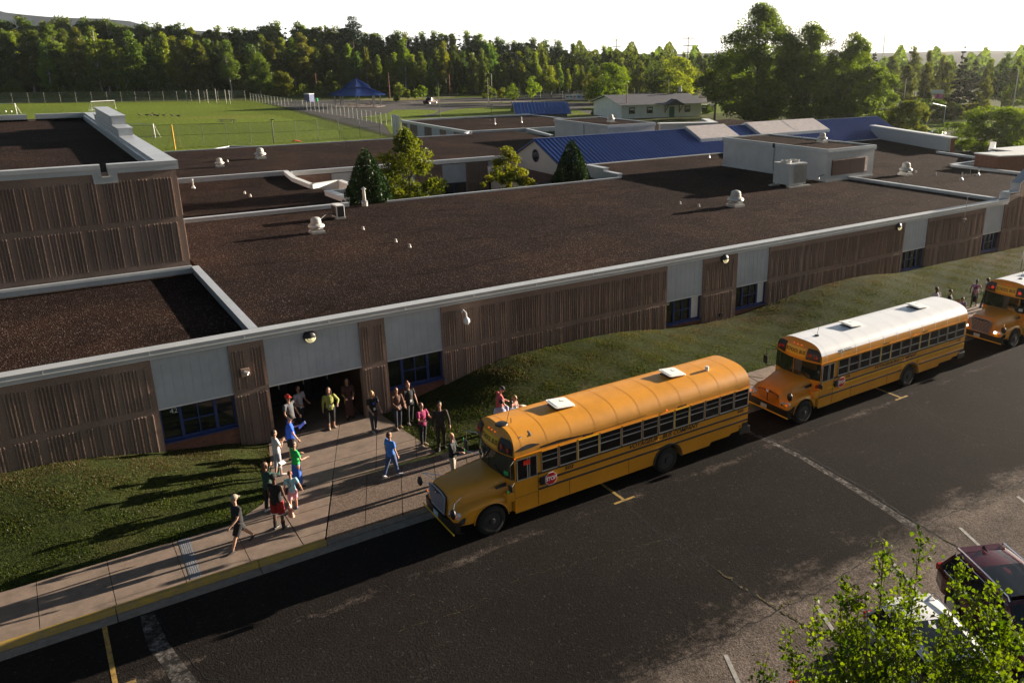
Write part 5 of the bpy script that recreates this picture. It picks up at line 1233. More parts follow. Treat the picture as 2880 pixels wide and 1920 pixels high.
        q = MB(); T = TM((X(xo(0.76)-0.012), Yc+sgn*0.77, 0.935), (0, -1, 0), (0, 0, 1)); q.lathe([(0.055, 0), (0.03, 0.012), (0, 0.014)], n=14, T=T); k = q.build('bulb', M['headlit'] if lit else M['chrome'], O); k.parent = hl
        q = MB(); T = TM((X(xo(0.98)-0.02), Yc+sgn*0.97, 0.93), (0.3*sgn, -1, 0), (0, 0, 1)); q.lathe([(0.04, 0), (0.02, 0.01), (0, 0.012)], n=10, T=T); k = q.build('turn_signal', M['amberlens'], O); k.parent = hl
    # turn lamps on the cowl
    q = MB(); T = TM((X(xp-0.13), Yc-H-0.0, 1.46), (1, 0, 0), (0, 0, 1)); q.lathe([(0.085, -0.05), (0.085, 0.0), (0, 0.012)], n=16, T=T)
    if style == 'B': q.build('turn_lamp', M['redlens'], O)
    # wheels
    for (x, y, s_) in ((xw1, -1.02, -1), (xw1, 1.02, 1), (xw2, -1.02, -1), (xw2, 1.02, 1)):
        t_, r3 = MB(), MB(); wheel(t_, r3, X(x), Yc+y, side=s_)
        wt_ = t_.build('wheel', M['rubber'], O, smooth=True); k = r3.build('rim', M['rim'], O, smooth=True); k.parent = wt_
    # mirrors
    q = MB(); tubes = []
    def mir(pts, r=0.012): q.tube([(X(a), Yc+b_, c_) for a, b_, c_ in pts], r, 6)
    for sgn in (-1, 1):
        # cross-view mirror on the fender
        mir([(0.45, sgn*0.85, 1.22), (0.05, sgn*1.18, 1.50), (-0.02, sgn*1.22, 1.28)]); mir([(0.55, sgn*0.75, 1.42), (0.05, sgn*1.18, 1.50)]); mir([(0.25, sgn*0.90, 1.12), (-0.02, sgn*1.22, 1.18)])
        # side mirror arms
        mir([(xp-0.02, sgn*1.2, 2.32), (xp-0.30, sgn*1.48, 2.36), (xp-0.30, sgn*1.50, 1.60)]); mir([(xp-0.02, sgn*1.2, 1.58), (xp-0.30, sgn*1.50, 1.60)])
    q.build('mirror_arm', M['black'] if style == 'B' else M['chrome'], O)
    for sgn in (-1, 1):
        q = MB(); q.sphere((X(-0.03), Yc+sgn*1.22, 1.20 if style == 'A' else 1.42), (0.075, 0.13, 0.165), nu=12, nv=8); q.build('crossview_mirror', M['black'], O, smooth=True)
        q = MB(); q.cbox((X(xp-0.32), Yc+sgn*1.50, 1.86 if sgn > 0 else 1.62), (0.07, 0.20, 0.34 if sgn > 0 else 0.20)); q.build('side_mirror', M['black'], O, bevel=0.02)
    # roof hatches
    for hx in (( 13.27-8.75, 18.06-8.75) if style == 'A' else (27.95-23.1, 32.6-23.1)):
        ox = X(hx)
        q = MB(); q.box(ox-0.33, ox+0.33, Yc-0.30, Yc+0.30, 3.06, 3.14); hb = q.build('roof_hatch', M['black'], O)
        q = MB(); T = Matrix.Translation((ox, Yc, 3.185)) @ Matrix.Rotation(math.radians(4), 4, 'X' ) @ Matrix.Rotation(math.radians(6), 4, 'Y')
        rr_ = 0.09; pts = []
        for cx_, cy_, a0 in ((0.30, 0.27, 0), (-0.30, 0.27, 90), (-0.30, -0.27, 180), (0.30, -0.27, 270)):
            for k in range(5):
                a = math.radians(a0+22.5*k); pts.append((cx_+rr_*math.cos(a), cy_+rr_*math.sin(a)))
        q.prismT(pts, 0, 0.035, T); q.prismT([(x_*0.8, y_*0.8) for x_, y_ in pts], 0.035, 0.05, T); k = q.build('hatch_lid', M['hatchwhite'], O, bevel=0.008); k.parent = hb
        q = MB(); q.prismT([(0.02, 0.03), (0.15, 0.03), (0.15, 0.055), (0.05, 0.055), (0.05, 0.14), (0.02, 0.14)], 0.05, 0.056, T); k = q.build('hatch_mark', M['letter'], O); k.parent = hb
    if style == 'A' and not white_roof:
        q = MB(); q.lathe([(0.21, 3.09), (0.19, 3.13), (0.05, 3.15), (0, 3.15)], (X(11.0-8.75), Yc-0.15, 0.005), 20); an = q.build('antenna', M['black'], O, smooth=True)
        q = MB(); q.tube([(X(11.14-8.75), Yc-0.2, 3.12), (X(11.3-8.75), Yc-0.22, 3.72)], 0.008, 5); q.tube([(X(11.28-8.75), Yc-0.25, 3.12), (X(11.28-8.75), Yc-0.25, 3.28)], 0.012, 5); k = q.build('whip', M['black'], O); k.parent = an
        q = MB()
        for dy in (0, 0.10):
            q.tube([(X(2.42), Yc-0.95+dy, 2.90+dy*0.45), (X(2.62), Yc-0.95+dy, 2.90+dy*0.45), (X(2.80), Yc-0.95+dy, 2.90+dy*0.45)], [0.045, 0.015, 0.03], 8)
        q.tube([(X(2.80), Yc-1.0, 2.88), (X(2.80), Yc-0.82, 2.97)], 0.045, 8); q.sphere((X(2.83), Yc-1.03, 2.80), 0.04); q.build('air_horn', M['chrome'], O, smooth=True)
        q = MB(); q.lathe([(0.075, 3.1), (0.075, 3.24), (0.06, 3.27), (0, 3.27)], (X(19.4-8.75), Yc-0.38, -0.01), 14); q.build('strobe', M['hatchwhite'], O, smooth=True)
        # black swoosh along the shoulder
        sw_ = []; sw2 = []
        def shoulder(x, zz):
            ny_ = [y for y, z in RP[:11]]; nz_ = [z for y, z in RP[:11]]
            y = interp(zz, list(zip(nz_, ny_))); n = Vector((0, y/H**2, (zz-ZD)/(ZR-ZD)**2+0.2)).normalized(); return (X(x), Yc+y+n.y*0.006, zz+n.z*0.006)
        q = MB(); q.grid([[shoulder(x, 2.49+0.02*math.sin(x)) for x in np.linspace(3.0, 7.2, 24)], [shoulder(x, 2.49+0.02*math.sin(x)+0.085*max(0.0, 1-abs((x-3.7)/1.2))+0.012) for x in np.linspace(3.0, 7.2, 24)]], flip=True)
        q.grid([[shoulder(x, 2.58+0.12*(x-2.45)**2) for x in np.linspace(2.15, 3.0, 10)], [shoulder(x, 2.60+0.12*(x-2.45)**2+0.11*math.sin(math.pi*(x-2.15)/0.85)) for x in np.linspace(2.15, 3.0, 10)]], flip=True)
        q.build('shoulder_graphic', M['letter'], O)
    elif white_roof:
        q = MB(); q.lathe([(0.10, 3.1), (0.09, 3.15), (0, 3.15)], (X(xp+0.9), Yc-0.1, 0), 12); an = q.build('antenna', M['black'], O, smooth=True)
        q = MB(); q.tube([(X(xp+0.9), Yc-0.1, 3.12), (X(xp+1.02), Yc-0.1, 3.6)], 0.008, 5); k = q.build('whip', M['black'], O); k.parent = an
        q = MB(); q.cbox((X(xp+1.75), Yc-0.75, 3.0), (0.30, 0.16, 0.05), rx=0.35); q.build('roof_beacon', M['plate'], O)
        if style == 'B':
            def shoulder(x, zz):
                ny_ = [y for y, z in RP[:11]]; nz_ = [z for y, z in RP[:11]]
                y = interp(zz, list(zip(nz_, ny_))); n = Vector((0, y/H**2, (zz-ZD)/(ZR-ZD)**2+0.2)).normalized(); return (X(x), Yc+y+n.y*0.008, zz+n.z*0.008)
            q = MB()
            for k in range(3): q.grid([[shoulder(x, 2.64+0.045*k) for x in np.linspace(xp+1.38, xp+1.95-0.06*k, 5)], [shoulder(x, 2.66+0.045*k) for x in np.linspace(xp+1.38, xp+1.95-0.06*k, 5)]], flip=True)
            q.grid([[shoulder(x, 2.62) for x in np.linspace(xp+1.05, xp+1.3, 4)], [shoulder(x, 2.75) for x in np.linspace(xp+1.0, xp+1.3, 4)]], flip=True)
            q.build('shoulder_graphic', M['letter'], O)
    if style == 'A':
        q = MB(); zz = 1.80; q.grid([[(X(xf(y, z)-0.02), Yc+y, z) for y in np.linspace(-0.98, -0.80, 3)] for z in (1.74, 1.88)]); q.build('windscreen_sticker', M['green'] if not white_roof else M['plate'], O)
        q = MB(); q.box(X(xp+0.30), X(xp+0.55), Yc-H-0.03, Yc-H-0.027, 2.08, 2.24); 
        if not white_roof: q.build('red_card', mat('bright_red_card', (0.8, 0.03, 0.01), 0.5), O)
        q = MB(); q.box(X(xp-0.28), X(xp-0.20), Yc-H-0.008, Yc-H-0.006, 1.3, 1.38); q.build('door_sticker', M['green'], O)
    return O
wA = [11.76, 12.42, 13.14, 14.0, 14.9, 15.78, 16.49, 17.19, 17.89, 18.61, 19.33, 20.04, 20.80]
wl = [(a-8.75, b-8.75, i in (2, 7)) for i, (a, b) in enumerate(zip(wA, wA[1:]))]
bus('school_bus', 8.75, 21.19, 'orange-roofed yellow school bus 502 nearest the entrance, with a chrome grille', 'A', '502', wl, 1.27, 8.22, 2.08, 12.10, False, False)
wB = [25.83+0.687*k for k in range(14)]; wB[-1] = 34.80
wl = [(a-23.1, b-23.1, i in (4, 8)) for i, (a, b) in enumerate(zip(wB, wB[1:]))]
bus('school_bus', 23.1, 21.19, 'white-roofed yellow school bus 175 parked between the two others', 'B', '175', wl, 0.95, 7.74, 1.72, 11.86, True, False)
wl = [(a-8.75, b-8.75, i in (2, 7)) for i, (a, b) in enumerate(zip(wA, wA[1:]))]
bus('school_bus', 38.35, 21.22, 'white-roofed school bus with its headlights on, cut by the right edge of the photo', 'A', '', wl, 1.27, 8.22, 2.08, 12.10, True, True)

# ================================================================ cars
def car(name, label, cat, x, y, rz, paint, L=4.8, W=1.86, H=1.68, kind='suv', group=None, detail=True):
    "local: nose towards +x, origin on the ground at the middle; built in local axes then rotated"
    O = empty(name, (x, y, 0), label, cat, group, rz)
    def bd(mb, nm, m, par=None, **k):
        o = mb.build(nm, m, O, world=False, **k)
        if par is not None: o.parent = par
        return o
    h = L/2; hw = W/2
    if kind == 'suv':   st = [(-h, .62, .98, .80), (-h+.10, .40, 1.02, .93), (-h+.45, .32, 1.03, 1.0), (-.9, .28, 1.03, 1.0), (.6, .28, 1.02, 1.0), (h-1.35, .30, 1.02, 1.0), (h-.75, .34, .97, .98), (h-.25, .40, .86, .90), (h, .50, .70, .74)]; gh = [(-h+.16, -h+.62), (h-2.25, h-1.35)]
    elif kind == 'sedan': st = [(-h, .58, .88, .80), (-h+.12, .38, .93, .92), (-h+.5, .30, .96, 1.0), (-.9, .26, .95, 1.0), (.6, .26, .93, 1.0), (h-1.3, .28, .92, 1.0), (h-.7, .32, .84, .98), (h-.25, .38, .74, .90), (h, .48, .62, .76)]; gh = [(-h+.75, -h+1.35), (h-2.3, h-1.35)]
    else: st = [(-h, .60, 1.02, .90), (-h+.08, .50, 1.06, .98), (-h+.5, .45, 1.07, 1.0), (-.6, .42, 1.08, 1.0), (.6, .42, 1.08, 1.0), (h-1.3, .42, 1.08, 1.0), (h-.5, .45, 1.02, .98), (h-.1, .5, .92, .92), (h, .55, .80, .85)]; gh = [(-h+1.9, -h+2.1), (h-2.0, h-1.45)]
    rw = 0.34 if kind != 'truck' else 0.38; wx = (-h+.95, h-.88)
    # body shell
    xs_ = sorted(set([s[0] for s in st]+list(np.linspace(-h+.1, h-.1, 46))))
    rows = []
    for xx in xs_:
        zb_ = interp(xx, [(s[0], s[1]) for s in st]); zt = interp(xx, [(s[0], s[2]) for s in st]); ww = hw*interp(xx, [(s[0], s[3]) for s in st])
        za = zb_
        for c in wx:
            d = abs(xx-c)
            if d < rw+.07: za = max(za, rw+math.sqrt((rw+.07)**2-d*d)*0.98)
        za = min(za, zt-.08)
        half = [(ww*.90, za), (ww, za+min(.10, (zt-za)*.3)), (ww, zt-.22 if zt-.22 > za+.12 else za+(zt-za)*.6), (ww*.985, zt-.08), (ww*.92, zt), (ww*.45, zt+.025), (0, zt+.03)]
        rows.append([(xx, -a, b) for a, b in half]+[(xx, a, b) for a, b in half[::-1][1:]])
    mb = MB(); mb.grid(rows, flip=True); mb.add(rows[0], [tuple(range(len(rows[0])))]); mb.add(rows[-1], [tuple(range(len(rows[0])))[::-1]])
    bd(mb, 'body', paint, smooth=True, ang=40)
    # greenhouse: belt and roof outlines
    (r0, r1), (f1, f0) = gh
    belt = lambda xx: interp(xx, [(s[0], s[2]) for s in st])
    N_ = 14
    def ring(t):
        xa = r0+(r1-r0)*t; xb = f0+(f1-f0)*t; P = []
        z = (lambda xx: belt(xx)-.02+(H-belt(xx)+.0)*t)
        wid = hw*(0.93-0.17*t)
        pts = []
        for k in range(N_+1):
            s_ = k/N_; xx = xa+(xb-xa)*s_
            taper = 1-0.14*max(0, (abs(s_-.45)-.35)/.65)**2*4 if t < 1.1 else 1
            crown = 0.05*math.sin(math.pi*s_)*t
            pts.append((xx, wid*taper, z(xx)+crown-(0.02 if t > .99 else 0)))
        return pts
    R = [ring(t_) for t_ in (0.0, 0.5, 0.88, 1.0)]
    glass = MB(); roofm = MB()
    loops = [[(x_, -w_, z_) for x_, w_, z_ in r]+[(x_, w_, z_) for x_, w_, z_ in r[::-1]] for r in R]
    glass.grid([loops[0], loops[1], loops[2]], flip=True, closed=True)
    bd(glass, 'windows', M['glass'], smooth=True, ang=40)
    roofm.grid([loops[2], loops[3]], flip=True, closed=True)
    n_ = N_+1; top = R[3]
    cr = [[(x_, -w_, z_), (x_, -w_*.8, z_+.035), (x_, 0, z_+.05), (x_, w_*.8, z_+.035), (x_, w_, z_)] for x_, w_, z_ in top]
    roofm.grid(cr); bd(roofm, 'roof', paint, smooth=True, ang=50)
    # pillars
    for sgn in (-1, 1):
        for s_ in ((0.0, .5, N_) if kind == 'sedan' else (0.0, .33, .62, 1.0)):
            k = int(round((s_ if s_ <= 1 else 1)*N_))
            pl_ = MB(); pl_.tube([(R[j][k][0], sgn*(R[j][k][1]+.004), R[j][k][2]) for j in range(3)], 0.035, 6); bd(pl_, 'pillar', paint)
    for sx_ in wx:
        for sgn in (-1, 1):
            t_, r3 = MB(), MB()
            T = TM((sx_, sgn*(hw-.11), rw), (1 if sgn < 0 else -1, 0, 0), (0, 0, 1))
            t_.lathe([(rw*.62, .10), (rw*.9, .105), (rw, .07), (rw, -.09), (rw*.6, -.10)], n=24, T=T); r3.lathe([(rw*.63, .102), (rw*.5, .06), (rw*.2, .08), (0, .085)], n=20, T=T)
            for q_ in range(5):
                a = 2*math.pi*q_/5; r3.add([(rw*.1*math.cos(a-.8), rw*.1*math.sin(a-.8), .10), (rw*.1*math.cos(a+.8), rw*.1*math.sin(a+.8), .10), (rw*.6*math.cos(a+.12), rw*.6*math.sin(a+.12), .103), (rw*.6*math.cos(a-.12), rw*.6*math.sin(a-.12), .103)], [(0, 1, 2, 3)], 0, T)
            wo = bd(t_, 'wheel', M['rubber'], smooth=True); bd(r3, 'rim', M['alum'], wo)
    ub = MB(); ub.box(-h+.3, h-.3, -hw+.22, hw-.22, .22, .75); bd(ub, 'underbody', M['dark'])
    for sgn in (-1, 1):
        q = MB(); q.box(-h-.01, -h+.22, sgn*(hw*.80)-.12, sgn*(hw*.80)+.12, .82, 1.0); bd(q, 'tail_light', M['redlens'], bevel=.02)
        q = MB(); q.box(h-.25, h-.02, sgn*(hw*.70)-.17, sgn*(hw*.70)+.17, .62, .76); bd(q, 'headlight', M['headglass'], bevel=.03)
        q = MB(); q.cbox((f1-.15+.35, sgn*(hw+.10), 1.05 if kind != 'sedan' else .98), (.16, .22, .14)); bd(q, 'door_mirror', paint, bevel=.03)
    if detail:
        q = MB()
        for sgn in (-1, 1):
            q.tube([(R[0][k][0], sgn*(R[0][k][1]+.012), R[0][k][2]+.03) for k in range(1, N_)], .010, 5)
            q.tube([(R[2][k][0], sgn*(R[2][k][1]+.010), R[2][k][2]-.0) for k in range(0, N_+1)], .010, 5)
        bd(q, 'chrome_trim', M['chrome'])
        q = MB()
        for sx_ in (-.45, .65): q.box(sx_, sx_+.012, -hw-.004, hw+.004, .45, .95)
        bd(q, 'door_seam', M['black'])
        for sx_ in (-.75, .35):
            for sgn in (-1, 1):
                q = MB(); q.box(sx_, sx_+.18, sgn*(hw+.012)-.008, sgn*(hw+.012)+.008, .83, .86); bd(q, 'door_handle', M['chrome'])
        if kind == 'suv':
            q = MB()
            for sgn in (-1, 1):
                pr = [(r1-.1+(f1-r1+.1)*s_, sgn*hw*.70, H+.075+.02*math.sin(math.pi*s_)) for s_ in np.linspace(0, 1, 9)]
                q.tube(pr, .022, 6); q.tube([(pr[0][0]-.06, pr[0][1], H+.0), pr[0]], .02, 6); q.tube([(pr[-1][0]+.08, pr[-1][1], H-.01), pr[-1]], .02, 6)
            bd(q, 'roof_rail', M['chrome'])
            q = MB(); q.add([(r1-.05, -.03, H+.04), (r1-.05, .03, H+.04), (r1+.2, 0, H+.05), (r1-.0, 0, H+.15)], [(0, 1, 3), (1, 2, 3), (2, 0, 3)]); bd(q, 'fin_antenna', M['black'])
            q = MB(); q.grid([[(xx, yy_*hw*.6, H+.058-(.012 if abs(yy_) > .9 else 0)) for yy_ in (-1, -.5, 0, .5, 1)] for xx in (r1+.75, f1-.02)]); bd(q, 'sunroof', M['glass'])
            q = MB(); q.box(r1-.22, r1+.06, -hw*.66, hw*.66, H-.05, H+.015); bd(q, 'spoiler', paint, bevel=.02)
    return O
M['maroon'] = mat('maroon_car_paint', (0.085, 0.012, 0.020), 0.22, 0.3, coat=0.8)
M['carwhite'] = mat('white_car_paint', (0.78, 0.78, 0.78), 0.25, coat=0.6)
M['carred'] = mat('red_car_paint', (0.45, 0.012, 0.02), 0.25, coat=0.6)
M['silver'] = mat('silver_car_paint', (0.50, 0.51, 0.53), 0.25, 0.5, coat=0.5)
hd = math.atan2(-0.90, -0.425)
car('parked_suv', 'maroon estate car with chrome roof rails at the lower right edge', 'car', 18.35, 7.95, hd, M['maroon'], 4.85, 1.9, 1.70, 'suv', 'cars parked in the near stalls')
car('parked_suv', 'white car mostly hidden beneath the birch, between the maroon and the red car', 'car', 15.05, 7.85, hd, M['carwhite'], 4.7, 1.85, 1.62, 'suv', 'cars parked in the near stalls')
car('parked_car', 'red car glimpsed through the birch leaves at the bottom edge', 'car', 11.75, 7.35, hd, M['carred'], 4.5, 1.8, 1.45, 'sedan', 'cars parked in the near stalls')
x, y = G(2590, 385); car('parked_car', 'white hatchback beyond the roof, partly behind the round green tree', 'car', x, y, math.radians(160), M['carwhite'], 4.4, 1.8, 1.45, 'sedan', 'cars in the far lot', False)
x, y = G(2637, 390); car('parked_car', 'silver saloon beyond the roof, in front of the sunlit lawn', 'car', x, y, math.radians(200), M['silver'], 4.7, 1.8, 1.40, 'sedan', 'cars in the far lot', False)
x, y = G(1211, 293); car('pickup_truck', 'dark pickup truck standing alone on the park road', 'pickup', x, y, math.radians(215), mat('dark_truck_paint', (0.06, 0.018, 0.018), 0.6, spec=0.2), 5.4, 2.0, 1.85, 'truck', None, False)
# ================================================================ trees
M['leaf_aspen'] = leafmat('aspen_leaves', (0.105, 0.165, 0.018), (0.175, 0.240, 0.028), 0.5, scale=0.25, obj_rand=0.35)
M['leaf_dark'] = leafmat('dark_leaves', (0.062, 0.110, 0.016), (0.110, 0.165, 0.026), 0.45, scale=0.3, obj_rand=0.3)
M['leaf_conifer'] = leafmat('conifer_needles', (0.014, 0.030, 0.012), (0.026, 0.048, 0.018), 0.15, scale=0.5, obj_rand=0.2)
M['leaf_cotton'] = leafmat('cottonwood_leaves', (0.060, 0.105, 0.016), (0.135, 0.195, 0.028), 0.5, scale=0.45)
M['leaf_maple'] = leafmat('maple_leaves', (0.070, 0.105, 0.013), (0.150, 0.170, 0.020), 0.45, scale=0.9)
M['leaf_maple2'] = leafmat('turning_maple_leaves', (0.095, 0.140, 0.016), (0.185, 0.175, 0.022), 0.45, scale=0.6)
M['leaf_thuja'] = leafmat('arborvitae_leaves', (0.012, 0.030, 0.008), (0.024, 0.050, 0.012), 0.2, scale=1.5)
M['leaf_birch'] = leafmat('birch_leaves', (0.040, 0.085, 0.008), (0.125, 0.180, 0.018), 0.5, scale=3.0)
M['leaf_yellow'] = leafmat('yellow_leaves', (0.095, 0.125, 0.018), (0.16, 0.175, 0.025), 0.45, scale=0.4, obj_rand=0.2)
M['leaf_bush'] = leafmat('bush_leaves', (0.075, 0.135, 0.014), (0.15, 0.215, 0.024), 0.5, scale=0.5)
def leaf_cards(P, size, rs, flat=0.0, aspect=1.0, nrm=None):
    "P (n,3) -> quad cards of random orientation"
    n = len(P); a = rs.normal(size=(n, 3)); a /= np.linalg.norm(a, axis=1)[:, None]
    b = rs.normal(size=(n, 3)); b -= a*(a*b).sum(1)[:, None]; b /= np.linalg.norm(b, axis=1)[:, None]
    s = size*rs.uniform(0.6, 1.3, n)[:, None]; a = a*s; b = b*s*aspect
    V = np.concatenate([P-a*0.5, P+b*0.42, P+a*0.5, P-b*0.42], 0)
    i = np.arange(n); return V, np.stack([i, i+n, i+2*n, i+3*n], 1)
def clumps(rs, nc, env, rc):
    "clump centres inside an envelope function env(z01)->radius; returns centres and radii"
    C = []; R = []
    rm_ = max(env(q_) for q_ in np.linspace(0, 1, 30))
    while len(C) < nc:
        z = rs.uniform(0, 1); r = env(z)
        if r <= 0 or rs.rand() > (r/rm_)**0.8+0.12: continue
        a = rs.uniform(0, 2*np.pi); q = np.sqrt(rs.uniform(0.0, 1.0))*r
        C.append((q*np.cos(a), q*np.sin(a), z)); R.append(rc*rs.uniform(0.6, 1.35))
    return np.array(C), np.array(R)
def crown_pts(rs, C, R, n, shell=0.55, squash=0.75):
    k = rs.randint(0, len(C), n); w = R[k]
    d = rs.normal(size=(n, 3)); d /= np.linalg.norm(d, axis=1)[:, None]
    r = (shell+(1-shell)*rs.uniform(0, 1, n)**0.6)*w*(0.7+0.6*rs.rand(n)); return C[k]+d*r[:, None]*np.array([1, 1, squash])
def trunk_mb(H, r0, h0, C, rs, nb=8, lean=0.0, multi=1):
    mb = MB()
    for t_ in range(multi):
        ox, oy = (0, 0) if multi == 1 else (rs.uniform(-0.5, 0.5), rs.uniform(-0.5, 0.5)); lx, ly = rs.normal(0, 0.03*H, 2)+np.array([lean*H, 0])
        pts = [(ox+lx*s_**1.5, oy+ly*s_**1.5, H*0.93*s_) for s_ in np.linspace(0, 1, 7)]
        mb.tube(pts, [r0*(1-0.85*s_) for s_ in np.linspace(0, 1, 7)], 7)
        for j in range(nb):
            c = C[rs.randint(0, len(C))]; z = max(h0, c[2]-rs.uniform(0.08, 0.2)*H); s_ = z/(H*0.93)
            if s_ > 0.9: continue
            p = (ox+lx*s_**1.5, oy+ly*s_**1.5, z); q = tuple(c); mid = ((p[0]+q[0])/2, (p[1]+q[1])/2, (p[2]+q[2])/2+0.03*H)
            mb.tube([p, mid, q], [r0*0.35, r0*0.2, r0*0.06], 5)
    return mb
def tree(name, x, y, H, kind, seed, label, cat, group=None, n=6000, leaf=0.34, lm='leaf_aspen', bm='bark', z=-0.06, rad=0.2, h0=0.3, squash=0.75, rz=0.0, rc=0.08, nc=60, multi=1, lean=0.0, top_skew=0.0):
    rs = np.random.RandomState(seed); R_ = rad*H
    if kind == 'round': env = lambda t: R_*np.sqrt(max(0, 1-(2*t-1)**2))**0.8
    elif kind == 'oval': env = lambda t: R_*(np.sin(np.pi*min(1, t**0.68))**0.75)+0.02*H*(1-t)
    elif kind == 'tall': env = lambda t: R_*(0.75+0.35*np.sin(3.0*t+1))*(1-t**4)
    elif kind == 'cone': env = lambda t: R_*(1-t)**0.85+0.02
    elif kind == 'thuja': env = lambda t: R_*(min(1, (1-t)*1.5))**0.75*(0.75+0.25*min(1, t*4))
    C, R = clumps(rs, nc, env, rc*H)
    if kind == 'cone': R = R*(1.15-C[:, 2])*0.8
    C[:, 2] = H*(h0+(0.965-h0)*C[:, 2]); C[:, 0] += top_skew*(C[:, 2]-h0*H)
    C[:, 0] += lean*C[:, 2]
    P = crown_pts(rs, C, R, n, squash=squash)
    if kind == 'thuja':
        tz = 1-np.sqrt(rs.uniform(0, 1, n)); aa = rs.uniform(0, 2*np.pi, n); er = R_*np.minimum(1, (1-tz)*1.45)**0.7*(0.86+0.14*np.minimum(1, tz*5))
        er = er*(1+0.07*np.sin(5*aa+9*tz+seed)+0.05*np.sin(11*aa-23*tz))*rs.uniform(0.82, 1.0, n); P = np.stack([er*np.cos(aa), er*np.sin(aa), tz*H*0.985+0.02*H*rs.rand(n)], 1)
    if kind == 'cone': # drooping tiers
        ang = np.arctan2(P[:, 1], P[:, 0]); P[:, 2] -= 0.25*np.hypot(P[:, 0], P[:, 1])*0.5
    P[:, 2] = np.clip(P[:, 2], 0.15, H)
    V, F = leaf_cards(P, leaf, rs)
    O = empty(name, (x, y, z), label, cat, group, rz)
    np_mesh('crown', V, F, M[lm], parent=O)
    tb = trunk_mb(H, max(0.06, 0.014*H), h0*H*0.8, C, rs, nb=10, multi=multi, lean=lean+top_skew*0.6); tb.build('trunk', M[bm], O, world=False, smooth=True, ang=80)
    return O
# prototypes for the forest edge (each is itself a standing tree)
rs0 = np.random.RandomState(11); rndT = random.Random(5)
PXT = [(-60, 50), (40, 45), (120, 48), (250, 45), (300, 42), (370, 65), (440, 60), (530, 58), (600, 80), (680, 72), (760, 60), (860, 62), (930, 72), (1040, 88), (1130, 85), (1200, 92), (1280, 85), (1330, 88), (1400, 100), (1470, 108), (1540, 110), (1600, 125), (1680, 132), (1730, 130), (1800, 143), (1870, 146), (1960, 150), (2060, 150)]
protos = {}
def place_forest(px, pyb, ytop, kind, label, group, cat='tree', name='forest_tree'):
    x, y = G(px, pyb); H = hgt(px, pyb, ytop); H = max(5, H)
    key = kind+str(rndT.randint(0, 2))
    if key not in protos:
        sd = 100+len(protos)*7
        if kind == 'aspen': p = tree(name, x, y, 22, 'tall', sd, label, cat, group, n=8500, leaf=0.50, lm='leaf_aspen', bm='palebark', rad=0.125, h0=0.20, rc=0.046, nc=110)
        elif kind == 'dark': p = tree(name, x, y, 22, 'oval', sd, label, cat, group, n=8500, leaf=0.54, lm='leaf_dark', rad=0.17, h0=0.12, rc=0.052, nc=110)
        elif kind == 'yel': p = tree(name, x, y, 18, 'oval', sd, label, cat, group, n=6500, leaf=0.48, lm='leaf_yellow', rad=0.15, h0=0.14, rc=0.052, nc=80)
        elif kind == 'spruce': p = tree(name, x, y, 20, 'cone', sd, label, cat, group, n=6500, leaf=0.50, lm='leaf_conifer', rad=0.20, h0=0.08, rc=0.055, nc=90, squash=0.35)
        elif kind == 'bush': p = tree(name, x, y, 7, 'round', sd, label, cat, group, n=2600, leaf=0.42, lm='leaf_bush', rad=0.42, h0=0.02, rc=0.16, nc=26)
        protos[key] = (p, p.name, {'aspen': 22, 'dark': 22, 'yel': 18, 'spruce': 20, 'bush': 7}[kind])
        o = p
    else:
        o = copy_tree(protos[key][0]); o.name = name
    H0 = protos[key][2]; s_ = H/H0; o.location = (x, y, -0.06); o.scale = (s_*rndT.uniform(0.9, 1.25), s_*rndT.uniform(0.9, 1.25), s_); o.rotation_euler = (0, 0, rndT.uniform(0, 6.28))
    o['label'] = label; o['category'] = cat
    if group: o['group'] = group
    return o
def zone(px):
    if px < 330: return 'behind the left half of the field'
    if px < 690: return 'behind the right half of the field'
    if px < 1180: return 'behind the blue pavilion'
    if px < 1560: return 'behind the roadside saplings'
    return 'behind the cream building'
# back row defines the skyline, front rows fill
px = -80
while px < 2060:
    yt = interp(px, PXT); k = rndT.choices(['aspen', 'dark', 'yel', 'spruce'], [5, 5, 1, 0.6])[0]
    place_forest(px, 262-0.008*px, yt+rndT.uniform(-6, 16), k, {'aspen': 'tall slender aspen on the skyline ', 'dark': 'broad dark green tree on the skyline ', 'yel': 'yellow-green tree on the skyline ', 'spruce': 'pointed dark spruce on the skyline '}[k]+zone(px), 'skyline trees of the wood '+zone(px)); px += rndT.uniform(12, 22)
px = -80
while px < 1640:
    yb = 272 if px < 720 else 263+0.004*(px-700); yt = interp(px, PXT)+rndT.uniform(18, 75); k = rndT.choices(['aspen', 'dark', 'yel'], [6, 4, 1.3])[0]
    place_forest(px, yb-rndT.uniform(0, 5), yt, k, {'aspen': 'pale-trunked aspen fronting the wood ', 'dark': 'dark leafy tree fronting the wood ', 'yel': 'yellow-green tree fronting the wood '}[k]+zone(px), 'front trees of the wood '+zone(px)); px += rndT.uniform(17, 32)
px = 1620
while px < 2060:
    yb = rndT.uniform(262, 276); yt = interp(px, PXT)+rndT.uniform(14, 60); k = rndT.choices(['aspen', 'dark', 'spruce'], [5, 4, 2])[0]
    place_forest(px, yb, yt, k, {'aspen': 'green tree in the thicket ', 'dark': 'dark tree in the thicket ', 'spruce': 'pointed spruce in the thicket '}[k]+zone(px), 'thicket trees '+zone(px)); px += rndT.uniform(16, 28)
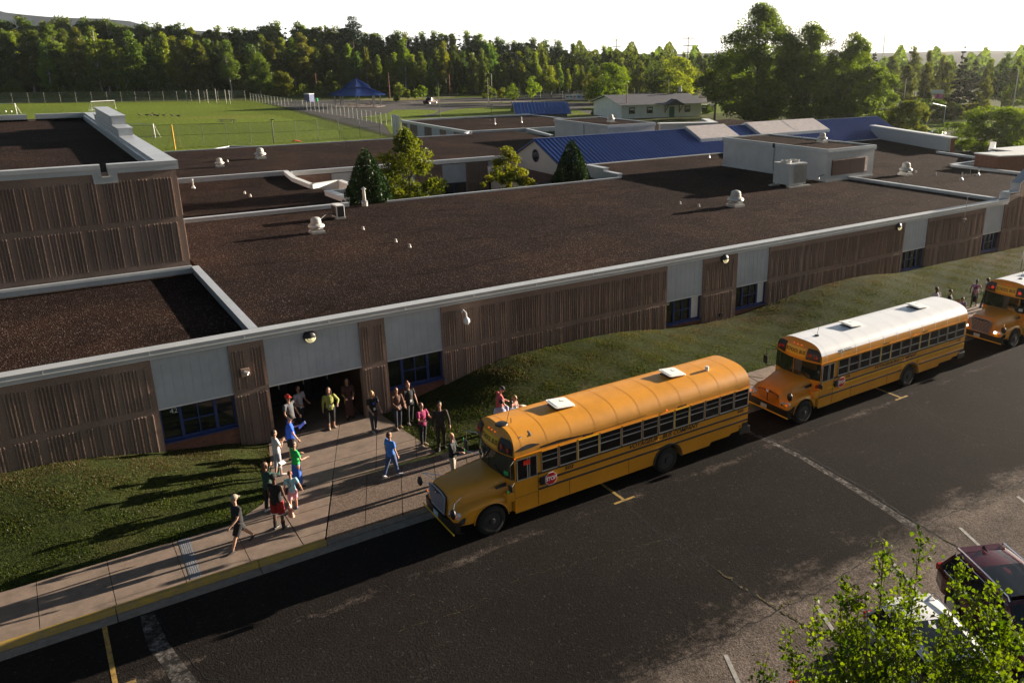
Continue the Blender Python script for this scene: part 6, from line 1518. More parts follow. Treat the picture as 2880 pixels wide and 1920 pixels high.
# low scrub along the forest foot (too thick to count)
rs = np.random.RandomState(21); n = 60000; q = rs.uniform(0, 1, n)
line = [G(-80, 277), G(300, 274), G(700, 272), G(1000, 262), G(1300, 262), G(1600, 262), G(1900, 262)]
seg = np.minimum((q*6).astype(int), 5); tt = q*6-seg; A = np.array(line)
px_ = A[seg]+(A[seg+1]-A[seg])*tt[:, None]; away = px_/np.linalg.norm(px_, axis=1)[:, None]
hb = 2.2+1.8*np.sin(q*140)+1.3*np.sin(q*57)
P = np.concatenate([px_+away*rs.uniform(0.0, 16, (n, 1))+rs.normal(0, 0.4, (n, 2)), (rs.uniform(0, 1, n)**1.2*np.maximum(0.8, hb)*1.5)[:, None]], 1)
V, F = leaf_cards(P, 0.55, rs); tag(np_mesh('undergrowth', V, F, M['leaf_dark']), kind='stuff')
# deep fill behind the front rows so no sky shows between the trunks
n = 90000; q = rs.uniform(0, 1, n); seg = np.minimum((q*6).astype(int), 5); tt = q*6-seg
px_ = A[seg]+(A[seg+1]-A[seg])*tt[:, None]; away = px_/np.linalg.norm(px_, axis=1)[:, None]
P = np.concatenate([px_+away*rs.uniform(22, 80, (n, 1)), (rs.uniform(0, 1, n)*(14+3*np.sin(q*90)+2*np.sin(q*231)))[:, None]], 1)
V, F = leaf_cards(P, 1.1, rs); tag(np_mesh('wood_interior', V, F, M['leaf_dark']), kind='stuff')
# individual trees
def T1(px, pyb, yt, **k):
    x, y = G(px, pyb); H = hgt(px, pyb, yt); return tree(k.pop('name', 'tree'), x, y, H, k.pop('shape', 'round'), k.pop('seed', int(px)), **k)
T1(735, 272, 120, shape='tall', label='bright sunlit tree at the right corner of the sports field, overlapping the wood', cat='tree', n=9000, leaf=0.42, lm='leaf_cotton', bm='palebark', rad=0.20, h0=0.12, rc=0.075)
T1(655, 272, 110, shape='tall', label='tall pale-trunked aspen left of the field corner', cat='tree', n=6000, leaf=0.42, lm='leaf_cotton', bm='palebark', rad=0.14, h0=0.35, rc=0.07)
T1(800, 268, 200, shape='round', label='low rounded tree just right of the field corner, over yellow weeds', cat='tree', n=5000, leaf=0.40, lm='leaf_yellow', rad=0.36, h0=0.05, rc=0.12)
T1(1000, 258, 38, shape='oval', label='pine with a broad flat head towering over the wood', cat='pine tree', name='pine_tree', n=4200, leaf=0.5, lm='leaf_conifer', rad=0.13, h0=0.62, rc=0.06, nc=30, squash=0.5)
sap = [(900, 272, 228, 0.26), (946, 274, 228, 0.24), (870, 268, 240, 0.3), (1115, 289, 262, 0.3), (1125, 281, 226, 0.3), (1148, 284, 250, 0.3), (1190, 287, 238, 0.34), (1172, 284, 250, 0.3), (1230, 280, 242, 0.22), (1290, 268, 238, 0.18), (1302, 270, 243, 0.3), (1342, 266, 231, 0.25), (1375, 291, 236, 0.36), (1411, 288, 241, 0.30), (1438, 292, 231, 0.32), (1499, 292, 215, 0.28), (1446, 288, 254, 0.3), (1550, 276, 185, 0.16)]
names = ['slim young tree by the reddish pole left of the pavilion', 'slim young tree midway between portable toilet and pavilion', 'small shrubby tree behind the portable toilet', 'low young tree right of the pavilion, leftmost of a trio', 'tallest of the trio of young trees right of the pavilion', 'small round tree, rightmost of the trio right of the pavilion', 'orange-tinged young tree left of the pickup truck', 'small tree touching the orange-tinged one, left of the pickup', 'bright slim young tree just right of the pickup', 'narrow bright yellow-green sapling against the dark wood', 'small leaning green sapling beside the yellow-green one', 'small dark round-topped young tree against the wood', 'broad vase-shaped young tree crossed by a thin pole', 'vase-shaped young tree, second from the left in the roadside row', 'taller vase-shaped young tree, third in the roadside row', 'largest roadside tree with a rounded crown, beside a birch trunk', 'small tree half hidden behind the third roadside tree', 'slender pale birch right of the largest roadside tree']
for i, ((px, pb, yt, rd), nm_) in enumerate(zip(sap, names)):
    T1(px, pb, yt, name='young_tree', seed=300+i, shape='oval', label=nm_, cat='young tree', group='young trees of the park', n=1700, leaf=0.30, lm=['leaf_yellow', 'leaf_aspen', 'leaf_bush', 'leaf_aspen'][i % 4] if i not in (8, 9) else 'leaf_birch', rad=rd, h0=0.28, rc=0.11, nc=22)
# mid-distance trees round the cream building
T1(1712, 305, 178, label='bushy bright green tree in front of the cream building', cat='tree', n=14000, leaf=0.36, lm='leaf_bush', rad=0.50, h0=0.04, rc=0.13, seed=61)
T1(1672, 290, 205, label='smaller bright tree leaning against the bushy one left of the cream building', cat='tree', n=5000, leaf=0.36, lm='leaf_yellow', rad=0.4, h0=0.03, rc=0.14, seed=62)
T1(1905, 285, 160, label='dark green tree behind the right half of the cream building', cat='tree', n=12000, leaf=0.40, lm='leaf_aspen', rad=0.42, h0=0.05, rc=0.12, seed=63)
T1(1850, 276, 170, label='dark green tree behind the ridge vent of the cream building', cat='tree', n=8000, leaf=0.40, lm='leaf_dark', rad=0.4, h0=0.05, rc=0.12, seed=64)
T1(1950, 272, 195, label='small yellow-green tree at the right end of the cream roof', cat='tree', n=4000, leaf=0.36, lm='leaf_yellow', rad=0.38, h0=0.05, rc=0.13, seed=65)
# the big cottonwoods
T1(2125, 350, 8, name='cottonwood_tree', label='very large dark cottonwood with the highest crown, right of the cream building', cat='tree', n=62000, leaf=0.34, lm='leaf_cotton', rad=0.42, h0=0.04, rc=0.066, nc=260, seed=71, shape='oval', multi=3)
T1(2265, 350, 60, name='cottonwood_tree', label='second tall cottonwood in the middle of the big group', cat='tree', n=44000, leaf=0.32, lm='leaf_cotton', rad=0.38, h0=0.04, rc=0.066, nc=200, seed=72, shape='oval', multi=2)
T1(2370, 348, 88, name='cottonwood_tree', label='bright wind-swept cottonwood at the right of the big group', cat='tree', n=34000, leaf=0.32, lm='leaf_bush', rad=0.34, h0=0.03, rc=0.066, nc=170, seed=73, shape='oval', top_skew=0.10, multi=2)
T1(2440, 350, 185, name='cottonwood_tree', label='lower yellow-green tree on the right flank of the big group', cat='tree', n=18000, leaf=0.36, lm='leaf_cotton', rad=0.50, h0=0.02, rc=0.095, nc=110, seed=74)
T1(2045, 330, 165, name='pine_tree', label='dark dense pine on the left flank of the big cottonwoods', cat='pine tree', n=15000, leaf=0.34, lm='leaf_conifer', rad=0.48, h0=0.16, rc=0.11, nc=60, seed=75, shape='round')
T1(2006, 345, 190, name='pine_tree', label='pine with a forked pale trunk beside the low railings', cat='pine tree', n=9000, leaf=0.32, lm='leaf_dark', rad=0.33, h0=0.42, rc=0.10, nc=40, seed=76, shape='round', multi=2)
T1(1985, 320, 295, name='bush', label='low dark bush beneath the pine by the banner fence', cat='bush', n=2500, leaf=0.3, lm='leaf_dark', rad=0.9, h0=0.0, rc=0.3, nc=14, seed=77)
T1(1672, 322, 302, name='bush', label='small round bush at the left corner of the cream building', cat='bush', n=1500, leaf=0.25, lm='leaf_dark', rad=0.9, h0=0.0, rc=0.3, nc=10, seed=78)
T1(2545, 385, 283, label='round sunlit green tree in front of the white hatchback', cat='tree', n=16000, leaf=0.26, lm='leaf_yellow', rad=0.62, h0=0.03, rc=0.13, nc=60, seed=79)
T1(2790, 432, 300, label='broad bright green tree behind the brick wall at the right, left part', cat='tree', n=24000, leaf=0.22, lm='leaf_bush', rad=0.80, h0=0.0, rc=0.13, nc=80, seed=80)
T1(2880, 440, 305, label='broad bright green tree behind the brick wall, cut by the right edge', cat='tree', n=20000, leaf=0.22, lm='leaf_bush', rad=0.75, h0=0.0, rc=0.13, nc=80, seed=81)
T1(2700, 420, 345, name='bush', label='low dark green bush between the white cars and the bright trees', cat='bush', n=6000, leaf=0.24, lm='leaf_dark', rad=0.9, h0=0.0, rc=0.2, nc=30, seed=82)
# hazy trees to the right, beyond the lawn
HR = [(2448, 270, 130, 'spruce'), (2500, 275, 150, 'dark'), (2555, 278, 128, 'dark'), (2600, 280, 140, 'aspen'), (2640, 282, 150, 'aspen'), (2690, 318, 122, 'spruce'), (2655, 300, 165, 'dark'), (2600, 305, 175, 'dark'), (2545, 300, 175, 'dark'), (2725, 300, 155, 'spruce'), (2770, 305, 160, 'aspen'), (2760, 318, 190, 'yel'), (2815, 305, 145, 'dark'), (2850, 300, 148, 'aspen'), (2890, 305, 142, 'dark'), (2930, 300, 150, 'aspen'), (2840, 320, 175, 'dark'), (2500, 300, 200, 'dark'), (2960, 320, 160, 'dark'), (2470, 310, 190, 'yel'), (2880, 322, 185, 'aspen')]
ll = ['dark spruce peeking over the right flank of the big cottonwoods', 'hazy dark tree just right of the cottonwoods', 'hazy tree with a domed dark crown on the right skyline', 'hazy pale green tree right of the domed one', 'hazy light tree on the skyline left of the tall spruce', 'tall hazy spruce standing highest on the right', 'hazy dark tree left below the tall spruce', 'dark tree behind the coloured road sign', 'dark hazy tree behind the double street lamp', 'second spruce, paler, just right of the tall spruce', 'hazy yellow-green tree right of the two spruces', 'low yellow-green crown below the paler spruce', 'hazy dark tree left of the curved street lamp', 'hazy tree behind the curved street lamp', 'hazy dark tree at the right edge of the skyline', 'hazy tree cut off by the right edge', 'dark tree behind the foot of the curved street lamp', 'dark tree behind the yellow-green cottonwood flank', 'dark tree at the right edge, lower', 'yellow-leaved tree behind the round sunlit tree', 'lower tree at the far right edge']
for (px, pb, yt, kd), lb in zip(HR, ll): place_forest(px, pb, yt, kd, lb, None, name='tree')
for i, (px, pb, yt, lb) in enumerate([(2590, 340, 280, 'rounded dark tree left behind the little goal frame'), (2630, 342, 280, 'rounded dark tree behind the middle of the little goal frame'), (2675, 342, 285, 'rounded green tree right behind the little goal frame'), (2735, 345, 292, 'reddish brown tree right of the goal frame'), (2760, 346, 283, 'brown-green tree beside the reddish one'), (2560, 330, 270, 'dark tree under the double street lamp')]):
    T1(px, pb, yt, seed=400+i, label=lb, cat='tree', n=4500, leaf=0.34, lm='leaf_dark' if i < 3 else 'leaf_maple2' if i == 3 else 'leaf_yellow', rad=0.5, h0=0.18, rc=0.14, nc=30)
# a far belt of woodland towards the right horizon
n = 70000; q = rs.uniform(0, 1, n); pa = np.array([ray(p_, 148)[:2]/np.linalg.norm(ray(p_, 148)[:2]) for p_ in 1700+q*2000])
dd = rs.uniform(420, 640, n); P = np.concatenate([pa*dd[:, None], (rs.uniform(0, 1, n)*(11+4*np.sin(q*110)+3*np.sin(q*260)))[:, None]], 1)
V, F = leaf_cards(P, 2.2, rs); tag(np_mesh('distant_wood', V, F, M['leaf_dark']), kind='stuff')
# courtyard trees
tree('evergreen', 19.75, 56.4, row_z(19.75, 56.4, 424)/0.97, 'thuja', 90, 'dense dark columnar evergreen beside the flue pipe, left in the courtyard', 'evergreen', 'courtyard evergreens', n=34000, leaf=0.15, lm='leaf_thuja', rad=0.28, h0=0.0, rc=0.055, nc=260, z=0)
tree('evergreen', 37.3, 57.2, row_z(37.3, 57.2, 399)/0.97, 'thuja', 91, 'dense dark conical evergreen in front of the blue roof, right in the courtyard', 'evergreen', 'courtyard evergreens', n=34000, leaf=0.15, lm='leaf_thuja', rad=0.28, h0=0.0, rc=0.055, nc=260, z=0)
tree('maple_tree', 24.3, 60.5, 9.0, 'oval', 92, 'large yellow-green maple in the left of the courtyard', 'tree', 'courtyard maples', n=20000, leaf=0.17, lm='leaf_maple', rad=0.31, h0=0.05, rc=0.055, nc=190, z=0, squash=0.7)
tree('maple_tree', 32.5, 59.5, 7.0, 'oval', 93, 'smaller orange-topped maple in front of the round window gable', 'tree', 'courtyard maples', n=11000, leaf=0.16, lm='leaf_maple2', rad=0.33, h0=0.08, rc=0.058, nc=110, z=0, squash=0.7)
struct('courtyard_ground', MB().grid([[(x, y, -0.01) for x in (18.8, 40)] for y in (54, 72.5)]), M['rough'])
# birch close to the camera, bottom right
def birch():
    rs = np.random.RandomState(5); r2 = random.Random(8)
    O = empty('birch_tree', (8.7, 5.1, 0), 'young birch with bright serrated leaves in front of the parked cars, bottom right', 'tree')
    tw = MB(); L = []
    stems = [(0.1, 0.1, 8.15), (-0.15, 0.45, 7.8), (-0.65, 0.6, 7.5), (0.9, -0.6, 7.5), (0.35, -1.2, 7.3), (0.45, -0.3, 7.7)]
    while len(stems) < 72:
        u_ = r2.uniform(-2.9, 2.1); v_ = r2.gauss(0, 0.45)
        h = (7.9-0.55*abs(u_-0.05)**1.2 if u_ < 0 else 7.9-0.50*u_)-r2.uniform(0.05, 1.5)-0.25*abs(v_)
        stems.append((u_*0.86+v_*0.5, -u_*0.50+v_*0.86, h))
    def leaves(p, q, n_):
        for _ in range(n_):
            s_ = r2.random(); L.append([p[i]+(q[i]-p[i])*s_+r2.gauss(0, 0.045) for i in range(3)])
    for (dx, dy, h) in stems:
        z0 = r2.uniform(0.8, 1.8); pts = []
        for s_ in np.linspace(0, 1, 9):
            pts.append((dx*s_**0.85+0.05*math.sin(7*s_+dx), dy*s_**0.85+0.05*math.cos(6*s_+dy), z0+(h-z0)*s_))
        tw.tube(pts, [0.020*(1-0.9*s_)+0.003 for s_ in np.linspace(0, 1, 9)], 5)
        for j in range(34):
            s_ = r2.uniform(0.66, 1.0) if j > 5 else r2.uniform(0.4, 0.7); k = min(7, int(s_*8)); u_ = s_*8-k; p = [pts[k][i]+(pts[k+1][i]-pts[k][i])*u_ for i in range(3)]
            a = r2.uniform(0, 6.28); ln_ = r2.uniform(0.25, 0.75)*(1.25-s_); up_ = r2.uniform(0.3, 1.2)
            ln_ = max(ln_, 0.18); q = (p[0]+ln_*math.cos(a), p[1]+ln_*math.sin(a), p[2]+ln_*up_); mid = ((p[0]+q[0])/2, (p[1]+q[1])/2, (p[2]+q[2])/2+0.03)
            tw.tube([p, mid, q], [0.007, 0.005, 0.002], 4); leaves(p, q, int(9+16*ln_))
        leaves(pts[6], pts[8], 14)
    tw.tube([(0, 0, 0), (0.02, 0.02, 1.0), (0, 0, 2.0)], [0.13, 0.11, 0.07], 9)
    tw.build('trunk', M['bark'], O, world=False)
    P = np.array(L); n = len(P)
    # leaf outline: a rounded triangle with a point, folded along the midrib
    shape = np.array([(0, -0.55), (0.36, -0.40), (0.46, -0.10), (0.26, 0.22), (0, 0.62), (-0.26, 0.22), (-0.46, -0.10), (-0.36, -0.40)])
    a = rs.normal(size=(n, 3)); a[:, 2] -= 0.9; a /= np.linalg.norm(a, axis=1)[:, None]
    b = rs.normal(size=(n, 3)); b -= a*(a*b).sum(1)[:, None]; b /= np.linalg.norm(b, axis=1)[:, None]; c = np.cross(a, b)
    s_ = 0.058*rs.uniform(0.45, 1.25, n); V = []
    for (u_, v_) in shape: V.append(P+(b*u_+a*v_+c*abs(u_)*0.35)*s_[:, None])
    V = np.concatenate(V, 0); i = np.arange(n)
    F = np.concatenate([np.stack([i+n*0, i+n*1, i+n*2, i+n*3, ], 1), np.stack([i, i+n*3, i+n*4, i+n*5], 1), np.stack([i, i+n*5, i+n*6, i+n*7], 1)], 0)
    np_mesh('crown', V, F, M['leaf_birch'], parent=O)
birch()
# ================================================================ far things: fences, goals, pavilion, poles, cream building
def wire_mat():
    m = bpy.data.materials.new('chain_link'); m.use_nodes = True; N = m.node_tree.nodes; L = m.node_tree.links; b = N['Principled BSDF']; b.inputs['Base Color'].default_value = (0.35, 0.36, 0.34, 1); b.inputs['Metallic'].default_value = 0.3
    tc = N.new('ShaderNodeTexCoord'); f = None
    for s_ in (1, -1):
        mp = N.new('ShaderNodeMapping'); mp.inputs['Rotation'].default_value = (0, math.radians(45*s_), 0); L.new(tc.outputs['Object'], mp.inputs[0])
        wv = N.new('ShaderNodeTexWave'); wv.inputs['Scale'].default_value = 4.5; wv.bands_direction = 'X'; L.new(mp.outputs[0], wv.inputs[0])
        g_ = N.new('ShaderNodeMath'); g_.operation = 'GREATER_THAN'; g_.inputs[1].default_value = 0.975; L.new(wv.outputs['Fac'], g_.inputs[0])
        if f is None: f = g_.outputs[0]
        else:
            mx = N.new('ShaderNodeMath'); mx.operation = 'MAXIMUM'; L.new(f, mx.inputs[0]); L.new(g_.outputs[0], mx.inputs[1]); f = mx.outputs[0]
    L.new(f, b.inputs['Alpha']); return m
M['wire'] = wire_mat()
M['fencepost'] = mat('fence_post', (0.26, 0.25, 0.22), 0.5, 0.3); M['darkpost'] = mat('dark_fence_post', (0.05, 0.07, 0.05), 0.6)
def fence(name, pts, h, sp, label, m='fencepost', rails=(1.0,), group=None, r=0.035):
    O = empty(name, (pts[0][0], pts[0][1], 0), label, 'fence', group)
    rl = MB(); wr = MB(); posts = []
    for (a, b) in zip(pts, pts[1:]):
        d = math.hypot(b[0]-a[0], b[1]-a[1]); n = max(1, int(d/sp))
        for i in range(n+(1 if b == pts[-1] else 0)): posts.append((a[0]+(b[0]-a[0])*i/n, a[1]+(b[1]-a[1])*i/n))
        for f in rails: rl.tube([(a[0], a[1], h*f), (b[0], b[1], h*f)], 0.022, 5)
        wr.add([(a[0], a[1], 0.02), (b[0], b[1], 0.02), (b[0], b[1], h), (a[0], a[1], h)], [(0, 1, 2, 3)])
    rl.build('rail', M[m], O); wr.build('wire_mesh', M['wire'], O)
    if len(posts) > 100: posts = posts[:100]
    for p in posts:
        q = MB(); q.tube([(p[0], p[1], 0), (p[0], p[1], h+0.05)], r, 6); q.build('post', M[m], O)
    return O
fence('chain_link_fence', [(-60, 325), (-2, 299.5), (25, 290), (60.5, 275.5)], 3.0, 3.6, 'chain link fence along the far side of the sports field in front of the wood', rails=(1.0,), r=0.035)
fence('chain_link_fence', [(61.5, 273), (64, 200), (63, 160), (60, 149), (57.5, 140)], 2.3, 3.0, 'pale posted chain link fence running along the right side of the sports field', m='palepost', rails=(1.0,), r=0.045)
fence('backstop_fence', [(6, 151), (18, 146.5), (35, 142.8), (53, 142.8)], 3.4, 3.05, 'tall dark chain link fence on the near side of the sports field', m='darkpost', rails=(1.0, 0.52), r=0.035)
fence('chain_link_fence', [(128, 240), (150, 222), (180, 200)], 2.4, 3.5, 'low chain link fence behind the sponsor banners', rails=(1.0,), r=0.04)
fence('railing', [G(1970, 356), G(2050, 352)], 1.1, 1.6, 'low dark railing behind the blue roof near the pines', m='darkpost', rails=(1.0, 0.5))
# sponsor banners (plain coloured panels)
for i, (px, w_, c) in enumerate([(1596, 1.5, 'white'), (1606, 1.5, 'white'), (1614, 2.2, 'white'), (1627, 2.4, 'plate'), (1641, 2.4, 'white')]):
    x, y = G(px, 281); q = MB(); q.cbox((x, y, 0.85), (w_*1.0, 0.04, 1.25), rz=math.radians(-38)); q.build('banner', M[c]).name = 'banner'
    o = bpy.data.objects['banner'] if i == 0 else [k for k in bpy.data.objects if k.name.startswith('banner')][-1]
    q2 = MB(); q2.cbox((x-0.02, y-0.03, 0.9), (w_*0.5, 0.05, 0.35), rz=math.radians(-38)); k = q2.build('printed_mark', M['blueframe'] if i in (1, 3) else M['red'] if i == 2 else M['letter']); k.parent = o
    tag(o, ['white banner on the far fence, leftmost of five', 'white banner with a blue mark, second from the left on the far fence', 'white banner with a red mark, third on the far fence', 'pale blue banner, fourth on the far fence', 'white banner on the far fence, rightmost of five'][i], 'banner', 'banners on the far fence')
def goal(x, y, rz, w_, h, label):
    O = empty('soccer_goal', (x, y, 0), label, 'goal', 'soccer goals', rz)
    q = MB(); q.tube([(0, 0, 0), (0, 0, h), (w_, 0, h), (w_, 0, 0)], 0.07, 8); q.build('frame', M['white'], O, world=False)
    q = MB(); q.tube([(0, 0, h), (0, 1.6, 0), (w_, 1.6, 0), (w_, 0, h)], 0.03, 5); q.build('back_stay', M['white'], O, world=False)
    q = MB(); q.add([(0, 0.05, h), (w_, 0.05, h), (w_, 1.6, 0), (0, 1.6, 0)], [(0, 1, 2, 3)]); q.build('net', M['wire'], O, world=False)
a, b = G(266, 315), G(332, 311); goal(a[0], a[1]+6, math.atan2(b[1]-a[1], b[0]-a[0]), 6.2, 2.2, 'white soccer goal partly hidden behind the gym parapet')
a, b = G(340, 385), G(441, 386); goal(a[0]-1.5, a[1], math.atan2(b[1]-a[1], b[0]-a[0]), math.hypot(b[0]-a[0], b[1]-a[1])+1.5, 2.3, 'white soccer goal nearest the school, right of the stepped parapet')
a, b = G(-25, 321), G(48, 321); goal(a[0], a[1], math.atan2(b[1]-a[1], b[0]-a[0]), math.hypot(b[0]-a[0], b[1]-a[1]), 2.4, 'white soccer goal at the left edge of the photo')
for i, (px, pb, pt) in enumerate([(527, 291, 254), (562, 290, 252), (586, 291, 252), (610, 291, 250), (637, 292, 253), (648, 293, 254)]):
    x, y = G(px, pb); h = hgt(px, pb, pt); q = MB(); q.tube([(x, y, 0), (x, y, h)], 0.08, 6)
    tag(q.build('net_post', M['fencepost'], loc=(x, y, 0)), 'tall thin pale net post in the far corner of the sports field, one of six', 'post', 'tall net posts in the sports field')
def pole(px, pb, pt, m, label, r=0.12, cat='pole', arm=None, name='utility_pole', grp=None):
    x, y = G(px, pb); h = hgt(px, pb, pt); O = empty(name, (x, y, 0), label, cat, grp)
    q = MB(); q.tube([(x, y, 0), (x, y, h)], [r, r*0.65], 8); q.build('pole', M[m], O)
    if arm == 'lamp':
        q = MB(); q.tube([(x, y, h-0.1), (x-0.8, y+0.2, h+0.15), (x-1.6, y+0.4, h)], 0.05, 6); q.build('arm', M['galv'], O)
        q = MB(); q.cbox((x-1.9, y+0.5, h-0.05), (0.7, 0.3, 0.14)); q.build('lamp_head', M['ventwhite'], O, bevel=0.03)
    if arm == 'top':
        q = MB(); q.cbox((x+0.15, y, h+0.05), (0.55, 0.3, 0.16)); q.build('lamp_head', M['black'], O, bevel=0.02)
    if arm == 'cross':
        q = MB()
        for dz in (0.2, 1.6): q.cbox((x, y, h-dz-0.2), (2.4, 0.12, 0.12), rz=-0.6)
        q.build('cross_arm', M['wood'], O)
    if arm == 'curve':
        q = MB(); q.tube([(x, y, h-0.6), (x-0.1, y+0.1, h-0.1), (x-0.6, y+0.6, h+0.2), (x-1.3, y+1.3, h+0.1)], 0.06, 6); q.build('arm', M['galv'], O)
        q = MB(); q.cbox((x-1.5, y+1.5, h+0.02), (0.7, 0.3, 0.12), rz=2.4); q.build('lamp_head', M['ventwhite'], O, bevel=0.03)
    return O
pole(893, 272, 205, 'orangepole', 'reddish wooden pole with a small lamp left of the pavilion', 0.15, arm=None)
pole(1097, 280, 205, 'orangepole', 'reddish wooden pole right of the pavilion', 0.15)
pole(1266, 271, 207, 'orangepole', 'reddish wooden pole standing before the dark wood', 0.18)
pole(1384, 272, 208, 'fencepost', 'grey lamp pole with a bent lamp head behind the roadside trees', 0.12, 'street lamp', 'lamp', 'street_lamp')
pole(1374, 302, 219, 'fencepost', 'thin pole in front of the vase-shaped young tree', 0.07)
pole(1238, 331, 235, 'darkpost', 'tall thin dark pole between the two oval lawns', 0.07)
pole(1382, 322, 296, 'darkpost', 'short dark post with a small head on the oval lawn', 0.08, 'lamp', 'top', 'path_lamp')
pole(771, 404, 338, 'black', 'black lamp post in front of the near sports fence', 0.09, 'lamp', 'top', 'path_lamp')
pole(1762, 334, 236, 'wood', 'wooden utility pole with a cross arm in front of the cream building', 0.14, 'pole', 'cross')
pole(1878, 300, 225, 'darkpost', 'thin dark pole behind the ridge of the cream building', 0.08)
pole(1748, 290, 228, 'darkpost', 'thin dark pole in the bushy bright tree', 0.08)
pole(1995, 270, 175, 'galv', 'street lamp with a curved arm left of the big cottonwoods', 0.14, 'street lamp', 'curve', 'street_lamp')
pole(2845, 330, 195, 'galv', 'tall street lamp with a curved arm at the right edge', 0.13, 'street lamp', 'curve', 'street_lamp')
pole(2431, 290, 190, 'galv', 'street lamp with a curved arm above the yellow-green flank tree', 0.13, 'street lamp', 'curve', 'street_lamp')
pole(2538, 320, 221, 'galv', 'street lamp with a small flat head before the hazy trees', 0.11, 'street lamp', 'top', 'street_lamp')
pole(2568, 300, 235, 'darkpost', 'thin utility pole left of the coloured road sign', 0.12, 'pole')
pole(2636, 300, 225, 'darkpost', 'thin utility pole behind the coloured road sign', 0.12, 'pole')
def mast(px, dist, ytop, label, arms=True):
    d = ray(px, 148)[:2]; d = d/np.linalg.norm(d); x, y = d*dist; h = row_z(x, y, ytop)
    O = empty('transmission_pole', (x, y, 0), label, 'pylon'); q = MB(); q.tube([(x, y, 0), (x, y, h)], [0.5, 0.3], 6); q.build('pole', M['fencepost'], O)
    if arms:
        q = MB()
        for dz in (0.8, 5, 9): q.cbox((x, y, h-dz), (8 if dz < 5 else 6, 0.4, 0.4), rz=-0.7)
        q.build('cross_arm', M['fencepost'], O)
mast(1562, 600, 110, 'tall power line pole over the wood, left one'); mast(1734, 600, 110, 'tall power line pole over the wood, middle one'); mast(1935, 520, 104, 'tall power line pole left of the big cottonwoods'); mast(2484, 700, 92, 'thin tall mast on the right skyline', False)
# power lines at the right
q = MB()
for (a, b, z) in (((150, 200), (330, 60), 11.0), ((150, 205), (330, 66), 9.8), ((140, 190), (300, 60), 8.5)):
    pts = [(a[0]+(b[0]-a[0])*s_, a[1]+(b[1]-a[1])*s_, z-2.2*math.sin(math.pi*s_)) for s_ in np.linspace(0, 1, 16)]; q.tube(pts, 0.035, 4)
tag(q.build('power_line', M['fencepost'], loc=(150, 200, 0)), 'thin power lines strung across the hazy trees at the right', 'power line')
# pavilion
cx, cy = 79.6, 229.5
O = empty('pavilion', (cx, cy, 0), 'park pavilion with a two-tier blue hipped roof on white posts', 'pavilion')
q = MB(); q.prism([(cx-7.2*math.cos(a), cy-7.2*math.sin(a)) for a in np.linspace(0, 2*math.pi, 9)[:-1]+0.39], -0.02, 0.10); q.build('slab', M['paledirt'], O)
def hip(mb, r0, r1, z0, z1, n=8, mi=0, a0=0.39):
    A_ = [(cx+r0*math.cos(a), cy+r0*math.sin(a), z0) for a in np.linspace(0, 2*math.pi, n+1)[:-1]+a0]; B_ = [(cx+r1*math.cos(a), cy+r1*math.sin(a), z1) for a in np.linspace(0, 2*math.pi, n+1)[:-1]+a0]
    mb.grid([A_, B_], closed=True, mi=mi)
    for i in range(n):
        for s_ in np.linspace(0, 1, 13):
            p = [A_[i][k]+(A_[(i+1) % n][k]-A_[i][k])*s_ for k in range(3)]; q_ = [B_[i][k]+(B_[(i+1) % n][k]-B_[i][k])*s_ for k in range(3)]
            mb.tube([(p[0], p[1], p[2]+0.03), (q_[0], q_[1], q_[2]+0.03)], 0.04, 4, 1)
q = MB(); hip(q, 7.7, 3.0, 3.1, 5.0); hip(q, 3.6, 0.1, 5.15, 7.4); q.build('roof', [M['blueroof_light_glint'], M['bluerib']], O)
for a in np.linspace(0, 2*math.pi, 9)[:-1]+0.39:
    x, y = cx+6.0*math.cos(a), cy+6.0*math.sin(a); q = MB(); q.box(x-0.14, x+0.14, y-0.14, y+0.14, 0.1, 3.6); q.build('post', M['stucco'], O)
def table(x, y, rz, label, m='wood', s=1.0, grp=None):
    O = empty('picnic_table', (x, y, 0), label, 'picnic table', grp, rz); q = MB(); q.box(-0.9*s, 0.9*s, -0.38, 0.38, 0.72, 0.77); q.build('table_top', M[m], O, world=False)
    for sg in (-1, 1): q = MB(); q.box(-0.9*s, 0.9*s, sg*0.75-0.13, sg*0.75+0.13, 0.42, 0.46); q.build('bench_seat', M[m], O, world=False)
    for sx_ in (-0.6, 0.6): q = MB(); q.tube([(sx_*s, -0.8, 0.42), (sx_*s, 0.8, 0.42)], 0.04, 5); q.tube([(sx_*s, -0.7, 0), (sx_*s, -0.2, 0.72)], 0.04, 5); q.tube([(sx_*s, 0.7, 0), (sx_*s, 0.2, 0.72)], 0.04, 5); q.build('leg', M[m], O, world=False)
table(77.3, 228, 0.3, 'picnic table under the left side of the pavilion', grp='picnic tables under the pavilion'); table(82.2, 228.5, 1.2, 'picnic table under the right side of the pavilion', grp='picnic tables under the pavilion')
table(37.4, 189.2, -0.5, 'long dark bench table standing alone on the sports field', 'black', 1.9)
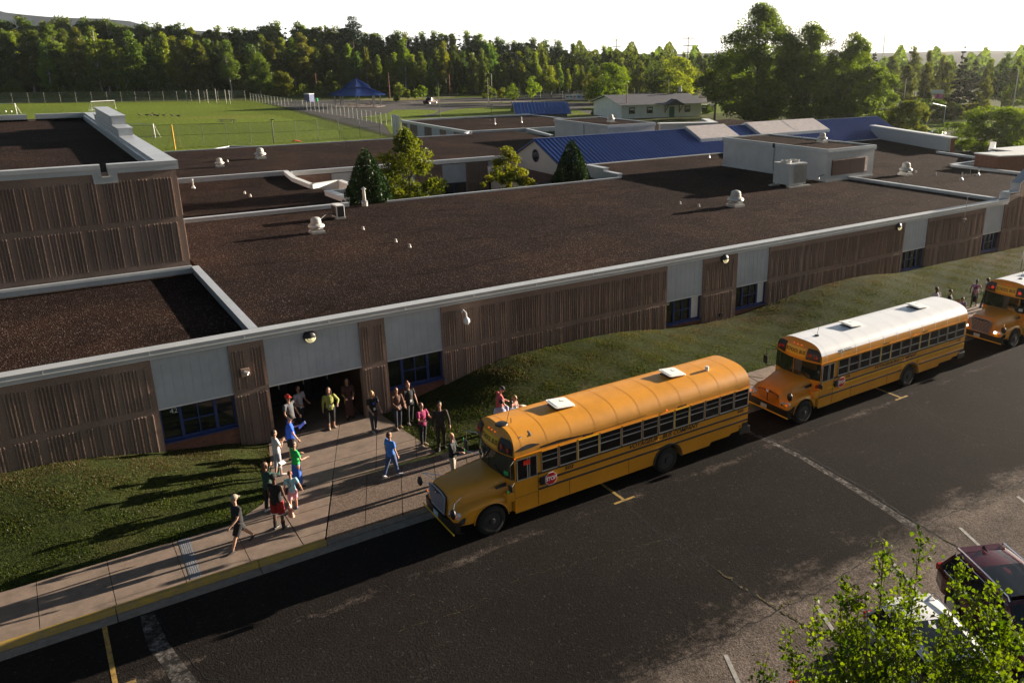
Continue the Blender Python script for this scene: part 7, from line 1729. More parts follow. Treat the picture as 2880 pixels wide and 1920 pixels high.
# portable toilet
x, y = G(871, 287); O = empty('portable_toilet', (x, y, 0), 'dark portable toilet with a white roof beside the sports field', 'portable toilet')
q = MB(); q.cbox((x, y, 1.1), (2.0, 2.0, 2.2), rz=0.5); q.build('cabin', M['blueframe'], O, bevel=0.03); q = MB(); q.cbox((x, y, 2.32), (2.1, 2.1, 0.22), rz=0.5); q.build('roof', M['white'], O, bevel=0.05)
q = MB(); q.cbox((x+1.0*math.cos(0.5)*0.99+0.0, y+1.0*math.sin(0.5), 1.1), (0.06, 1.3, 1.9), rz=0.5); q.build('door', M['white'], O)
x2, y2 = G(892, 286); q = MB(); q.lathe([(0.3, 0), (0.34, 0.9), (0.34, 1.0), (0, 1.05)], (x2, y2, 0), 12); tag(q.build('litter_bin', M['green'], loc=(x2, y2, 0)), 'small green bin standing right of the portable toilet', 'bin')
# geese
for i, (px, py) in enumerate([(394, 328), (414, 328.5), (426, 328.5), (435, 328), (444, 330), (462, 328.5), (485, 329), (503, 331)]):
    x, y = G(px, py); O = None; q = MB(); rz = random.Random(i).uniform(-0.4, 0.4)+(3.1 if i % 3 == 0 else 0)
    c, s_ = math.cos(rz), math.sin(rz); R2 = lambda a, b, z: (x+a*c-b*s_, y+a*s_+b*c, z)
    q.tube([R2(-0.48, 0, 0.42), R2(-0.3, 0, 0.40), R2(0, 0, 0.38), R2(0.26, 0, 0.42), R2(0.36, 0, 0.50), R2(0.40, 0, 0.68), R2(0.40, 0, 0.82), R2(0.46, 0, 0.88), R2(0.56, 0, 0.86)], [0.02, 0.12, 0.19, 0.15, 0.07, 0.05, 0.05, 0.06, 0.02], 8)
    for sg in (-0.07, 0.07): q.tube([R2(0.0, sg, 0.25), R2(0.02, sg, 0.0), R2(0.12, sg, 0.0)], 0.015, 4)
    tag(q.build('goose', mat('goose_feathers', (0.09, 0.07, 0.055), 0.9, noise=(5, 0.4)) if i == 0 else bpy.data.materials['goose_feathers'], loc=(x, y, 0), smooth=True), ['dark goose on the field, first from the left', 'dark goose on the field, second from the left', 'dark goose on the field, third from the left', 'dark goose on the field, fourth from the left', 'largest-looking goose at the middle of the flock', 'dark goose on the field, third from the right', 'dark goose on the field, second from the right', 'dark goose on the field, rightmost of the flock'][i], 'goose', 'geese walking on the sports field')
for i, (px, py) in enumerate([(16, 316), (32, 316.5)]):
    x, y = G(px, py); q = MB(); q.sphere((x, y, 0.2), 0.25, nu=10, nv=6); tag(q.build('ball', M['white'], loc=(x, y, 0)), ['pale ball in front of the left goal, left one', 'pale ball in front of the left goal, right one'][i], 'ball')
# yellow pole by the near fence
x, y = G(493, 422); O = empty('yellow_pole', (x, y, 0), 'yellow padded pole with guy wires beside the near sports fence', 'pole')
q = MB(); q.tube([(x, y, 0), (x, y, 3.75)], [0.11, 0.10], 10); q.build('pole', mat('yellow_padding', (0.60, 0.34, 0.02), 0.5), O); q = MB()
for dx in (-1.4, 1.3): q.tube([(x, y, 3.0), (x+dx, y, 0)], 0.015, 4)
for dx in (-0.8, 0.9): q.tube([(x, y, 1.1), (x+dx*0.6, y, 1.3), (x+dx, y, 1.15)], 0.02, 4)
q.build('guy_wire', M['orangepole'], O)
x, y = G(833, 402); q = MB(); q.tube([(x-0.7, y, 0.1), (x-0.2, y, 0.4), (x+0.5, y, 0.25), (x+0.9, y, 0.1)], [0.05, 0.12, 0.1, 0.04], 6); tag(q.build('bag', mat('orange_fabric', (0.75, 0.12, 0.03), 0.7), loc=(x, y, 0)), 'small orange-red bag on the grass at the foot of the near sports fence', 'bag')
# gate posts by the north-east wing
for i, px in enumerate((1111, 1121)):
    x, y = G(px, 380+3*i); q = MB(); q.box(x-0.25, x+0.25, y-0.25, y+0.25, 0, 3.6); tag(q.build('gate_pier', M['panel'], loc=(x, y, 0)), ['grey gate pier left of the north wing, left one', 'grey gate pier left of the north wing, right one'][i], 'gate pier', 'grey gate piers')
# blue-roofed shed
def gable(name, P0, ex, ln_, wd, zw, zr_, label, cat, wall, roofm, over=0.6, ribm=None, rib=0.6):
    ex = Vector((ex[0], ex[1])).normalized(); ey = Vector((-ex.y, ex.x)); O = empty(name, (P0[0], P0[1], 0), label, cat)
    W_ = lambda u, v, z: (P0[0]+ex.x*u+ey.x*v, P0[1]+ex.y*u+ey.y*v, z)
    q = MB(); q.add([W_(0, 0, 0), W_(ln_, 0, 0), W_(ln_, wd, 0), W_(0, wd, 0), W_(0, 0, zw), W_(ln_, 0, zw), W_(ln_, wd, zw), W_(0, wd, zw), W_(0, wd/2, zr_), W_(ln_, wd/2, zr_)], [(0, 1, 5, 4), (1, 2, 6, 9, 5), (2, 3, 7, 6), (3, 0, 4, 8, 7)]); q.build('wall', M[wall], O)
    o = over; sl_ = (zr_-zw)/(wd/2); q = MB()
    for dz in (0.03, 0.15):
        q.add([W_(-o, -o, zw-sl_*o+dz), W_(ln_+o, -o, zw-sl_*o+dz), W_(ln_+o, wd/2, zr_+dz), W_(-o, wd/2, zr_+dz), W_(-o, wd+o, zw-sl_*o+dz), W_(ln_+o, wd+o, zw-sl_*o+dz)], [(0, 1, 2, 3), (3, 2, 5, 4)])
    q.add([W_(-o, -o, zw-sl_*o+.03), W_(ln_+o, -o, zw-sl_*o+.03), W_(ln_+o, -o, zw-sl_*o+.15), W_(-o, -o, zw-sl_*o+.15), W_(-o, wd/2, zr_+.03), W_(-o, wd/2, zr_+.15), W_(-o, wd+o, zw-sl_*o+.03), W_(-o, wd+o, zw-sl_*o+.15)], [(0, 1, 2, 3), (0, 3, 5, 4), (4, 5, 7, 6)], 1)
    if ribm:
        u = -o
        while u < ln_+o: q.tube([W_(u, -o, zw-sl_*o+.17), W_(u, wd/2, zr_+.17)], 0.04, 4, 1); q.tube([W_(u, wd+o, zw-sl_*o+.17), W_(u, wd/2, zr_+.17)], 0.04, 4, 1); u += rib
    q.build('roof', [M[roofm], M[ribm or wall]], O); return O, W_
a = np.array(G(1455, 318, 3.0)); b = np.array(G(1610, 316, 3.0)); e = b-a
M['shedwall'] = mat('shed_siding', (0.20, 0.19, 0.18), 0.8)
O, W_ = gable('storage_shed', (a[0]+0.6, a[1]+0.6), e, np.linalg.norm(e)-1.2, 8.0, 2.9, 4.6, 'low storage shed with a sun-bright blue metal roof beyond the north wing', 'shed', 'shedwall', 'blueroof_light_glint', 0.7, 'bluerib', 0.7)
a = np.array(G(1748, 335, 0)); b = np.array(G(1965, 327, 0)); e = b-a
O, W_ = gable('cream_building', a, e, np.linalg.norm(e)*1.03, 14.5, 3.1, 4.75, 'long cream building with a grey shingle roof and dark-framed windows', 'building', 'cream', 'shingle', 0.9)
ex = Vector((e[0], e[1])).normalized(); ang = math.atan2(ex.y, ex.x)
for u in (2.6, 7.2, 17.2, 21.8):
    c = W_(u, -0.04, 1.75); q = MB(); q.cbox(c, (1.5, 0.08, 1.4), rz=ang); o = q.build('window', M['black'], O); q = MB(); q.cbox((c[0]-0.03*ex.y*-1, c[1]-0.03*ex.x, c[2]), (1.2, 0.10, 1.1), rz=ang); k = q.build('pane', M['glass'], O); k.parent = o; q = MB(); q.cbox((c[0], c[1]-0.05, c[2]+0.25), (1.15, 0.12, 0.35), rz=ang); k = q.build('blind', M['white'], O); k.parent = o
c = W_(13.0, -0.05, 1.2); q = MB(); q.cbox(c, (1.3, 0.1, 2.3), rz=ang); q.build('door', mat('teal_door', (0.08, 0.20, 0.18), 0.5), O)
q = MB(); A_ = [W_(10.6, -1.9, 2.8), W_(13.0, -1.9, 4.1), W_(15.6, -1.9, 2.8), W_(10.6, 0.3, 2.8), W_(13.0, 0.3, 4.1), W_(15.6, 0.3, 2.8)]; q.add(A_, [(0, 1, 4, 3), (1, 2, 5, 4), (0, 2, 1)]); q.build('porch_roof', M['shingle'], O)
q = MB()
for u in (11.2, 15.0): q.tube([W_(u, 0, 1.2), W_(u, -1.6, 2.75)], 0.1, 5); q.tube([W_(u, -0.05, 1.0), W_(u, -0.05, 2.9)], 0.1, 5)
q.build('porch_brace', M['wood'], O)
c = W_(28.4, -0.08, 2.0); q = MB(); q.cbox(c, (3.2, 0.08, 1.5), rz=ang); o = q.build('wall_banner', mat('banner_blue', (0.05, 0.12, 0.40), 0.5), O); q = MB(); q.cbox((c[0], c[1]-0.06, c[2]+0.1), (1.9, 0.08, 0.22), rz=ang); q.cbox((c[0], c[1]-0.06, c[2]-0.3), (1.2, 0.08, 0.12), rz=ang); k = q.build('banner_print', M['white'], O); k.parent = o
c = W_(19.5, 7.2, 5.3); q = MB(); q.lathe([(0.4, 0), (0.4, 0.5), (0.25, 0.7), (0.28, 1.2), (0, 1.3)], c, 10); q.build('roof_vent', M['galv'], O)
# banners and board right of the cream building
for i, px in enumerate((1964, 1981, 2000)):
    x, y = G(px, 318); q = MB(); q.cbox((x, y, 1.3), (2.6, 0.08, 1.6), rz=math.radians(-20)); o = q.build('fence_banner', M['white']); q = MB(); q.cbox((x, y-0.06, 1.4), (1.2, 0.08, 0.6), rz=math.radians(-20)); k = q.build('printed_mark', M[['red', 'red', 'yellow'][i]]); k.parent = o
    tag(o, ['white banner right of the cream building, leftmost of three', 'white banner with a red mark right of the cream building, middle of three', 'white banner right of the cream building, rightmost of three beside the pine'][i], 'banner', 'banners right of the cream building')
x, y = G(1953, 300); O = empty('basketball_hoop', (x, y, 0), 'basketball backboard showing above the right end of the cream roof', 'basketball hoop'); h = hgt(1953, 300, 276)
q = MB(); q.tube([(x, y, 0), (x, y, h)], 0.08, 6); q.build('pole', M['galv'], O); q = MB(); q.cbox((x, y-0.3, h), (1.8, 0.06, 1.1), rz=-0.5); q.build('backboard', M['white'], O); q = MB(); q.cbox((x, y-0.36, h-0.1), (0.6, 0.04, 0.45), rz=-0.5); q.build('target_square', M['red'], O)
x, y = G(1940, 262); q = MB(); q.cbox((x, y, 3.2), (10, 6, 6.4), rz=0.5); tag(q.build('distant_building', M['graybrick'], loc=(x, y, 0)), 'pale distant building edge showing between the trees behind the cream roof', 'building')
# road sign in the haze and little goal
x, y = G(2632, 318); h = hgt(2632, 318, 258); O = empty('road_sign', (x, y, 0), 'white and pink road sign glowing between the hazy trees at the right', 'sign'); q = MB(); q.tube([(x, y, 0), (x, y, h)], 0.12, 6); q.build('post', M['darkpost'], O)
q = MB(); q.cbox((x+0.2, y-0.1, h-0.8), (1.9, 0.2, 2.0), rz=-0.95); q.build('sign_panel', mat('pink_sign', (0.75, 0.12, 0.35), 0.5), O); q = MB(); q.cbox((x-0.2, y+0.2, h-0.05), (2.9, 0.24, 0.9), rz=-0.95); q.build('sign_header', M['white'], O)
a, b = G(2606, 350), G(2654, 345); O = empty('small_goal', (a[0], a[1], 0), 'little white goal frame on the sunlit lawn at the right', 'goal'); h = 3.4
q = MB(); q.tube([(a[0], a[1], 0), (a[0], a[1], h)], 0.07, 6); q.tube([(b[0], b[1], 0), (b[0], b[1], h)], 0.07, 6); q.tube([(a[0]+1.3, a[1], h+0.8), (b[0], b[1], h)], 0.06, 6); q.build('frame', M['white'], O)
fence('low_fence', [G(2600, 372), G(2690, 385)], 1.1, 4, 'low wire fence in front of the sunlit lawn at the right', m='darkpost')
# ================================================================ people
def rm(mb, name, m, parent=None, vox=0.012, it=3, loc=None, smooth=True):
    "weld the overlapping limbs of a figure into one continuous skin"
    me = bpy.data.meshes.new('t'); me.from_pydata(mb.v, [], mb.f); o = bpy.data.objects.new('t', me); COL.objects.link(o)
    r = o.modifiers.new('r', 'REMESH'); r.mode = 'VOXEL'; r.voxel_size = vox
    s_ = o.modifiers.new('s', 'SMOOTH'); s_.factor = 0.5; s_.iterations = it
    bpy.context.view_layer.update()
    me2 = bpy.data.meshes.new_from_object(o.evaluated_get(bpy.context.evaluated_depsgraph_get()))
    bpy.data.objects.remove(o); bpy.data.meshes.remove(me); me2.name = name; me2.materials.clear(); me2.materials.append(m)
    me2.polygons.foreach_set('use_smooth', [True]*len(me2.polygons))
    p = bpy.data.objects.new(name, me2); COL.objects.link(p)
    if parent is not None: p.parent = parent
    return p
MC = {}
def cm(c, rough=0.85, kind='cloth'):
    k = (kind, c)
    if k not in MC: MC[k] = mat('%s_%d' % (kind, len(MC)), c, rough if kind != 'skin' else 0.55, noise=(9, 0.12) if kind != 'floral' else (16, 0.5, (0.30, 0.28, 0.30)), bump=(18, 0.25, 0.01) if kind == 'cloth' else None)
    return MC[k]
SK = {'l': (0.50, 0.27, 0.18), 'm': (0.36, 0.19, 0.12), 'd': (0.10, 0.045, 0.028), 't': (0.42, 0.22, 0.14)}
HR_ = {'bl': (0.42, 0.26, 0.09), 'br': (0.09, 0.04, 0.02), 'dk': (0.018, 0.012, 0.010), 'rd': (0.22, 0.07, 0.03), 'gr': (0.30, 0.27, 0.24)}
def cap_tube(mb, a, b, ra, rb, n=9):
    a = Vector(a); b = Vector(b); ma = max(ra) if hasattr(ra, '__len__') else ra; mb_ = max(rb) if hasattr(rb, '__len__') else rb
    mb.tube([a, (a+b)/2, b], [ra, ra if hasattr(ra, '__len__') else (ra+rb)/2, rb], n)
def person(x, y, h, rz, label, z=0.151, sk='l', hair='br', style='short', shirt=(0.2, 0.2, 0.2), sleeve='short', bottom='pants', bc=(0.03, 0.03, 0.04), shoe=(0.03, 0.03, 0.03), arms=((8, 8, 12), (8, 8, 12)), legs=((4, 3), (-4, 3)), lean=0, head=0, wide=1.0, cap=None, capback=False, fem=False, props=(), sock=None, group=None, tie=None, floral=False, badge=None, vox=0.0115, neckbend=0.0):
    k = h/1.75; S = lambda v: (v[0]*k, v[1]*k, v[2]*k)
    L = math.radians(lean); R_ = math.radians
    hipz = 0.93; P0 = Vector((0, 0, hipz))
    ax = Vector((math.sin(L), 0, math.cos(L)))                    # spine direction
    fw_ = Vector((math.cos(L), 0, -math.sin(L)))
    chest = P0+ax*0.36; neckb = P0+ax*0.53; hb = ax*math.cos(R_(head))+fw_*math.sin(R_(head))
    hc = neckb+ax*0.05+hb*0.14; hf = fw_*math.cos(R_(head))-ax*math.sin(R_(head))
    sw_ = (0.185 if fem else 0.205)*(0.5+0.5*wide); hw_ = 0.095*(0.6+0.4*wide)
    J = {}
    # legs
    for i, sg in enumerate((-1, 1)):
        hp, kb = legs[i]; hj = P0+Vector((0, sg*hw_, -0.03)); a = R_(hp); d1 = Vector((math.sin(a), sg*0.03, -math.cos(a))).normalized()
        kn = hj+d1*0.43; a2 = R_(hp-kb); d2 = Vector((math.sin(a2), 0, -math.cos(a2))); an = kn+d2*0.41; J['leg', sg] = (hj, kn, an, a2)
    zmin = min(J['leg', -1][2].z, J['leg', 1][2].z); dz = 0.075-zmin
    for sg in (-1, 1):
        sh = P0+ax*0.47+Vector((0, sg*sw_, 0)); fp, ab, eb = arms[0 if sg < 0 else 1]
        def dirn(p_, a_): 
            v = Vector((math.sin(p_)*math.cos(a_), sg*math.sin(a_), -math.cos(p_)*math.cos(a_))); return v
        d1 = dirn(R_(fp), R_(ab)); el = sh+d1*0.29; inward = -0.35*min(1, eb/70.0)
        d2 = dirn(R_(fp+eb), R_(ab)*(1-min(1, eb/60.0))); d2 = (d2+Vector((0, sg*inward, 0))).normalized(); wr = el+d2*0.25; J['arm', sg] = (sh, el, wr, d2)
    up_ = Vector((0, 0, dz)); off = lambda v: tuple((Vector(v)+up_)*k)
    B = MB()
    # skin body
    t_ = wide
    torso = [(P0-ax*0.06, (0.12*t_, 0.10*t_)), (P0+ax*0.04, (0.145*t_, 0.105*t_)), (P0+ax*0.16, (0.12*t_, 0.09*t_)), (P0+ax*0.32, (0.145*t_, 0.10*t_)), (P0+ax*0.44, (0.16, 0.09)), (P0+ax*0.50, (0.09, 0.065))]
    B.tube([off(p) for p, r in torso], [(r[0]*k, r[1]*k) for p, r in torso], 12)
    cap_tube(B, off(P0+ax*0.47), off(hc-hb*0.04), 0.052*k, 0.050*k)
    for sg in (-1, 1):
        sh, el, wr, d2 = J['arm', sg]
        B.sphere(off(sh), 0.055*k); B.tube([off(P0+ax*0.46), off(sh)], [0.05*k, 0.052*k], 9)
        B.tube([off(sh), off((sh+el)/2), off(el), off((el+wr)/2), off(wr)], [0.050*k, 0.046*k, 0.036*k, 0.036*k, 0.024*k], 9)
        # hand: palm, four fingers of unequal length, thumb from the side
        pr = d2.cross(Vector((0, 0, 1)) if abs(d2.z) < 0.9 else Vector((1, 0, 0))).normalized(); side = Vector((1, 0, 0)) if abs(d2.x) < 0.7 else Vector((0, -sg, 0)); side = (side-d2*side.dot(d2)).normalized(); nrm = d2.cross(side)
        pm = wr+d2*0.045; B.tube([off(wr), off(pm), off(wr+d2*0.085)], [(0.024*k, 0.022*k), (0.030*k, 0.024*k), (0.034*k, 0.024*k)], 8)
        for fi, (o_, ln_) in enumerate(((0.030, 0.070), (0.010, 0.080), (-0.010, 0.074), (-0.030, 0.058))):
            b0 = wr+d2*0.080+side*o_; b1 = b0+d2*ln_*0.55+nrm*sg*0.010; b2 = b1+d2*ln_*0.40+nrm*sg*0.022; B.tube([off(b0), off(b1), off(b2)], [0.0105*k, 0.010*k, 0.008*k], 6)
        b0 = wr+d2*0.030+side*0.026; b1 = b0+side*0.028+d2*0.028; b2 = b1+side*0.006+d2*0.030; B.tube([off(b0), off(b1), off(b2)], [0.013*k, 0.011*k, 0.009*k], 6)
        hj, kn, an, a2 = J['leg', sg]
        B.tube([off(hj), off((hj+kn)/2), off(kn), off(kn*0.62+an*0.38), off(an)], [0.085*t_*k, 0.072*t_*k, 0.052*k, 0.052*k, 0.034*k], 10)
        fd = Vector((math.cos(a2), sg*0.12, math.sin(a2))).normalized() if a2 < -0.3 else Vector((1, sg*0.12, 0)).normalized()
        J['foot', sg] = fd; B.tube([off(an-fd*0.05+Vector((0, 0, -0.04))), off(an+fd*0.05+Vector((0, 0, -0.045))), off(an+fd*0.16+Vector((0, 0, -0.055)))], [0.034*k, 0.034*k, 0.022*k], 8)
    # head
    sc = 1.0 if h > 1.45 else 1.12
    Tm_ = Matrix.Identity(4); yv = Vector((0, 1, 0)); hp_ = Vector(off(hc))
    for i in range(3): Tm_[i][0] = hf[i]; Tm_[i][1] = yv[i]; Tm_[i][2] = hb[i]; Tm_[i][3] = hp_[i]
    sck = k*sc
    B.sphere((-0.008*sck, 0, 0.035*sck), (0.098*sck, 0.076*sck, 0.092*sck), T=Tm_, nu=14, nv=10); B.sphere((0.022*sck, 0, -0.035*sck), (0.068*sck, 0.056*sck, 0.072*sck), T=Tm_)
    B.sphere((0.062*sck, 0, -0.082*sck), (0.026*sck, 0.026*sck, 0.020*sck), T=Tm_)
    B.add([(0.085*sck, 0, 0.020*sck), (0.078*sck, -0.018*sck, -0.032*sck), (0.078*sck, 0.018*sck, -0.032*sck), (0.118*sck, 0, -0.026*sck), (0.070*sck, 0, -0.04*sck), (0.06*sck, 0, 0.03*sck)], [(0, 1, 3), (0, 3, 2), (1, 4, 3), (3, 4, 2), (0, 5, 1), (0, 2, 5), (1, 5, 4), (2, 4, 5)], T=Tm_)
    for sg in (-1, 1): B.sphere((-0.005*sck, sg*0.076*sck, -0.010*sck), (0.018*sck, 0.012*sck, 0.030*sck), T=Tm_, nu=8, nv=6)
    O = rm(B, 'person', cm(SK[sk], kind='skin'), vox=vox, it=2); O.location = (x, y, z); O.rotation_euler = (0, 0, R_(rz)); tag(O, label, 'person', group)
    for sg in (-1, 1):
        E_ = MB(); E_.sphere((0.086*sck, sg*0.032*sck, 0.008*sck), (0.010*sck, 0.014*sck, 0.008*sck), T=Tm_, nu=8, nv=6); e_ = E_.build('eye', M['letter'], O, world=False)
    E_ = MB(); E_.sphere((0.086*sck, 0, -0.056*sck), (0.008*sck, 0.024*sck, 0.006*sck), T=Tm_, nu=8, nv=6); E_.build('mouth', cm((0.25, 0.06, 0.05), kind='lip'), O, world=False)
    # shirt
    C_ = MB(); g = 0.020
    hem = -0.10 if bottom != 'skirt' else -0.02
    tt = [(P0+ax*hem, (0.158*t_, 0.122*t_)), (P0+ax*0.03, (0.160*t_, 0.125*t_*(1.08 if wide > 1.12 else 1))), (P0+ax*0.16, ((0.138 if fem else 0.145)*t_, 0.115*t_*(1.12 if wide > 1.12 else 1))), (P0+ax*0.32, (0.166*t_, 0.122*t_)), (P0+ax*0.45, (0.180, 0.108)), (P0+ax*0.515, (0.085, 0.070))]
    C_.tube([off(p) for p, r in tt], [(r[0]*k, r[1]*k) for p, r in tt], 14)
    if fem: C_.sphere(off(P0+ax*0.33+fw_*0.07), (0.07*k, 0.115*k, 0.07*k))
    for sg in (-1, 1):
        sh, el, wr, d2 = J['arm', sg]
        C_.tube([off(P0+ax*0.45), off(sh+Vector((0, 0, -0.005)))], [0.07*k, 0.068*k], 9)
        if sleeve != 'none': C_.sphere(off(sh), 0.070*k)
        if sleeve == 'short': C_.tube([off(sh), off(sh*0.35+el*0.65)], [0.070*k, 0.064*k], 10)
        if sleeve in ('long', 'elbow'):
            C_.tube([off(sh), off((sh+el)/2), off(el)], [0.068*k, 0.062*k, 0.052*k], 10)
            if sleeve == 'long': C_.sphere(off(el), 0.052*k); C_.tube([off(el), off(el*0.1+wr*0.9)], [0.052*k, 0.040*k], 9)
    rm(C_, 'shirt' if not tie else 'suit_jacket', cm(shirt, kind='floral' if floral else 'cloth'), O, vox=0.014)
    # bottoms
    C_ = MB(); C_.tube([off(P0-ax*0.10), off(P0+ax*0.02), off(P0+ax*0.08)], [(0.145*t_*k, 0.11*t_*k), (0.152*t_*k, 0.118*t_*k), (0.140*t_*k, 0.105*t_*k)], 14)
    if bottom == 'skirt':
        kz = 0.06+max(0, 0); a_ = (J['leg', -1][2]+J['leg', 1][2])/2; C_.tube([off(P0), off(P0*0.6+a_*0.4), off(P0*0.12+a_*0.88)], [(0.155*t_*k, 0.125*t_*k), (0.185*t_*k, 0.15*t_*k), (0.20*t_*k, 0.17*t_*k)], 16)
    else:
        for sg in (-1, 1):
            hj, kn, an, a2 = J['leg', sg]; end = {'pants': an*0.93+kn*0.07, 'capri': kn*0.45+an*0.55, 'shorts': hj*0.12+kn*0.88}[bottom]
            if bottom == 'shorts': C_.tube([off(hj+Vector((0, 0, 0.02))), off(end)], [0.105*t_*k, 0.092*t_*k], 11)
            else: C_.tube([off(hj+Vector((0, 0, 0.02))), off((hj+kn)/2), off(kn), off(end)], [0.102*t_*k, 0.088*t_*k, 0.070*k, (0.056 if fem else 0.062)*k], 11)
    rm(C_, {'pants': 'trousers', 'capri': 'trousers', 'shorts': 'shorts', 'skirt': 'skirt'}[bottom], cm(bc), O, vox=0.014)
    for sg in (-1, 1):
        hj, kn, an, a2 = J['leg', sg]; fd = J['foot', sg]; D_ = MB()
        D_.tube([off(an-fd*0.065+Vector((0, 0, -0.042))), off(an+Vector((0, 0, -0.035))), off(an+fd*0.09+Vector((0, 0, -0.045))), off(an+fd*0.185+Vector((0, 0, -0.056)))], [(0.036*k, 0.034*k), (0.045*k, 0.042*k), (0.048*k, 0.032*k), (0.030*k, 0.020*k)], 10); D_.build('shoe', cm(shoe, 0.5, 'shoe'), O, world=False, smooth=True)
        if sock: D_ = MB(); D_.tube([off(an+Vector((0, 0, -0.02))), off(an*0.55+kn*0.45)], [0.045*k, 0.060*k], 10); D_.build('sock', cm(sock), O, world=False, smooth=True)
        if bottom == 'shorts' and sock: D_ = MB(); e_ = hj*0.12+kn*0.88; d_ = (kn-hj).normalized(); D_.tube([off(e_-d_*0.005), off(e_+d_*0.018)], 0.094*t_*k, 12); D_.build('hem_stripe', M['white'], O, world=False)
    # hair / cap
    if style != 'bald':
        Hm = MB(); Hm.sphere((-0.022*sck, 0, 0.045*sck), (0.098*sck, 0.086*sck, 0.092*sck), T=Tm_, nu=14, nv=10)
        if style == 'long':
            Hm.sphere((-0.050*sck, 0, -0.03*sck), (0.066*sck, 0.084*sck, 0.12*sck), T=Tm_); Hm.sphere((-0.055*sck, 0, -0.14*sck), (0.045*sck, 0.080*sck, 0.12*sck), T=Tm_)
            for sg in (-1, 1): Hm.tube([Tm_ @ Vector((0.02*sck, sg*0.075*sck, 0.05*sck)), Tm_ @ Vector((0.015*sck, sg*0.092*sck, -0.06*sck)), Tm_ @ Vector((0.03*sck, sg*0.085*sck, -0.20*sck))], [0.026*sck, 0.030*sck, 0.018*sck], 7)
        if style == 'bob': Hm.sphere((-0.045*sck, 0, -0.02*sck), (0.070*sck, 0.092*sck, 0.095*sck), T=Tm_)
        if style == 'bun': Hm.sphere((-0.04*sck, 0, 0.150*sck), 0.048*sck, T=Tm_); Hm.sphere((-0.045*sck, 0, -0.02*sck), (0.060*sck, 0.080*sck, 0.085*sck), T=Tm_)
        if style == 'ponytail': Hm.tube([Tm_ @ Vector((-0.09*sck, 0, 0.05*sck)), Tm_ @ Vector((-0.14*sck, 0, 0.0)), Tm_ @ Vector((-0.13*sck, 0, -0.20*sck))], [0.03*sck, 0.04*sck, 0.015*sck], 8)
        rm(Hm, 'hair', cm(HR_[hair], 0.6, 'hair'), O, vox=0.014, it=2)
    if cap:
        Hm = MB(); Hm.sphere((-0.010*sck, 0, 0.060*sck), (0.110*sck, 0.094*sck, 0.088*sck), T=Tm_, nu=16, nv=8)
        s_ = -1 if capback else 1; Hm.add([(s_*0.07*sck, -0.070*sck, 0.048*sck), (s_*0.165*sck, -0.045*sck, 0.034*sck), (s_*0.185*sck, 0, 0.038*sck), (s_*0.165*sck, 0.045*sck, 0.034*sck), (s_*0.07*sck, 0.070*sck, 0.048*sck), (s_*0.07*sck, -0.070*sck, 0.058*sck), (s_*0.165*sck, -0.045*sck, 0.044*sck), (s_*0.185*sck, 0, 0.048*sck), (s_*0.165*sck, 0.045*sck, 0.044*sck), (s_*0.07*sck, 0.070*sck, 0.058*sck)], [(0, 1, 2, 3, 4), (9, 8, 7, 6, 5), (0, 5, 6, 1), (1, 6, 7, 2), (2, 7, 8, 3), (3, 8, 9, 4)], T=Tm_); Hm.build('cap', cm(cap), O, world=False, smooth=True)
    if badge:
        Hm = MB(); c = P0+ax*0.10+fw_*(0.145*t_); q = off(c); Hm.cbox(q, (0.012, 0.075, 0.10)); Hm.build('name_badge', M['white'], O, world=False)
        Hm = MB(); Hm.tube([off(P0+ax*0.49+Vector((0.02, 0.06, 0))), off(P0+ax*0.36+fw_*0.145), off(c)], 0.006, 5); Hm.tube([off(P0+ax*0.49+Vector((0.02, -0.06, 0))), off(P0+ax*0.36+fw_*0.145)], 0.006, 5); Hm.build('lanyard', M['letter'], O, world=False)
    if badge and badge != True:
        Hm = MB(); Hm.sphere(off(P0+ax*0.33+fw_*0.10), (0.055*k, 0.06*k, 0.06*k)); Hm.build('shirt_print', cm(badge), O, world=False, smooth=True)
    if tie:
        Hm = MB(); 
        Hm.add([off(P0+ax*0.50+fw_*0.075+Vector((0, -0.045, 0))), off(P0+ax*0.50+fw_*0.075+Vector((0, 0.045, 0))), off(P0+ax*0.22+fw_*0.137)], [(0, 1, 2)]); Hm.build('shirt_front', M['white'], O, world=False)
        Hm = MB(); Hm.add([off(P0+ax*0.49+fw_*0.086+Vector((0, -0.014, 0))), off(P0+ax*0.49+fw_*0.086+Vector((0, 0.014, 0))), off(P0+ax*0.25+fw_*0.145+Vector((0, 0.018, 0))), off(P0+ax*0.25+fw_*0.145+Vector((0, -0.018, 0)))], [(0, 1, 2, 3)]); Hm.build('tie', cm(tie), O, world=False)
    O['_wr'] = 0
    del O['_wr']
    T0 = Matrix.Translation((x, y, z)) @ Matrix.Rotation(R_(rz), 4, 'Z')
    W = {sg: T0 @ Vector(off(J['arm', sg][2]+J['arm', sg][3]*0.10)) for sg in (-1, 1)}
    return O, W, T0, off, k
GP = 'people waiting outside the entrance'; GB = 'children and adults between the buses and the lawn'
def PG(px, py, z=0.151): return G(px, py, z)
# walking man
x, y = (3.45, 23.55)
person(x, y, 1.76, 195, 'bald man in black T-shirt and black shorts striding along the kerb side of the pavement', sk='l', style='bald', cap=(0.34, 0.27, 0.20), capback=True, shirt=(0.012, 0.012, 0.014), bottom='shorts', bc=(0.012, 0.012, 0.013), arms=((-32, 12, 12), (30, 14, 25)), legs=((-27, 12), (24, 4)), wide=1.18, group=GP, badge=None)
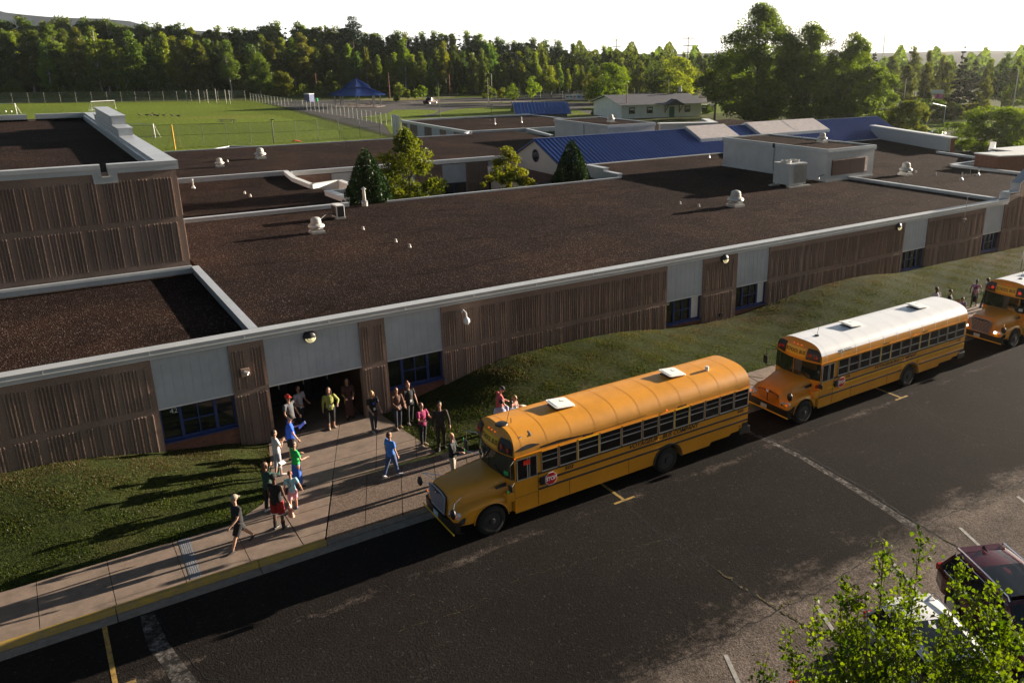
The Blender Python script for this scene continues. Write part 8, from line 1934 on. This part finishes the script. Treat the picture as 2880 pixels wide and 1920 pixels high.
# tank top man with bag
x, y = PG(788, 1486); O, W, T0, off, k = person(x, y, 1.85, 35, 'man in black tank top, cap and red shorts holding a plastic bag on the pavement', sk='d', style='short', hair='dk', cap=(0.015, 0.015, 0.015), shirt=(0.010, 0.010, 0.012), sleeve='none', bottom='shorts', bc=(0.30, 0.015, 0.012), sock=(0.02, 0.02, 0.02), arms=((5, 12, 15), (5, 10, 12)), legs=((3, 2), (-3, 2)), wide=1.12, group=GP)
w_ = W[-1]; q = MB(); q.tube([(w_.x, w_.y, w_.z+0.02), (w_.x+0.02, w_.y-0.03, w_.z-0.10), (w_.x+0.03, w_.y-0.03, w_.z-0.25), (w_.x+0.03, w_.y-0.03, w_.z-0.40), (w_.x+0.03, w_.y-0.03, w_.z-0.43)], [(0.02, 0.02), (0.07, 0.05), (0.15, 0.08), (0.17, 0.10), (0.10, 0.06)], 12)
M['bag'] = mat('plastic_bag', (0.70, 0.55, 0.42), 0.35, noise=(5, 0.25, (0.55, 0.12, 0.06)), bump=(8, 0.8, 0.04)); tag(q.build('carrier_bag', M['bag'], loc=(w_.x, w_.y, w_.z-0.43), smooth=True), 'pale plastic carrier bag with reddish print in the hand of the man in red shorts', 'bag')
# plaid woman
x, y = PG(762, 1437); O, W, T0, off, k = person(x, y, 1.72, 20, 'long-haired woman in dark green top and black trousers shading her eyes at the lawn edge', hair='br', style='long', fem=True, shirt=(0.015, 0.06, 0.05), sleeve='long', bc=(0.012, 0.012, 0.016), shoe=(0.65, 0.65, 0.68), arms=((70, 15, 70), (50, 20, 110)), group=GP)
w_ = W[-1]; q = MB(); q.cbox((w_.x+0.05, w_.y, w_.z+0.02), (0.20, 0.14, 0.02), rz=0.5, rx=0.5); tag(q.build('paper_sheet', M['white'], loc=tuple(w_)), 'white sheet of paper in the hand of the woman in the dark green top', 'paper')
# girl
x, y = PG(828, 1434); O, W, T0, off, k = person(x, y, 1.38, 75, 'girl with ponytail in pale blue T-shirt and pink shorts, seen from behind', hair='rd', style='ponytail', fem=True, shirt=(0.30, 0.62, 0.68), bottom='shorts', bc=(0.70, 0.35, 0.42), shoe=(0.08, 0.10, 0.20), arms=((-5, 25, 10), (5, 14, 20)), legs=((12, 8), (-10, 6)), group=GP)
q = MB(); q.tube([tuple(T0 @ Vector(off((-0.10, 0.12, 1.42)))), tuple(T0 @ Vector(off((-0.14, 0, 1.2)))), tuple(T0 @ Vector(off((-0.05, 0.20, 0.98))))], 0.012, 5); q.cbox(tuple(T0 @ Vector(off((-0.05, 0.21, 0.92)))), (0.16, 0.06, 0.14), rz=1.3); tag(q.build('shoulder_bag', M['black'], loc=(x, y, 1.0)), 'small dark shoulder bag worn by the girl in pink shorts', 'bag')
# green top / blue skirt
x, y = PG(840, 1368); person(x, y, 1.66, 10, 'woman in bright green top and long blue skirt with a hand on her hip', hair='dk', style='bob', fem=True, shirt=(0.02, 0.45, 0.10), sleeve='short', bottom='skirt', bc=(0.05, 0.14, 0.55), arms=((12, 28, 75), (12, 28, 75)), wide=1.08, group=GP)
# white tee grey trousers
x, y = PG(786, 1334); person(x, y, 1.67, 5, 'woman in white T-shirt and grey cropped trousers with white trainers, hand at her chin', hair='dk', style='bob', fem=True, shirt=(0.62, 0.60, 0.58), bottom='capri', bc=(0.36, 0.36, 0.40), shoe=(0.65, 0.63, 0.62), arms=((20, 8, 130), (10, 10, 100)), wide=1.05, group=GP)
# blue polo man
x, y = PG(826, 1296); O, W, T0, off, k = person(x, y, 1.80, -8, 'man in royal blue polo shirt and black cap reading papers', style='short', hair='gr', cap=(0.05, 0.045, 0.035), shirt=(0.02, 0.10, 0.62), bottom='shorts', bc=(0.012, 0.012, 0.016), arms=((15, 10, 15), (25, 8, 85)), head=25, wide=1.20, group=GP)
w_ = (W[1]+W[-1])/2; w_ = T0 @ Vector(off((0.42, 0.06, 1.26))); q = MB(); q.cbox(tuple(w_), (0.30, 0.24, 0.012), rz=math.radians(-8), ry=math.radians(-38)); tag(q.build('paper_stack', mat('blue_white_paper', (0.50, 0.55, 0.85), 0.6), loc=tuple(w_)), 'pale sheaf of papers held open by the man in the blue polo', 'papers')
# two men in the shade by the pier
x, y = (6.75, 30.05); person(x, y, 1.78, -55, 'man in grey T-shirt and red cap standing in the shade against the entrance pier', sk='m', cap=(0.45, 0.03, 0.02), shirt=(0.09, 0.09, 0.10), bc=(0.015, 0.018, 0.03), arms=((10, 18, 30), (10, 12, 20)), wide=1.15, group=GP)
x, y = (7.35, 30.9); person(x, y, 1.72, -60, 'person in mottled white shirt in the dark behind the man with the red cap', sk='m', hair='dk', shirt=(0.42, 0.42, 0.48), floral=True, bc=(0.015, 0.018, 0.03), arms=((15, 18, 60), (12, 10, 70)), group=GP)
# yellow-green woman
x, y = PG(934, 1203); person(x, y, 1.68, -95, 'woman in yellow-green jumper at the edge of the doorway shade, hand on hip', hair='br', style='long', fem=True, shirt=(0.30, 0.31, 0.07), sleeve='long', bottom='capri', bc=(0.015, 0.015, 0.015), shoe=(0.40, 0.32, 0.24), arms=((0, 12, 10), (-6, 35, 75)), badge=True, wide=1.08, group=GP)
# floral dress
x, y = PG(985, 1176); person(x, y, 1.70, -100, 'woman in long dark floral dress standing inside the doorway shade', sk='m', hair='dk', style='long', fem=True, shirt=(0.05, 0.018, 0.018), floral=False, sleeve='elbow', bottom='skirt', bc=(0.05, 0.018, 0.018), arms=((12, 8, 60), (12, 8, 60)), group=GP)
# right of the door
x, y = PG(1054, 1212); person(x, y, 1.66, -80, 'long-haired woman in black T-shirt with blue print before the ribbed pier', hair='bl', style='long', fem=True, shirt=(0.012, 0.012, 0.016), bottom='pants', bc=(0.03, 0.035, 0.05), shoe=(0.45, 0.42, 0.40), arms=((18, 10, 35), (18, 10, 35)), badge=(0.08, 0.12, 0.75), legs=((6, 2), (-4, 2)), group=GP)
x, y = PG(1122, 1204); person(x, y, 1.68, -85, 'woman in brown cardigan with a white name badge, arms folded low', sk='m', hair='br', style='bob', fem=True, shirt=(0.12, 0.055, 0.035), sleeve='long', bc=(0.015, 0.018, 0.035), shoe=(0.35, 0.25, 0.18), arms=((18, 10, 60), (18, 10, 60)), badge=True, group=GP)
x, y = PG(1155, 1190); person(x, y, 1.72, -80, 'woman in black T-shirt with hair in a top knot beside the window', hair='rd', style='bun', fem=True, shirt=(0.010, 0.010, 0.012), bc=(0.012, 0.014, 0.016), shoe=(0.45, 0.45, 0.47), arms=((8, 10, 15), (5, 14, 10)), badge=True, wide=1.12, group=GP)
x, y = PG(1192, 1252); O, W, T0, off, k = person(x, y, 1.70, -70, 'woman in magenta blouse and black trousers with hands clasped at the lawn corner', hair='br', style='bob', fem=True, shirt=(0.25, 0.010, 0.075), bottom='pants', bc=(0.010, 0.010, 0.012), shoe=(0.40, 0.30, 0.22), arms=((22, 14, 75), (22, 16, 75)), wide=1.08, group=GP)
x, y = PG(1243, 1260); person(x, y, 1.84, -110, 'man in dark brown suit with white shirt and tie at the lawn corner', sk='m', hair='dk', shirt=(0.035, 0.024, 0.018), sleeve='long', bc=(0.035, 0.026, 0.020), arms=((8, 12, 20), (0, 16, 15)), tie=(0.02, 0.02, 0.05), legs=((8, 3), (-6, 2)), group=GP)
x, y = PG(1277, 1352); O, W, T0, off, k = person(x, y, 1.78, -40, 'fair-haired man in black jacket and khaki trousers beside the front of bus 502', hair='bl', shirt=(0.012, 0.014, 0.016), sleeve='long', bc=(0.42, 0.36, 0.30), arms=((18, 8, 75), (18, 8, 75)), wide=1.05, group=GP)
w_ = (W[1]+W[-1])/2; q = MB(); q.tube([(w_.x, w_.y, w_.z-0.05), (w_.x-0.02, w_.y, w_.z+0.50)], 0.012, 6); tag(q.build('green_stick', M['green'], loc=tuple(w_)), 'thin green stick held upright by the fair-haired man', 'stick')
x, y = PG(1104, 1338); person(x, y, 1.66, 15, 'woman in blue T-shirt and blue jeans walking alone across the pavement', hair='br', style='bob', fem=True, shirt=(0.06, 0.20, 0.62), bottom='pants', bc=(0.06, 0.09, 0.20), shoe=(0.60, 0.60, 0.65), arms=((5, 10, 12), (-5, 12, 14)), legs=((14, 4), (-14, 10)), wide=1.15, group=GP)
# behind bus 502: placed from their heads
def head_at(px, py, h): return G(px, py, 0.151+h)
def lz(x, y): return max(0.151 if y < 25.05 else 0.13, lawn_z(x, y)-0.01)
x, y = head_at(1404, 1088, 1.80); person(x, y, 1.80, -10, 'man in salmon pink shirt and black cap looking down behind bus 502', z=0.151, cap=(0.012, 0.012, 0.014), hair='gr', shirt=(0.60, 0.10, 0.11), bc=(0.05, 0.06, 0.12), arms=((15, 8, 30), (28, 8, 35)), head=40, wide=1.15, group=GB)
x, y = head_at(1409, 1125, 1.74); person(x, y, 1.74, 85, 'dark-haired man in white polo shirt seen from behind, behind bus 502', sk='m', hair='dk', shirt=(0.50, 0.52, 0.68), bc=(0.03, 0.03, 0.05), arms=((10, 10, 20), (10, 10, 20)), wide=1.12, group=GB)
x, y = head_at(1437, 1128, 1.52); O, W, T0, off, k = person(x, y, 1.52, 80, 'child with white shirt and blue backpack behind bus 502', sk='d', hair='dk', shirt=(0.60, 0.58, 0.58), bc=(0.03, 0.03, 0.06), arms=((20, 8, 60), (20, 8, 60)), group=GB)
def backpack(T0, off, c, lab, c2=None):
    q = MB(); p = T0 @ Vector(off((-0.20, 0, 1.22))); q.tube([tuple(T0 @ Vector(off((-0.20, 0, 1.00)))), tuple(T0 @ Vector(off((-0.22, 0, 1.08)))), tuple(T0 @ Vector(off((-0.22, 0, 1.32)))), tuple(T0 @ Vector(off((-0.17, 0, 1.44))))], [(0.12, 0.06), (0.145, 0.09), (0.14, 0.08), (0.08, 0.04)], 12)
    o = q.build('backpack', cm(c, kind='pack') if not c2 else mat('patterned_pack', c, 0.7, noise=(14, 0.5, c2)), loc=tuple(p), smooth=True); return tag(o, lab, 'backpack')
backpack(T0, off, (0.03, 0.10, 0.40), 'blue and white patterned backpack on the child behind bus 502', (0.55, 0.62, 0.75))
x, y = head_at(1444, 1113, 1.62); person(x, y, 1.62, -60, 'fair-haired woman half hidden behind the bending woman', hair='bl', style='bob', fem=True, shirt=(0.45, 0.20, 0.15), bc=(0.05, 0.05, 0.08), head=25, group=GB)
x, y = head_at(1478, 1130, 1.28); person(x+0.15, y, 1.70, 185, 'brown-haired woman in a pale top bending forward behind bus 502', hair='br', style='bob', fem=True, shirt=(0.58, 0.50, 0.42), bc=(0.05, 0.05, 0.08), lean=62, head=35, arms=((40, 8, 30), (40, 8, 30)), wide=1.12, group=GB)
x, y = head_at(1415, 1170, 1.25); person(x, y, 1.25, 60, 'small dark-haired child whose head just shows over bus 502', sk='m', hair='dk', shirt=(0.3, 0.05, 0.05), group=GB)
# right group between the buses
x, y = head_at(2636, 809, 1.82); person(x, y, 1.82, -95, 'man in white T-shirt behind the rear of bus 175', z=lz(x, y), sk='d', hair='dk', shirt=(0.62, 0.60, 0.66), bc=(0.06, 0.06, 0.08), arms=((8, 16, 20), (8, 16, 20)), wide=1.22, group=GB)
x, y = head_at(2675, 816, 1.72); person(x, y, 1.72, -60, 'dark-haired youth in black T-shirt with white print behind bus 175', z=lz(x, y), sk='m', hair='dk', shirt=(0.015, 0.013, 0.015), bc=(0.3, 0.25, 0.18), bottom='shorts', arms=((8, 20, 20), (5, 22, 15)), badge=(0.55, 0.5, 0.5), wide=1.1, group=GB)
x, y = head_at(2697, 843, 1.30); person(x, y, 1.30, -70, 'small child in pink top behind the rear corner of bus 175', z=lz(x, y), hair='bl', style='bob', fem=True, shirt=(0.65, 0.10, 0.20), bc=(0.3, 0.15, 0.3), group=GB)
x, y = head_at(2709, 838, 1.40); O, W, T0, off, k = person(x, y, 1.40, -120, 'child in lilac top with a dark backpack behind the rear corner of bus 175', z=lz(x, y), sk='m', hair='dk', style='bob', fem=True, shirt=(0.30, 0.25, 0.50), bc=(0.1, 0.1, 0.2), group=GB); backpack(T0, off, (0.05, 0.02, 0.03), 'dark backpack on the child in the lilac top')
x, y = PG(2738, 861); O, W, T0, off, k = person(x, y, 1.60, 20, 'youth in white and pink shirt and grey shorts walking on the far pavement', z=lz(x, y), sk='d', hair='dk', shirt=(0.60, 0.42, 0.50), bottom='shorts', bc=(0.10, 0.12, 0.10), shoe=(0.015, 0.015, 0.018), arms=((15, 20, 40), (-20, 20, 30)), legs=((14, 4), (-16, 12)), group=GB); backpack(T0, off, (0.55, 0.22, 0.36), 'pink backpack on the youth in grey shorts')
x, y = PG(2768, 866); O, W, T0, off, k = person(x, y, 1.78, -35, 'man in white T-shirt holding a dark backpack in front by the third bus', z=lz(x, y), sk='d', hair='dk', shirt=(0.58, 0.58, 0.62), bc=(0.012, 0.012, 0.018), arms=((20, 8, 60), (20, 8, 60)), legs=((12, 3), (-10, 5)), group=GB); backpack(T0 @ Matrix.Rotation(math.pi, 4, 'Z'), off, (0.015, 0.012, 0.022), 'dark backpack held in front by the man beside the third bus')
# ================================================================ haze
hz = MB(); hz.box(-700, 900, -60, 980, -1.2, 60.0)
vm = bpy.data.materials.new('haze_air'); vm.use_nodes = True; N_ = vm.node_tree.nodes; N_.remove(N_['Principled BSDF']); pv_ = N_.new('ShaderNodeVolumePrincipled')
pv_.inputs['Color'].default_value = (0.96, 0.97, 0.93, 1); pv_.inputs['Density'].default_value = 0.00012; pv_.inputs['Anisotropy'].default_value = 0.87
vm.node_tree.links.new(pv_.outputs[0], N_['Material Output'].inputs['Volume'])
tag(hz.build('haze', vm), kind='stuff')
